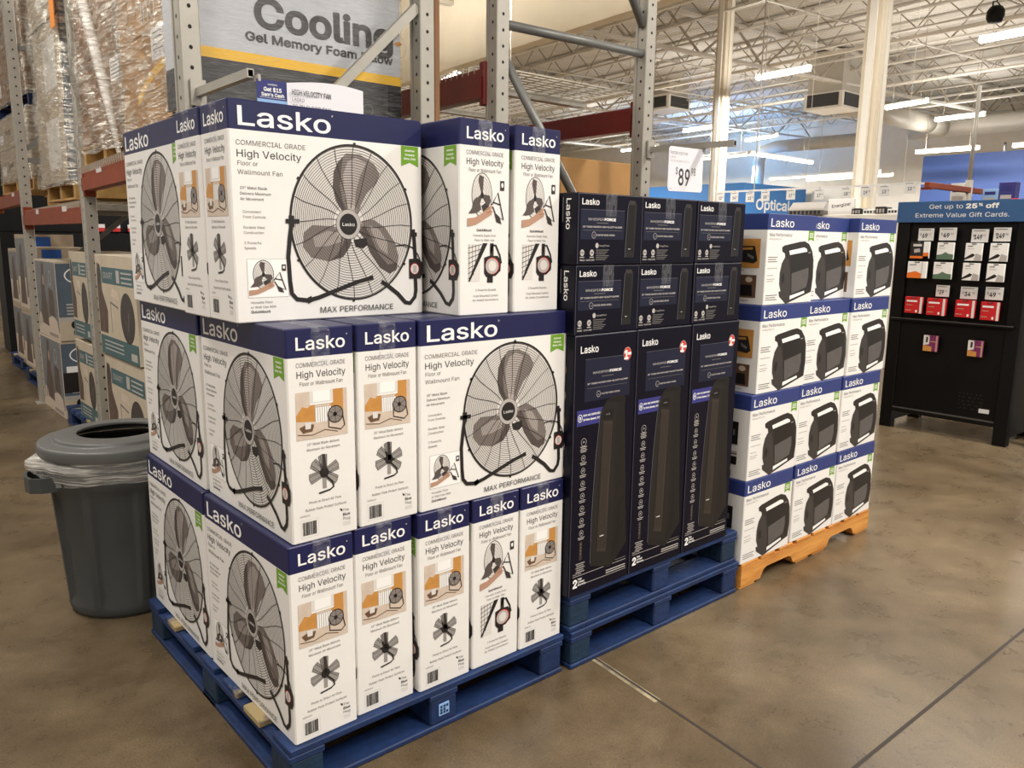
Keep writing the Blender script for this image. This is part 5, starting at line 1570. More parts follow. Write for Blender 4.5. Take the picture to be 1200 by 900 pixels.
for wh in ('front', 'back'):
    mb = MB()
    a = face_art(mb, wh, HW, HD)
    heater_drawing(a, wh)
    mb.build('product_picture', hp)['label'] = 'printed picture of the black portable fan'
for wh in ('front', 'back'):
    mb = MB()
    a = face_art(mb, wh, HW, HD)
    a.text('Lasko', 0.016, HH - 0.055, 0.040, 'ink_white', 1, width=0.190, bold=0.01)
    mb.build('brand_lettering', hp)['label'] = 'white brand lettering on the blue band'
for wh in ('front', 'back'):
    mb = MB()
    a = face_art(mb, wh, HW, HD)
    a.text('Max Performance', 0.014, HH - HB - 0.027, 0.0165, 'ink_grey', 1, width=0.180)
    a.text('Pivoting Utility Fan', 0.014, HH - HB - 0.041, 0.0085, 'ink_light', 1, width=0.098)
    for v, n, s in ((0.205, 3, 0.075), (0.158, 1, 0.080), (0.128, 1, 0.050), (0.112, 2, 0.060), (0.042, 3, 0.090)):
        for k in range(n):
            a.line([(0.014, v - 0.0095 * k), (0.014 + s * (1 - 0.15 * (k % 2)), v - 0.0095 * k)], 0.0032, 'ink_light' if n != 3 else 'ink_grey', 1)
    mb.build('small_print', hp)['label'] = 'grey small print beside the picture'
# narrow side with two room photographs
mb = MB()
a = face_art(mb, 'left', HW, HD)
a.rect(0.020, 0.158, 0.232, 0.282, 'ink_orange', 1)
a.rect(0.020, 0.158, 0.090, 0.200, 'ink_brown', 2)
a.poly([(0.128, 0.250), (0.205, 0.252), (0.222, 0.190), (0.205, 0.178), (0.125, 0.186)], 'heater_body', 3)
a.poly([(0.140, 0.244), (0.196, 0.246), (0.196, 0.236), (0.142, 0.234)], 'ink_orange', 4)
a.poly([(0.170, 0.222), (0.205, 0.205), (0.200, 0.195), (0.172, 0.208)], 'photo_grey', 4)
a.line([(0.090, 0.196), (0.125, 0.200)], 0.003, 'heater_body', 3)
a.rect(0.020, 0.040, 0.075, 0.130, 'ink_haze', 1)
a.rect(0.088, 0.030, 0.222, 0.128, 'ink_brown', 1)
a.poly([(0.110, 0.084), (0.200, 0.086), (0.206, 0.038), (0.104, 0.036)], 'heater_panel', 2)
a.disc(0.120, 0.112, 0.014, 0.012, 'ink_peach', 2, 12)
a.disc(0.185, 0.108, 0.018, 0.012, 'ink_beige', 2, 12)
a.line([(0.020, 0.147), (0.160, 0.147)], 0.0035, 'ink_light', 1)
a.line([(0.020, 0.018), (0.190, 0.018)], 0.0035, 'ink_light', 1)
mb.build('side_print', hp)['label'] = 'two orange and brown room photographs'
# narrow side with two close-ups and barcode
mb = MB()
a = face_art(mb, 'right', HW, HD)
a.poly([(0.070, 0.262), (0.205, 0.262), (0.205, 0.158), (0.090, 0.158), (0.060, 0.200)], 'heater_panel', 1)
for k in range(4):
    a.rect(0.130 + 0.016 * k, 0.200, 0.141 + 0.016 * k, 0.226, 'ink_grey', 2)
a.rect(0.040, 0.066, 0.205, 0.128, 'ink_light', 1)
a.poly([(0.045, 0.128), (0.100, 0.120), (0.205, 0.116), (0.205, 0.066), (0.075, 0.066), (0.060, 0.100)], 'heater_panel', 2)
a.line([(0.11, 0.108), (0.205, 0.108)], 0.008, 'ink_haze', 3)
a.line([(0.050, 0.145), (0.150, 0.145)], 0.0035, 'ink_light', 1)
a.line([(0.050, 0.054), (0.150, 0.054)], 0.0035, 'ink_light', 1)
barcode(a, 0.120, 0.010, 0.060, 0.028)
mb.build('side_print', hp)['label'] = 'two dark close-up photographs and a barcode'
for wh in ('front', 'back'):
    mb = MB()
    a = face_art(mb, wh, HW, HD)
    ribbon(a, 0.332, HH - HB, 0.048, 0.046)
    for k in range(3):
        a.line([(0.339, HH - HB - 0.012 - 0.008 * k), (0.373, HH - HB - 0.012 - 0.008 * k)], 0.0035, 'ink_white', 2)
    mb.build('ribbon_badge', hp)['label'] = 'green ribbon badge below the band'
rows = ['bottom row', 'second row from the pallet', 'third row from the pallet', 'top row']
cols = ['nearest the dark cartons', 'in the middle', 'at the aisle end']
hx = [[2.338, 2.760, 3.165], [2.340, 2.747, 3.154], [2.372, 2.773, 3.174], [2.380, 2.783, 3.184]]
hy = [[0.101, 0.104, 0.101], [0.101, 0.106, 0.101], [0.103, 0.112, 0.101], [0.103, 0.155, 0.103]]
for r in range(4):
    for c in range(3):
        x = hx[r][c]
        if r == 0 and c == 0:
            x = 2.336
        xs = x
        place(hp, 'white utility fan box, %s, %s' % (rows[r], cols[c]), (xs, hy[r][c], 0.1245 + r * (HH + 0.001)), math.pi if r < 2 else 0.0)

# ================================================================== trash can
t = thing('trash_can', 'round grey plastic trash can with a lid and clear bag by the cartons', 'trash can', (0.015, 1.645, 0))
mb = MB()
seg = 192
vs, fs = [], []
def rad(z):
    return 0.232 + 0.040 * min(z / 0.60, 1.0)
prof = [0.0, 0.02, 0.05, 0.09, 0.50, 0.555, 0.575, 0.60, 0.625, 0.685]
for z in prof:
    for k in range(seg):
        ph = (k / seg * 8) % 1.0
        r = rad(z)
        if z == 0.0:
            r -= 0.012
        if 0.09 <= z <= 0.50:
            w_ = min(1.0, max(0.0, (abs(ph - 0.5) - 0.37) / 0.04))
            r -= 0.017 * (1 - w_)
        if z >= 0.575:
            r = 0.281 if z < 0.66 else 0.284
        vs.append((r * math.cos(2 * math.pi * k / seg), r * math.sin(2 * math.pi * k / seg), z))
for i in range(len(prof) - 1):
    for k in range(seg):
        j = (k + 1) % seg
        fs.append((i * seg + k, i * seg + j, (i + 1) * seg + j, (i + 1) * seg + k))
fs.append(tuple(reversed(range(seg))))
mb.raw(vs, fs, 'bin_grey', True)
mb.build('body', t)
mb = MB()
mb.lathe([(0.262, 0.68), (0.240, 0.58), (0.215, 0.40), (0.200, 0.06), (0.0, 0.05)], 'bin_inside_shade', 48)  # near-black inner wall; the shade inside the can is put into its colour
mb.build('dark_inside', t)
for an in (180, 0):
    mb = MB()
    aa = math.radians(an)
    R_ = Matrix.Rotation(aa, 4, 'Z')
    path = [(0.262, -0.105, 0.578), (0.318, -0.095, 0.578), (0.350, -0.055, 0.574), (0.358, 0.0, 0.572), (0.350, 0.055, 0.574), (0.318, 0.095, 0.578), (0.262, 0.105, 0.578)]
    n = len(path)
    ring_ = []
    for (x, y, z) in path:
        p = Vector((x, y, 0)); d = Vector((x, y * 0.6, 0)).normalized()
        ring_.append([Vector((x, y, z + 0.035)), Vector((x, y, z - 0.025)), Vector((x, y, z - 0.025)) - d * 0.012, Vector((x, y, z + 0.035)) - d * 0.012])
    for i in range(n - 1):
        for k in range(4):
            j = (k + 1) % 4
            mb.face([R_ @ ring_[i][k], R_ @ ring_[i][j], R_ @ ring_[i + 1][j], R_ @ ring_[i + 1][k]], 'bin_grey')
    # webs that carry the handle down to the body
    mb.face([R_ @ Vector(p) for p in ((0.262, -0.095, 0.552), (0.335, -0.05, 0.548), (0.335, 0.05, 0.548), (0.262, 0.095, 0.552))], 'bin_grey')
    mb.face([R_ @ Vector(p) for p in ((0.262, -0.095, 0.610), (0.262, -0.095, 0.548), (0.312, -0.085, 0.550), (0.312, -0.085, 0.610))], 'bin_grey')
    mb.face([R_ @ Vector(p) for p in ((0.262, 0.095, 0.548), (0.262, 0.095, 0.610), (0.312, 0.085, 0.610), (0.312, 0.085, 0.550))], 'bin_grey')
    mb.build('handle', t)
mb = MB()
lp = [(0.290, 0.690), (0.3035, 0.682), (0.3045, 0.682), (0.3050, 0.683), (0.3030, 0.716), (0.3020, 0.721), (0.2980, 0.7245), (0.2930, 0.726),
      (0.2500, 0.730), (0.2470, 0.7305), (0.2440, 0.733), (0.2420, 0.740), (0.2400, 0.7430), (0.2360, 0.7445), (0.1590, 0.749), (0.1565, 0.7485), (0.1555, 0.746), (0.1555, 0.738)]
mb.lathe(lp, 'bin_lid', 96)
mb.build('lid', t)
mb = MB()
rnd = random.Random(11)
seg = 120
prof = [(0.292, 0.694), (0.296, 0.672), (0.300, 0.645), (0.292, 0.618), (0.288, 0.592), (0.286, 0.580)]
vs, fs = [], []
ph = [rnd.uniform(0, 6) for _ in range(6)]
for i, (r, z) in enumerate(prof):
    for k in range(seg):
        a_ = 2 * math.pi * k / seg
        w_ = 0.004 * math.sin(9 * a_ + ph[i]) + 0.003 * math.sin(23 * a_ + ph[(i + 1) % 6]) + rnd.uniform(-0.0016, 0.0016)
        dz = 0.012 * math.sin(3 * a_ + 1.0) * (i / 5.0)
        near = math.exp(-((((math.degrees(a_) - 178 + 180) % 360) - 180) / 12.0) ** 2)
        rr = r + w_ * (0.3 if i == 0 else 1) + (0.050 * near if i in (1, 2) else 0.03 * near if i == 3 else 0)
        vs.append((rr * math.cos(a_), rr * math.sin(a_), z + dz))
for i in range(len(prof) - 1):
    for k in range(seg):
        j = (k + 1) % seg
        fs.append((i * seg + k, i * seg + j, (i + 1) * seg + j, (i + 1) * seg + k))
mb.raw(vs, fs, 'bag_film', True)
mb.build('trash_bag', t)['label'] = 'clear plastic bag pulled over the rim'

# ================================================================== hanging signs at the rack posts
def sign_arm(label, a, b):
    a, b = Vector(a), Vector(b)
    t = thing('sign_arm', label, 'sign arm', a)
    d = b - a
    q = MB()
    n = d.normalized()
    x = n.cross(Vector((0, 0, 1))).normalized() * 0.013
    z = x.cross(n).normalized() * 0.016
    cr = [(-1, -1), (1, -1), (1, 1), (-1, 1)]
    for i in range(4):
        (p, r_), (s, u_) = cr[i], cr[(i + 1) % 4]
        q.face([x * p + z * r_, x * s + z * u_, d + x * s + z * u_, d + x * p + z * r_], 'rack_grey')
        q.face([(x * s + z * u_) * 0.72, (x * p + z * r_) * 0.72, d + (x * p + z * r_) * 0.72, d + (x * s + z * u_) * 0.72], 'rack_hole')
        q.face([d + x * p + z * r_, d + x * s + z * u_, d + (x * s + z * u_) * 0.72, d + (x * p + z * r_) * 0.72], 'rack_grey')
    q.build('square_tube', t)
    q = MB()
    q.box(-0.03, 0.03, -0.012, 0.0, -0.05, 0.05, 'rack_grey')
    q.build('mount_plate', t)
    return t
sign_arm('square grey tube arm sticking out above the biggest fan carton', (0.345, 1.415, 2.115), (0.382, 0.985, 2.135))
sign_arm('grey tube arm carrying the price sign', (2.950, 1.275, 2.093), (2.972, 0.70, 2.087))

t = thing('paper_sign', 'white paper fan sign with a navy cash offer card, above the biggest fan carton', 'sign', (0.386, 0.95, 1.86))
mb = MB()
mb.box(0.0, 0.118, -0.002, 0.0, 0.155, 0.253, 'sign_navy')
a = Art(mb, (0, -0.002, 0), (1, 0, 0), (0, 0, 1))
a.rect(0.0, 0.155, 0.118, 0.186, 'sign_sky', 1)
a.text('MEMBERS', 0.060, 0.235, 0.0065, 'ink_white', 2, 'C')
a.text('Get $15', 0.060, 0.214, 0.0155, 'ink_white', 2, 'C', bold=0.05)
a.text("Sam's Cash", 0.060, 0.197, 0.0135, 'ink_white', 2, 'C', bold=0.05)
a.line([(0.010, 0.192), (0.108, 0.192)], 0.001, 'ink_white', 2)
a.text('on select items', 0.060, 0.168, 0.0060, 'sign_navy', 2, 'C')
mb.build('offer_card', t)['label'] = 'navy and sky blue cash offer card'
mb = MB()
n = 14
P_ = []
for i in range(n + 1):
    u = i / n
    P_.append((0.114 + u * 0.318, -0.004 - 0.012 * math.sin(u * math.pi), 0.252 + 0.017 * math.sin(u * 2.6) ))
for i in range(n):
    (x0, y0, zt0), (x1, y1, zt1) = P_[i], P_[i + 1]
    mb.face([(x0, y0, 0.03), (x1, y1, 0.03), (x1, y1, zt1), (x0, y0, zt0)], 'paper')
    mb.face([(x1, y1 + 0.0006, 0.03), (x0, y0 + 0.0006, 0.03), (x0, y0 + 0.0006, zt0), (x1, y1 + 0.0006, zt1)], 'paper')
a = Art(mb, (0.114, -0.0175, 0), (1, 0, 0), (0, 0, 1))
a.text('HIGH VELOCITY FAN', 0.012, 0.212, 0.0210, 'ink_black', 1, width=0.160, bold=0.02)
a.text('LASKO', 0.012, 0.190, 0.0130, 'ink_dark', 1)
a.text('20 IN FLOOR FAN', 0.012, 0.165, 0.0150, 'ink_black', 1, width=0.158)
mb.build('sheet', t)
mb = MB()
mb.box(0.006, 0.016, -0.004, 0.035, 0.245, 0.268, 'rack_grey')
mb.build('clip', t)

t = thing('price_sign', 'white price sign reading 89.98 hanging over the dark cartons', 'sign', (2.660, 0.90, 1.828))
mb = MB()
pts = [(0.0, 0.02), (0.012, 0.0), (0.298, 0.004), (0.308, 0.016), (0.306, 0.225), (0.292, 0.238), (0.016, 0.236), (0.002, 0.224)]
a = Art(mb, (0, 0, 0), (1, 0, 0), (0, 0, 1))
a.poly(pts, 'paper', 0)
ab = Art(mb, (0.31, 0.002, 0), (-1, 0, 0), (0, 0, 1))
ab.poly([(0.31 - x, z) for x, z in reversed(pts)], 'paper', 0)
a.text('PIVOTING UTILITY FAN', 0.014, 0.196, 0.0165, 'ink_grey', 2, width=0.150)
a.text('LASKO', 0.014, 0.176, 0.0120, 'ink_light', 2)
a.text('W/ 120V BLOWER OUTLETS', 0.014, 0.156, 0.0120, 'ink_light', 2, width=0.165)
a.text('$', 0.062, 0.092, 0.042, 'ink_dark', 2, width=0.024)
a.text('89', 0.086, 0.036, 0.100, 'ink_dark', 2, width=0.110, bold=0.03)
a.text('98', 0.200, 0.092, 0.046, 'ink_dark', 2, width=0.044, bold=0.01)
a.line([(0.008, 0.012), (0.040, 0.014)], 0.003, 'ink_light', 2)
mb.build('sheet', t)
mb = MB()
mb.box(0.292, 0.318, -0.004, 0.012, 0.225, 0.275, 'rack_grey')
mb.build('clip', t)

# ================================================================== wrapped loads on the rack
def film_box(x0, x1, y0, y1, z0, z1, amp, seed, m, nz=16, n=12, top=True):
    """loose wrinkled skin round a load"""
    q = MB()
    rnd = random.Random(seed)
    per = []
    for i in range(n): per.append((x0 + (x1 - x0) * i / n, y0, 0, -1))
    for i in range(n): per.append((x1, y0 + (y1 - y0) * i / n, 1, 0))
    for i in range(n): per.append((x1 - (x1 - x0) * i / n, y1, 0, 1))
    for i in range(n): per.append((x0, y1 - (y1 - y0) * i / n, -1, 0))
    N = len(per)
    for k in range(nz + 1):
        z = z0 + (z1 - z0) * k / nz
        for i, (x, y, nx, ny) in enumerate(per):
            d = amp * (0.25 + rnd.random() * 0.75 + 0.5 * math.sin(i * 0.9 + k * 0.7))
            if i % n == 0:
                px, py = per[i - 1][2], per[i - 1][3]
                nx, ny = nx + px, ny + py
            q.v.append((x + nx * d, y + ny * d, z + rnd.uniform(-0.3, 0.3) * (z1 - z0) / nz * (0 < k < nz)))
    mi = q.mi(m)
    for k in range(nz):
        for i in range(N):
            j = (i + 1) % N
            q.f.append((k * N + i, k * N + j, (k + 1) * N + j, (k + 1) * N + i)); q.m.append(mi); q.smooth.append(True)
    return q

def simple_pallet(t, x0, x1, y0, y1, z0, m, blocks=True):
    """small pallet as a part with its own boards, opening towards the aisle"""
    q = MB()
    for k in range(6):
        y = y0 + (y1 - y0 - 0.1) * k / 5
        q.box(x0, x1, y, y + 0.1, z0 + 0.11, z0 + 0.128, m, 0.002)
    p = q.build('pallet', t)
    for y in (y0, (y0 + y1) / 2 - 0.03, y1 - 0.06):
        q = MB()
        q.box(x0 + 0.004, x1 - 0.004, y, y + 0.06, z0 + 0.016, z0 + 0.11, m, 0.003)
        q.build('stringer', p)
    q = MB()
    for x in (x0, (x0 + x1) / 2 - 0.05, x1 - 0.1):
        q.box(x, x + 0.1, y0, y1, z0, z0 + 0.016, m, 0.002)
    q.build('bottom_board', p)

DZ = 1.9665
# load nearest the post: brown cartons, whitish film with a yellow stripe
t = thing('wrapped_pallet_load', 'film-wrapped brown pallet load beside the rack post, with a yellow stripe', 'pallet load', (0, 0, 0), 0, 'wrapped pallet loads on the rack')
simple_pallet(t, 0.43, 1.32, 1.93, 2.78, DZ, 'pine_grey')
for i in range(3):
    q = MB()
    z = DZ + 0.129 + i * 0.42
    q.box(0.445, 1.30, 1.945, 2.765, z, z + 0.418, 'kraft_light', 0.006)
    if i == 0:
        a = Art(q, (0.445, 2.765, z), (0, -1, 0), (0, 0, 1), lift=0.001)
        a.poly([(0.25, 0.10), (0.45, 0.19), (0.78, 0.255), (0.78, 0.295), (0.45, 0.235), (0.25, 0.15)], 'yellow_band')
        a.rect(0.50, 0.28, 0.79, 0.42, 'paper')
        for k in range(4):
            a.line([(0.53, 0.40 - 0.025 * k), (0.70 - 0.03 * (k % 2), 0.40 - 0.025 * k)], 0.008, 'ink_grey', 1)
        a.text('CTR', 0.52, 0.325, 0.03, 'ink_black', 1)
        a.text('75-A-A', 0.52, 0.288, 0.03, 'ink_black', 1, width=0.18)
        for k in range(8):
            a.rect(0.74 + 0.004, 0.29 + 0.015 * k, 0.785, 0.297 + 0.015 * k, 'ink_black', 1)
    else:
        a = Art(q, (0.445, 2.765, z), (0, -1, 0), (0, 0, 1), lift=0.001)
        a.text('ing', 0.36, 0.05, 0.14, 'ink_light')
        a.line([(0.1, 0.3), (0.7, 0.3)], 0.02, 'ink_light')
    q.build('carton', t)
film_box(0.442, 1.305, 1.940, 2.770, DZ + 0.10, DZ + 1.36, 0.022, 3, 'stretch_film', 26, 14).build('stretch_film', t)
# brown load in the middle
t = thing('wrapped_pallet_load', 'film-wrapped plain brown carton load above the long red beam', 'pallet load', (0, 0, 0), 0, 'wrapped pallet loads on the rack')
simple_pallet(t, 0.47, 1.40, 2.83, 3.81, DZ, 'pine_grey')
for i in range(3):
    for j in range(2):
        q = MB()
        z = DZ + 0.129 + i * 0.44
        y = 2.845 + j * 0.482
        q.box(0.475, 1.38, y, y + 0.48, z, z + 0.437, 'kraft', 0.008)
        a = Art(q, (0.475, y + 0.48, z), (0, -1, 0), (0, 0, 1), lift=0.001)
        if j == 0:
            a.rect(0.24, 0.30, 0.46, 0.42, 'paper')
            for k in range(5):
                a.line([(0.25, 0.315 + 0.02 * k), (0.45, 0.315 + 0.02 * k)], 0.008, 'ink_grey', 1)
            af = Art(q, (0.475, y, z), (1, 0, 0), (0, 0, 1), lift=0.001)
            af.rect(0.0, 0.27, 0.16, 0.42, 'paper')
            for k in range(6):
                af.line([(0.01, 0.285 + 0.022 * k), (0.15, 0.285 + 0.022 * k)], 0.010, 'ink_dark', 1)
        q.build('carton', t)
film_box(0.470, 1.385, 2.840, 3.812, DZ + 0.07, DZ + 1.46, 0.024, 5, 'stretch_film', 30, 14).build('stretch_film', t)
q = MB()
q.tube([(0.445, 3.72, DZ + 1.40), (0.440, 3.45, DZ + 0.95), (0.438, 3.10, DZ + 0.42), (0.440, 2.90, DZ + 0.02)], [0.02, 0.032, 0.03, 0.012], 'bag_film', seg=6)
q.build('twisted_film', t)
# blue cartons in clear film beyond
t = thing('wrapped_pallet_load', 'tall wrapped load of blue cartons sticking out past the brown loads', 'pallet load', (0, 0, 0), 0, 'wrapped pallet loads on the rack')
simple_pallet(t, 0.56, 1.46, 4.50, 5.40, 1.80, 'pine_grey')
for i in range(3):
    q = MB()
    z = 1.929 + i * 0.56
    q.box(0.535 + 0.012 * (i % 2), 1.44, 4.515, 5.38, z, z + 0.556, 'film_blue', 0.008)
    a = Art(q, (0.535 + 0.012 * (i % 2), 4.515, z), (1, 0, 0), (0, 0, 1), lift=0.001)
    for k in range(3):
        a.rect(0.012, 0.06 + 0.16 * k, 0.055, 0.16 + 0.16 * k, 'slate_print')
        a.line([(0.065, 0.08 + 0.16 * k), (0.11, 0.08 + 0.16 * k)], 0.012, 'ink_haze', 1)
        a.line([(0.065, 0.12 + 0.16 * k), (0.10, 0.12 + 0.16 * k)], 0.010, 'ink_haze', 1)
    al = Art(q, (0.535 + 0.012 * (i % 2), 5.38, z), (0, -1, 0), (0, 0, 1), lift=0.001)
    al.rect(0.0, 0.0, 0.865, 0.556, 'carton_tan')
    al.rect(0.30, 0.10, 0.70, 0.45, 'ink_haze', 1)
    q.build('carton', t)
film_box(0.530, 1.445, 4.505, 5.39, 1.90, 3.63, 0.022, 9, 'stretch_film', 30, 12).build('stretch_film', t)
q = MB()
q.box(0.50, 0.503, 4.40, 4.52, 2.93, 3.45, 'orange_sheet')
q.build('orange_flag', t)['label'] = 'hanging orange sheet'
# pillow pallet behind the end frame
t = thing('wrapped_pallet_load', 'grey and yellow pillow pallet with big Cooling lettering behind the rack end', 'pallet load', (0, 0, 0), 0, 'wrapped pallet loads on the rack')
PX0, PX1, PY = 0.385, 1.375, 1.535
simple_pallet(t, PX0, PX1, PY, 1.90, DZ - 0.0, 'pine_grey')
z0_ = DZ + 0.129
mb = MB()
mb.box(PX0, PX1, PY, 1.90, z0_, z0_ + 0.17, 'charcoal', 0.004)
mb.box(PX0, PX1, PY, 1.90, z0_ + 0.17, 3.15, 'silver_grey', 0.004)
a = Art(mb, (0, PY, 0), (1, 0, 0), (0, 0, 1), lift=0.001)
a.rect(PX0, 2.283, PX1, 2.325, 'yellow_band', 1)
a.rect(PX0, z0_, PX1, 2.283, 'charcoal', 1)
a.rect(PX1 - 0.075, z0_, PX1, 2.283, 'black_metal', 2)
a.ring(1.19, 2.155, 0.026, 0.026, 0.003, 'ink_grey', 3, 20)
a.ring(1.36, 2.46, 0.045, 0.048, 0.002, 'ink_white', 2, 20)
a.poly([(1.335, 2.475), (1.365, 2.490), (1.385, 2.478), (1.36, 2.465)], 'ink_orange', 3)
mb.build('carton', t)
mb = MB()
a = Art(mb, (0, PY, 0), (1, 0, 0), (0, 0, 1), lift=0.0022)
a.text('Cooling', 0.640, 2.440, 0.135, 'ink_dark', 2, width=0.70, bold=0.055)
a.text('Gel Memory Foam Pillow', 0.600, 2.377, 0.0400, 'ink_dark', 2, width=0.730, bold=0.045)
mb.build('lettering', t)['label'] = 'dark grey Cooling Gel Memory Foam Pillow lettering'
film_box(PX0 - 0.002, PX1 + 0.002, PY - 0.002, 1.90, z0_ - 0.02, 3.16, 0.004, 21, 'stretch_film_tight', 30, 18).build('stretch_film', t)
# brown carton under the dark red beam
t = thing('stock_carton', 'large plain brown taped carton under the dark red beam', 'box', (2.93, 2.15, 0))
mb = MB()
mb.box(-0.30, 0.36, -0.45, 0.45, 1.40, 2.06, 'kraft_light', 0.008)
mb.box(-0.302, 0.362, -0.04, 0.04, 1.9, 2.063, 'clear_tape')
mb.build('carton', t)
mb = MB()
mb.box(-0.30, 0.40, -0.45, 0.45, 0.0, 1.40, 'kraft', 0.008)
mb.build('carton', t)
tt = t

# ================================================================== far left rack stock
def goods_load(label, x0, x1, y0, y1, z0, z1, m, film, rows, group, pal='pine_grey', red=False):
    t = thing('wrapped_pallet_load', label, 'pallet load', (0, 0, 0), 0, group)
    simple_pallet(t, x0, x1, y0, y1, z0, pal)
    h = (z1 - z0 - 0.129) / rows
    for i in range(rows):
        q = MB()
        z = z0 + 0.129 + i * h
        q.box(x0 + 0.01, x1 - 0.01, y0 + 0.01, y1 - 0.01, z, z + h - 0.003, m, 0.006)
        al = Art(q, (x0 + 0.01, y1 - 0.01, z), (0, -1, 0), (0, 0, 1), lift=0.001)
        af = Art(q, (x0 + 0.01, y0 + 0.01, z), (1, 0, 0), (0, 0, 1), lift=0.001)
        w = y1 - y0
        if red:
            for art in (al, af):
                art.rect(0.06, h * 0.62, 0.40, h * 0.80, 'ink_dark')
                art.rect(0.06, h * 0.28, 0.36, h * 0.38, 'ink_red')
                art.rect(0.06, h * 0.14, 0.24, h * 0.24, 'ink_red')
        else:
            al.rect(0.10, h * 0.2, 0.30, h * 0.5, 'paper')
            al.line([(0.4, h * 0.5), (0.7, h * 0.5)], 0.05, 'ink_brown')
            af.rect(0.05, h * 0.3, 0.2, h * 0.55, 'paper')
            af.line([(0.3, h * 0.6), (0.5, h * 0.6)], 0.06, 'ink_brown')
        q.build('carton', t)
    if film:
        film_box(x0 + 0.005, x1 - 0.005, y0 + 0.005, y1 - 0.005, z0 + 0.1, z1, 0.014, int(z0 * 100 + y0 * 10), 'stretch_film', 18, 10).build('stretch_film', t)
    return t
GG = 'loads on the far left rack shelves'
goods_load('load of white cartons with red print on the far left rack', 0.74, 1.60, 5.55, 6.36, 1.772, 2.45, 'white_card_core', False, 3, GG, red=True)
goods_load('brown carton load resting on the red printed white cartons', 0.74, 1.60, 5.55, 6.36, 2.452, 3.35, 'kraft', False, 2, GG, pal='pallet_blue')
goods_load('tan wrapped load at the picture edge beyond the far post', 0.72, 1.6, 6.75, 8.4, 1.96, 2.72, 'carton_tan', True, 2, GG)
goods_load('upper wrapped brown load at the picture edge beyond the far post', 0.74, 1.6, 6.75, 8.4, 2.722, 3.7, 'kraft', True, 2, GG, pal='pallet_blue')

def picture_carton(name, label, x, y, z, sx, sy, sz, base, paint, group):
    """carton with printed pictures; left face (to the aisle) and front face painted by paint(art_left, art_front)"""
    t = thing(name, label, 'box', (x + sx / 2, y + sy / 2, z), 0, group)
    q = MB()
    carton(q, sx, sy, sz, base, base, 0.0, 0.003)
    q.build('carton', t)
    q = MB()
    paint(face_art(q, 'left', sx, sy), face_art(q, 'front', sx, sy), sx, sy, sz)
    q.build('printed_picture', t)
    return t
def paint_teal(al, af, sx, sy, h):
    al.rect(0.16 * sy, 0.72 * h, 0.98 * sy, 0.88 * h, 'teal_print')
    al.rect(0.55 * sy, 0.74 * h, 0.63 * sy, 0.86 * h, 'ink_light', 1)
    for k in range(3):
        al.line([(0.67 * sy, (0.84 - 0.045 * k) * h), (0.93 * sy, (0.84 - 0.045 * k) * h)], 0.010, 'ink_light', 1)
    al.text('SMART', 0.20 * sy, 0.77 * h, 0.045, 'ink_light', 1, width=0.26 * sy)
    al.rect(0.02 * sy, 0.0, 0.99 * sy, 0.19 * h, 'teal_print')
    for k in range(3):
        al.line([(0.12 * sy, (0.14 - 0.04 * k) * h), (0.62 * sy, (0.14 - 0.04 * k) * h)], 0.008, 'ink_light', 1)
    al.rect(0.80 * sy, 0.03 * h, 0.94 * sy, 0.10 * h, 'ink_light', 1)
    al.poly([(0.02 * sy, 0.22 * h), (0.24 * sy, 0.22 * h), (0.27 * sy, 0.45 * h), (0.15 * sy, 0.64 * h), (0.13 * sy, 0.90 * h), (0.05 * sy, 0.92 * h), (0.02 * sy, 0.70 * h)], 'photo_brown')
    al.disc(0.09 * sy, 0.80 * h, 0.06 * sy, 0.10 * h, 'ink_dark', 1, 16)
    al.rect(0.35 * sy, 0.24 * h, 0.36 * sy, 0.55 * h, 'ink_grey')
    al.line([(0.36 * sy, 0.54 * h), (0.55 * sy, 0.50 * h)], 0.012, 'ink_grey')
    al.poly([(0.38 * sy, 0.60 * h), (0.60 * sy, 0.57 * h), (0.56 * sy, 0.66 * h), (0.42 * sy, 0.68 * h)], 'ink_beige')
    al.disc(0.77 * sy, 0.42 * h, 0.165 * sy, 0.235 * h, 'ink_dark', 1, 32)
    al.ring(0.77 * sy, 0.42 * h, 0.165 * sy, 0.235 * h, 0.006, 'ink_black', 2, 32)
    al.line([(0.72 * sy, 0.40 * h), (0.77 * sy, 0.30 * h), (0.81 * sy, 0.48 * h)], 0.012, 'ink_grey', 2)
    af.rect(0.05 * sx, 0.70 * h, 0.9 * sx, 0.88 * h, 'teal_print')
    af.disc(0.4 * sx, 0.4 * h, 0.2 * sx, 0.2 * h, 'ink_dark', 1, 20)
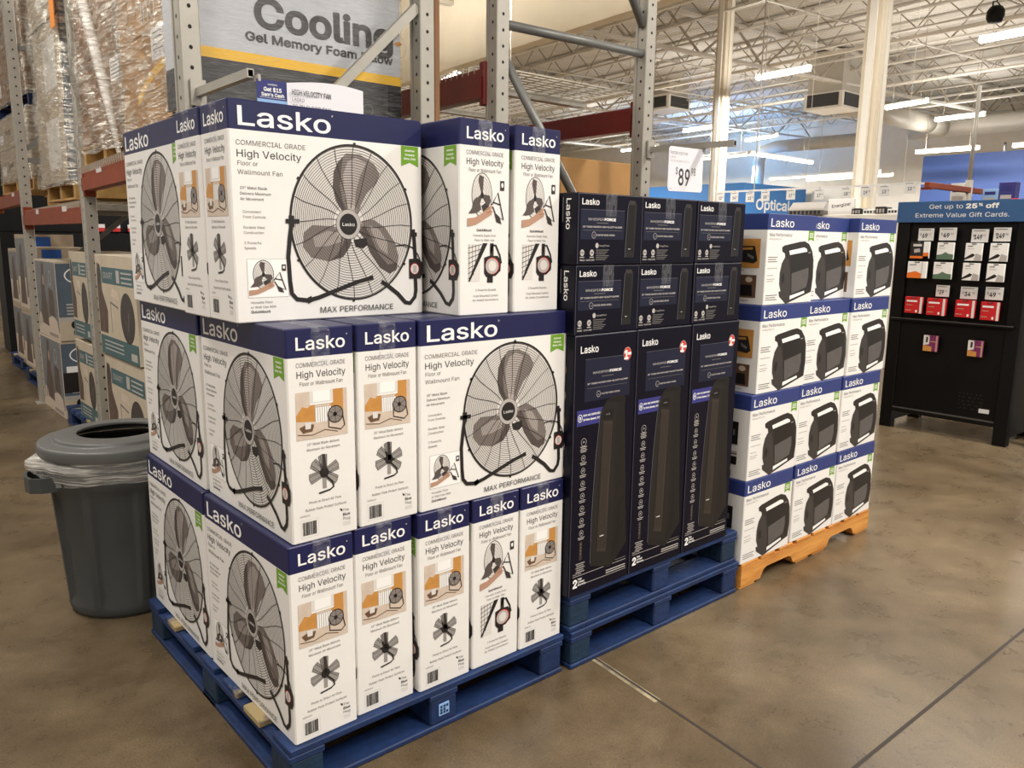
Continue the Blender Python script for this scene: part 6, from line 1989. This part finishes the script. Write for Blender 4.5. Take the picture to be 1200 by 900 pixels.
def paint_oval(al, af, sx, sy, h):
    al.rect(0.0, 0.0, sy, h, 'ink_beige')
    al.rect(0.04 * sy, 0.10 * h, 0.97 * sy, 0.98 * h, 'photo_grey', 1)
    al.poly([(0.06 * sy, 0.10 * h), (0.94 * sy, 0.10 * h), (0.90 * sy, 0.24 * h), (0.72 * sy, 0.30 * h), (0.40 * sy, 0.22 * h), (0.10 * sy, 0.30 * h)], 'ink_beige', 2)
    al.poly([(0.22 * sy, 0.16 * h), (0.52 * sy, 0.14 * h), (0.50 * sy, 0.40 * h), (0.44 * sy, 0.62 * h), (0.46 * sy, 0.94 * h), (0.36 * sy, 0.96 * h), (0.30 * sy, 0.62 * h), (0.20 * sy, 0.38 * h)], 'photo_brown', 3)
    al.poly([(0.58 * sy, 0.30 * h), (0.84 * sy, 0.28 * h), (0.82 * sy, 0.62 * h), (0.62 * sy, 0.66 * h)], 'photo_brown', 3)
    al.line([(0.14 * sy, 0.14 * h), (0.26 * sy, 0.5 * h), (0.36 * sy, 0.9 * h)], 0.018, 'ink_dark', 4)
    al.ring(0.72 * sy, 0.78 * h, 0.06 * sy, 0.09 * h, 0.010, 'ink_light', 4, 18)
    al.disc(0.40 * sy, 0.74 * h, 0.04 * sy, 0.07 * h, 'ink_peach', 5, 14)
    for k in range(3):
        al.line([(0.5 * sy, 0.06 * h - 0.01 * k), (0.9 * sy, 0.06 * h - 0.01 * k)], 0.006, 'ink_grey', 3)
    af.rect(0.0, 0.25 * h, sx, 0.97 * h, 'slate_print')
    af.rect(0.0, 0.25 * h, sx, 0.30 * h, 'ink_light', 1)
    af.ring(0.22, 0.82 * h, 0.155, 0.075, 0.010, 'ink_white', 2, 36)
    af.text('Ser', 0.115, 0.785 * h, 0.058, 'ink_white', 2, bold=0.05)
    for k in range(4):
        af.line([(0.06, (0.46 - 0.04 * k) * h), (0.24, (0.46 - 0.04 * k) * h)], 0.012, 'ink_light', 2)
    af.disc(0.12, 0.20 * h, 0.035, 0.035, 'ink_black', 1, 18)
    barcode(af, 0.10, 0.05, 0.08, 0.035, 1)
def paint_oval_low(al, af, sx, sy, h):
    paint_oval(al, af, sx, sy, h)
    af.rect(0.0, 0.34 * h, sx, 0.60 * h, 'ink_black', 3)
    af.rect(0.03, 0.60 * h, 0.15, 0.68 * h, 'ink_white', 3)
def paint_brown(al, af, sx, sy, h):
    al.rect(0.04 * sy, 0.05 * h, 0.96 * sy, 0.95 * h, 'ink_beige')
    al.rect(0.04 * sy, 0.45 * h, 0.96 * sy, 0.95 * h, 'photo_grey', 1)
    al.poly([(0.12 * sy, 0.1 * h), (0.60 * sy, 0.1 * h), (0.56 * sy, 0.5 * h), (0.48 * sy, 0.88 * h), (0.34 * sy, 0.86 * h), (0.24 * sy, 0.5 * h)], 'photo_brown', 2)
    al.poly([(0.66 * sy, 0.2 * h), (0.88 * sy, 0.2 * h), (0.84 * sy, 0.6 * h), (0.70 * sy, 0.6 * h)], 'ink_brown', 2)
    al.line([(0.20 * sy, 0.12 * h), (0.40 * sy, 0.78 * h)], 0.02, 'ink_dark', 3)
    af.rect(0.1 * sx, 0.84 * h, 0.5 * sx, 0.97 * h, 'ink_blue')
    af.poly([(0.2 * sx, 0.3 * h), (0.5 * sx, 0.3 * h), (0.45 * sx, 0.62 * h), (0.25 * sx, 0.66 * h)], 'ink_black', 1)
    af.line([(0.15 * sx, 0.72 * h), (0.6 * sx, 0.72 * h)], 0.03, 'ink_green', 1)
block_pallet('blue pallet under the teal banded boxes behind the trash can', 0.47, 2.62, 0, 1.0, 1.20, 'stock pallets along the left rack')
block_pallet('blue pallet under the narrow teal boxes beyond the dotted post', 0.575, 4.40, 0, 1.0, 1.06, 'stock pallets along the left rack')
block_pallet('blue pallet at the far left under the tan boxes', 0.70, 6.72, 0, 1.0, 1.20, 'stock pallets along the left rack')
block_pallet('farthest blue pallet along the left aisle', 0.78, 8.10, 0, 1.0, 1.20, 'stock pallets along the left rack')
GB = 'teal banded boxes under the rack'
picture_carton('appliance_box', 'upper teal banded box right of the dotted post, large dark oval on it', 0.48, 2.93, 0.802, 0.42, 0.84, 0.632, 'white_card_core', paint_teal, GB)
picture_carton('appliance_box', 'lower teal banded box right behind the trash can lid', 0.49, 2.90, 0.147, 0.42, 0.86, 0.645, 'white_card_core', paint_teal, GB)
picture_carton('appliance_box', 'upper narrow teal box left of the dotted post', 0.585, 4.47, 0.790, 0.36, 0.50, 0.640, 'white_card_core', paint_teal, GB)
picture_carton('appliance_box', 'lower narrow teal box left of the dotted post', 0.585, 4.45, 0.147, 0.36, 0.54, 0.610, 'white_card_core', paint_teal, GB)
GO = 'boxes with an oval badge'
picture_carton('vacuum_box', 'upper box with white oval badge, left of the narrow teal boxes', 0.600, 5.56, 0.672, 0.42, 0.84, 0.664, 'white_card_core', paint_oval, GO)
picture_carton('vacuum_box', 'lower box with white oval badge standing on the floor', 0.592, 5.57, 0.002, 0.42, 0.84, 0.665, 'white_card_core', paint_oval_low, GO)
GF = 'tan picture boxes at the far left'
for (yy, zz, hh, lab) in ((6.80, 0.147, 0.62, 'lower tan picture box next to the oval badge boxes'), (6.80, 0.770, 0.66, 'upper tan picture box next to the oval badge boxes'),
                          (7.42, 0.147, 0.60, 'lower tan picture box second from the oval badge boxes'), (7.42, 0.750, 0.80, 'upper tan picture box second from the oval badge boxes'),
                          (8.18, 0.147, 0.62, 'lower tan picture box at the left picture edge'), (8.18, 0.770, 0.62, 'upper tan picture box at the left picture edge')):
    picture_carton('stock_box', lab, 0.70 + (yy - 6.8) * 0.06, yy, zz, 0.42, 0.56 if yy < 7 else 0.66, hh, 'carton_tan', paint_brown, GF)

# cartons added in the second rack row to keep the gap dark
def dark_gap_filler(label, x0, x1, y0, y1, z0, z1):
    t = thing('filler_pile', label, 'boxes', (0, 0, 0), 0, 'filler cartons added to darken the second rack row')
    h = (z1 - z0) / 2
    for i in range(2):
        q = MB()
        q.box(x0 + 0.02 * i, x1, y0, y1, z0 + h * i, z0 + h * (i + 1) - 0.003, 'photo_brown', 0.006)
        a = Art(q, (x0 + 0.02 * i, y1, z0 + h * i), (0, -1, 0), (0, 0, 1))
        a.rect(0.1, h * 0.3, 0.5, h * 0.7, 'photo_grey')
        q.build('carton', t)
dark_gap_filler('added cartons darkening the gap under the red beam, behind the teal boxes', 1.75, 2.75, 2.65, 3.75, 0.0, 1.50)
dark_gap_filler('added cartons darkening the gap behind the narrow teal boxes', 1.78, 2.75, 4.2, 6.2, 0.0, 1.44)
t = thing('store_shelf', 'store shelf far behind with red and white price strips, black body added to darken the gap', 'shelf', (0.95, 10.4, 0))
mb = MB()
mb.box(0, 6.0, 0, 0.5, 0, 1.58, 'black_metal', 0.01)
mb.box(0, 6.0, 0.1, 0.5, 1.58, 2.9, 'black_metal', 0.01)  # black body added and widened so the view through the rack stays dark
mb.build('body', t)
for (xx, w_) in ((1.10, 0.16), (1.36, 0.10), (1.56, 0.34), (2.0, 0.3)):
    mb = MB()
    mb.box(xx, xx + w_, -0.02, 0.0, 1.60, 1.65, 'card_red')
    mb.box(xx, xx + w_, -0.02, 0.0, 1.65, 1.70, 'paper')
    mb.build('price_strip', t)['label'] = 'red and white price strip'

# ================================================================== gift card stand
KX, KY = 6.02, 1.14
t = thing('gift_card_stand', 'tall black gift card stand with a blue offer header', 'display stand', (KX, KY, 0), -Q)
# local x runs along the face (to the right), local y runs into the stand
def kb(q, u0, u1, d0, d1, z0, z1, m, c=0.0):
    q.box(u0, u1, d0, d1, z0, z1, m, c)
mb = MB()
kb(mb, 0.07, 0.92, 0.03, 0.06, 0.95, 1.74, 'black_metal')
mb.build('peg_panel', t)
mb = MB()
kb(mb, 0.05, 0.90, 0.015, 0.05, 0.19, 0.945, 'black_metal')
a = Art(mb, (0, 0.015, 0), (1, 0, 0), (0, 0, 1))
rnd = random.Random(5)
for k in range(34):
    a.disc(0.62 + 0.028 * (k % 7) + rnd.choice((0, 0.014)), 0.26 + 0.03 * (k // 7), 0.003, 0.003, 'grey_edge', 1, 6)
a.rect(0.772, 0.240, 0.848, 0.274, 'tag_grey', 1)
mb.build('lower_panel', t)
for u in (0.0, 0.895):
    mb = MB()
    kb(mb, u, u + 0.10, 0.0, 0.08, 0.0, 1.74, 'black_metal', 0.004)
    mb.build('post', t)
    mb = MB()
    kb(mb, u + 0.02, u + 0.08, 0.08, 0.62, 0.05, 1.70, 'black_metal', 0.004)
    kb(mb, u + 0.0, u + 0.10, 0.56, 0.64, 0.0, 1.74, 'black_metal', 0.004)
    mb.build('side_panel', t)
mb = MB()
kb(mb, 0.10, 0.895, -0.004, 0.04, 0.145, 0.185, 'black_metal', 0.003)
kb(mb, 0.10, 0.895, -0.006, 0.02, 0.178, 0.186, 'grey_edge')
mb.build('bottom_rail', t)
mb = MB()
kb(mb, 0.03, 0.96, -0.035, 0.03, 0.928, 0.950, 'black_metal', 0.004)
kb(mb, 0.03, 0.96, -0.037, -0.033, 0.944, 0.951, 'grey_edge')
mb.build('shelf_lip', t)
mb = MB()
kb(mb, -0.005, 1.02, -0.02, 0.10, 1.735, 1.902, 'header_blue', 0.003)
a = Art(mb, (0, -0.02, 0), (1, 0, 0), (0, 0, 1))
hd = mb.build('header_sign', t)
hd['label'] = 'blue header panel with white offer text'
mb = MB()
a.mb = mb
a.text('Get up to', 0.245, 1.842, 0.040, 'ink_white', 1, width=0.26)
a.text('25', 0.520, 1.842, 0.040, 'ink_white', 1, width=0.088, bold=0.07)
a.text('%', 0.612, 1.858, 0.024, 'ink_white', 1, width=0.034, bold=0.07)
a.text('off', 0.665, 1.842, 0.040, 'ink_white', 1, width=0.092, bold=0.06)
a.text('Extreme Value Gift Cards.', 0.140, 1.775, 0.040, 'ink_white', 1, width=0.700)
mb.build('lettering', hd)

def gift_pack(label, y, z, w, h, kind, tk=0.02):
    """hang card: y = left edge on the stand (world y decreases to the right), z = top"""
    t = thing('gift_card_pack', label, 'gift card', (KX, y, z), -Q, 'gift card packs hanging on the black stand')
    q = MB()
    q.box(0, w, -0.030 - tk, -0.030, -h, 0, {'r': 'card_red', 'p': 'card_plum'}.get(kind, 'ink_white'), 0.002)
    a = Art(q, (0, -0.030 - tk, -h), (1, 0, 0), (0, 0, 1))
    if kind == 'k':
        a.rect(0, 0, w * 0.7, h, 'ink_black', 1)
        a.rect(0, 0, w, h * 0.14, 'card_orange', 2)
        a.rect(w * 0.7, 0, w, h * 0.35, 'card_orange', 2)
        a.rect(w * 0.14, h * 0.72, w * 0.6, h * 0.86, 'ink_haze', 3)
        a.poly([(w * 0.2, h * 0.55), (w * 0.5, h * 0.6), (w * 0.55, h * 0.38), (w * 0.22, h * 0.33)], 'ink_light', 3)
    elif kind == 'o':
        a.poly([(0, 0), (w * 0.75, 0), (w * 0.75, h * 0.28), (w * 0.45, h * 0.42), (0, h * 0.30)], 'card_orange', 1)
        a.line([(w * 0.10, h * 0.80), (w * 0.45, h * 0.80)], h * 0.05, 'ink_grey', 1)
        a.rect(w * 0.76, 0, w * 0.79, h, 'ink_light', 1)
    elif kind == 'g':
        a.poly([(0, 0), (w, 0), (w, h * 0.30), (w * 0.70, h * 0.34), (w * 0.52, h * 0.44), (w * 0.3, h * 0.30), (0, h * 0.26)], 'card_green', 1)
        a.line([(w * 0.12, h * 0.80), (w * 0.40, h * 0.80)], h * 0.05, 'ink_grey', 1)
        a.line([(w * 0.12, h * 0.66), (w * 0.5, h * 0.66)], h * 0.03, 'ink_light', 1)
    elif kind == 's':
        a.poly([(0, h * 0.04), (0, h * 0.14), (w * 0.45, h * 0.42), (w * 0.62, h * 0.34), (w * 0.50, h * 0.22)], 'ink_black', 1)
        a.poly([(w * 0.55, 0), (w, 0), (w, h * 0.32), (w * 0.66, h * 0.42)], 'ink_light', 1)
        a.line([(w * 0.14, h * 0.82), (w * 0.44, h * 0.82)], h * 0.05, 'ink_grey', 1)
        a.line([(w * 0.14, h * 0.68), (w * 0.54, h * 0.68)], h * 0.025, 'ink_light', 1)
    elif kind == 'r':
        a.rect(w * 0.86, 0, w, h, 'ink_haze', 1)
        a.line([(w * 0.10, h * 0.74), (w * 0.70, h * 0.74)], h * 0.10, 'ink_white', 1)
        a.line([(w * 0.10, h * 0.50), (w * 0.45, h * 0.50)], h * 0.05, 'ink_peach', 1)
        a.line([(w * 0.06, h * 0.18), (w * 0.40, h * 0.18)], h * 0.05, 'ink_peach', 1)
        a.rect(w * 0.64, h * 0.06, w * 0.74, h * 0.2, 'ink_white', 1)
    elif kind == 'p':
        a.poly([(0, h * 0.35), (w * 0.42, h * 0.45), (w * 0.42, h), (0, h)], 'ink_haze', 1)
        a.poly([(0, 0), (w * 0.62, 0), (w * 0.62, h * 0.30), (0, h * 0.38)], 'ink_orange', 2)
        a.line([(w * 0.24, h * 0.55), (w * 0.24, h * 0.9)], w * 0.14, 'ink_dark', 3)
        a.line([(w * 0.50, h * 0.62), (w * 0.88, h * 0.62)], h * 0.06, 'ink_peach', 3)
        a.rect(w * 0.88, 0, w, h, 'ink_peach', 3)
    a.rect(w * 0.36, h * 0.93, w * 0.64, h * 0.985, 'ink_black', 4)
    q.build('card', t)
    q = MB()
    q.tube([(w * 0.5, 0.03, -0.01), (w * 0.5, -0.055 - tk, -0.006)], 0.003, 'grey_edge', seg=6)
    q.build('hook', t)
gift_pack('black and orange gift card pack at the top left of the stand', 0.996, 1.580, 0.148, 0.134, 'k')
gift_pack('white and orange gift card pack below the black one', 1.000, 1.420, 0.148, 0.134, 'o', 0.03)
gift_pack('white gift card pack with green trees, upper of two', 0.787, 1.576, 0.126, 0.134, 'g')
gift_pack('white gift card pack with green trees, lower of two', 0.800, 1.420, 0.140, 0.134, 'g')
gift_pack('white pack with black streaming stick, upper left of four', 0.576, 1.573, 0.122, 0.136, 's')
gift_pack('white pack with black streaming stick, lower left of four', 0.580, 1.420, 0.122, 0.136, 's')
gift_pack('white pack with black streaming stick, upper right of four', 0.400, 1.574, 0.124, 0.138, 's')
gift_pack('white pack with black streaming stick, lower right of four', 0.406, 1.419, 0.124, 0.138, 's')
gift_pack('first red security card pack, below the empty peg', 0.993, 1.132, 0.138, 0.134, 'r', 0.03)
gift_pack('red security card pack below the 29 tag', 0.815, 1.130, 0.142, 0.136, 'r', 0.04)
gift_pack('red security card pack below the 34 tag', 0.600, 1.129, 0.142, 0.136, 'r', 0.03)
gift_pack('red security card pack below the 49 tag in the lower group', 0.418, 1.126, 0.132, 0.142, 'r', 0.02)
gift_pack('plum and orange card pack, left one under the shelf', 0.818, 0.826, 0.110, 0.130, 'p')
gift_pack('plum and orange card pack, right one under the shelf', 0.478, 0.818, 0.108, 0.126, 'p')

def price_tag(label, y, z, w, h, num, sup):
    t = thing('price_tag', label, 'price tag', (KX, y, z), -Q, 'grey price tags on the black stand')
    q = MB()
    q.box(0, w, -0.024, -0.020, -h, 0, 'tag_grey', 0.001)
    a = Art(q, (0, -0.024, -h), (1, 0, 0), (0, 0, 1))
    a.line([(w * 0.1, h * 0.88), (w * 0.8, h * 0.88)], h * 0.06, 'ink_grey', 1)
    a.text(num, w * (0.24 if len(num) < 3 else 0.16), h * 0.24, h * 0.40, 'ink_black', 1, width=w * (0.38 if len(num) < 3 else 0.50), bold=0.05)
    a.text(sup, w * 0.68, h * 0.44, h * 0.18, 'ink_black', 1, width=w * 0.18)
    a.text('$', w * 0.10, h * 0.42, h * 0.2, 'ink_black', 1)
    q.build('tag', t)
    q = MB()
    q.box(w * 0.4, w * 0.6, -0.020, 0.03, -h * 0.3, -h * 0.1, 'black_metal')
    q.build('holder', t)
price_tag('grey price tag reading 69 on the black stand', 0.955, 1.687, 0.120, 0.098, '69', '97')
price_tag('grey price tag reading 49 at the top of the black stand', 0.793, 1.692, 0.130, 0.100, '49', '97')
price_tag('grey price tag reading 149', 0.552, 1.680, 0.122, 0.100, '149', '97')
price_tag('grey price tag reading 249', 0.396, 1.692, 0.120, 0.104, '249', '98')
price_tag('grey price tag reading 29', 0.772, 1.236, 0.102, 0.092, '29', '97')
price_tag('grey price tag reading 34', 0.586, 1.233, 0.124, 0.096, '34', '98')
price_tag('grey price tag reading 49 over the rightmost red pack', 0.406, 1.240, 0.126, 0.098, '49', '98')

# small shelf with packs at the right edge, beyond the stand
t = thing('side_shelf', 'black shelf base at the right edge beside the gift card stand', 'shelf', (6.05, -0.62, 0))
mb = MB()
mb.box(0.06, 0.50, 0.0, 0.62, 0.0, 0.16, 'black_metal', 0.01)
mb.box(0.30, 0.34, 0.0, 0.62, 0.16, 1.60, 'black_metal')
mb.box(0.055, 0.062, 0.0, 0.62, 0.13, 0.165, 'grey_edge')
mb.build('body', t)
for (z, m1, lab) in ((1.02, 'ink_white', 'white boxed pack at the right picture edge, highest'), (0.72, 'card_red', 'red boxed pack at the right picture edge'),
                     (0.52, 'ink_haze', 'pale pack below the red one at the right picture edge'), (0.36, 'slate_print', 'blue blister pack at the right picture edge, lowest')):
    p = thing('hanging_pack', lab, 'packaged product', (6.15, 0.02, z), -Q, 'packs at the right picture edge')
    mb = MB()
    mb.box(0, 0.13, 0, 0.05, -0.13, 0.03, m1, 0.003)
    a = Art(mb, (0, 0, -0.13), (1, 0, 0), (0, 0, 1))
    a.rect(0.02, 0.10, 0.10, 0.12, 'ink_light' if m1 != 'ink_haze' else 'ink_grey', 1)
    a.rect(0.02, 0.03, 0.08, 0.07, 'ink_haze' if m1 != 'ink_haze' else 'ink_light', 1)
    mb.build('pack', p)
    mb = MB()
    mb.tube([(0.065, 0.05, 0.0), (0.065, 0.17, 0.0)], 0.004, 'grey_edge', seg=6)
    mb.build('hook', p)

# ================================================================== things behind the heater boxes and the stand
t = thing('red_rack', 'red beam rack with a grey pole behind the gift card stand', 'rack', (7.0, 1.32, 0))
mb = MB()
mb.box(0.0, 2.1, 0.0, 0.05, 2.075, 2.128, 'beam_red', 0.004)
mb.box(-0.02, 0.05, -0.02, 0.07, 2.06, 2.078, 'beam_dark_red')
mb.build('beam', t)
mb = MB()
mb.box(1.0, 4.0, -0.42, -0.36, 1.955, 2.010, 'card_red', 0.004)
mb.build('beam', t)
mb = MB()
mb.tube([(1.0, 0.03, 0.0), (1.0, 0.03, 2.2)], 0.035, 'rack_grey', seg=14)
mb.tube([(1.0, 0.03, 2.2), (1.0, 0.03, 3.1)], 0.020, 'rack_grey', seg=12)
mb.build('pole', t)
mb = MB()
mb.box(1.1, 1.8, -0.5, 0.3, 0.0, 1.985, 'black_metal', 0.01)
mb.build('shelf_body', t)
for (y, h, m1, lab) in ((1.58, 0.20, 'ink_haze', 'white box on top of the rack behind the stand'), (1.27, 0.13, 'sign_sky', 'light blue box on the rack behind the stand'),
                        (1.125, 0.19, 'violet_tag', 'violet box on the rack behind the stand')):
    p = thing('product_box', lab, 'box', (8.15, y, 1.986), -Q, 'boxes on the red beam rack')
    mb = MB()
    mb.box(0, 0.15, 0, 0.12, 0, h, m1, 0.003)
    a = Art(mb, (0, 0, 0), (1, 0, 0), (0, 0, 1))
    a.rect(0.02, h * 0.55, 0.12, h * 0.8, 'sign_navy', 1)
    a.rect(0.02, h * 0.15, 0.12, h * 0.35, 'ink_light', 1)
    mb.build('carton', p)

t = thing('store_shelf', 'white store shelf behind the utility fan boxes, with small dark goods on top', 'shelf', (9.3, 0.9, 0))
mb = MB()
mb.box(0, 0.6, 0, 3.7, 0, 1.93, 'white_paint', 0.01)
mb.build('body', t)
rnd = random.Random(8)
for k in range(9):
    mb = MB()
    y0 = 0.95 + k * 0.155
    hh = rnd.uniform(0.05, 0.09)
    mb.box(0.02, 0.2, y0, y0 + 0.13, 1.93, 1.93 + hh, 'ink_white' if k % 2 else 'ink_black', 0.004)
    a = Art(mb, (0.02, y0 + 0.13, 1.93), (0, -1, 0), (0, 0, 1))
    for j in range(3):
        a.rect(0.015 + 0.038 * j, 0.012, 0.04 + 0.038 * j, hh * 0.7, 'ink_black' if k % 2 else 'ink_light', 1)
    mb.build('small_goods', t)
t = thing('header_sign', 'slanted white header card with dark lettering on the white shelf', 'sign', (9.3, 3.18, 1.931))
mb = MB()
mb.box(0.02, 0.05, 0, 0.36, 0.0, 0.20, 'ink_white', 0.003)
a = Art(mb, (0.02, 0.36, 0.0), (0, -1, 0), (0, 0, 1))
a.text('Energizer', 0.05, 0.085, 0.045, 'ink_dark', 1, width=0.26, bold=0.03, ang=0.12)
mb.build('card', t)
t = thing('battery_rack', 'grey slotted rack top left of the slanted header card', 'display rack', (9.25, 3.58, 1.931))
mb = MB()
mb.box(0.0, 0.3, 0, 0.50, 0.0, 0.06, 'ink_grey', 0.004)
mb.face([(0.0, 0.0, 0.06), (0.0, 0.50, 0.06), (0.12, 0.50, 0.17), (0.12, 0.0, 0.17)][::-1], 'ink_light')
mb.face([(0.12, 0.0, 0.17), (0.12, 0.50, 0.17), (0.3, 0.50, 0.17), (0.3, 0.0, 0.17)][::-1], 'ink_grey')
a = Art(mb, (0.0, 0.50, 0.0), (0, -1, 0), (0, 0, 1))
for j in range(8):
    a.rect(0.03 + 0.058 * j, 0.006, 0.065 + 0.058 * j, 0.054, 'ink_black', 1)
mb.build('body', t)

# hanging tags over the aisle behind the boxes
rail = thing('tag_rail', 'clear hanging rail carrying the row of grey price tags', 'rail', (9.0, 2.2, 2.26))
mb = MB()
mb.box(-0.004, 0.004, 0, 2.95, -0.012, 0.012, 'tag_grey')
mb.build('strip', rail)
mb = MB()
for y in (0.25, 1.5, 2.8):
    mb.tube([(0, y, 0), (0, y, 4.6)], 0.0025, 'wire', seg=5)
mb.build('drop_wire', rail)
names = ['at the left end, nearest the price sign', 'second from the left end', 'third from the left end', 'left of the Optical lettering', 'right of the Optical lettering',
         'above the slotted rack', 'left of the big pale column', 'in front of the big pale column', 'just right of the big pale column', 'at the right end, nearest the blue wall']
for i, (y, z, num) in enumerate(((5.00, 2.185, '12'), (4.77, 2.182, '14'), (4.52, 2.170, '12'), (4.28, 2.178, '28'), (3.90, 2.186, '17'), (3.50, 2.176, '17'), (3.14, 2.184, '18'),
                                 (2.89, 2.190, '19'), (2.66, 2.192, '13'), (2.36, 2.215, '13'))):
    p = thing('price_tag', 'small hanging grey price tag, %s' % names[i], 'price tag', (8.99, y, z), -Q, 'price tags hanging behind the boxes')
    mb = MB()
    mb.box(-0.065, 0.065, -0.004, 0.0, -0.065, 0.065, 'tag_grey', 0.001)
    a = Art(mb, (-0.065, -0.004, -0.065), (1, 0, 0), (0, 0, 1))
    a.line([(0.012, 0.115), (0.10, 0.115)], 0.008, 'ink_grey', 1)
    a.text(num, 0.035, 0.035, 0.045, 'ink_dark', 1, width=0.055, bold=0.04)
    a.text('98', 0.094, 0.058, 0.02, 'ink_dark', 1)
    mb.build('tag', p)
    mb = MB()
    mb.box(-0.006, 0.006, -0.003, 0.006, 0.06, 2.26 - z + 0.006, 'wire')
    mb.build('clip', p)
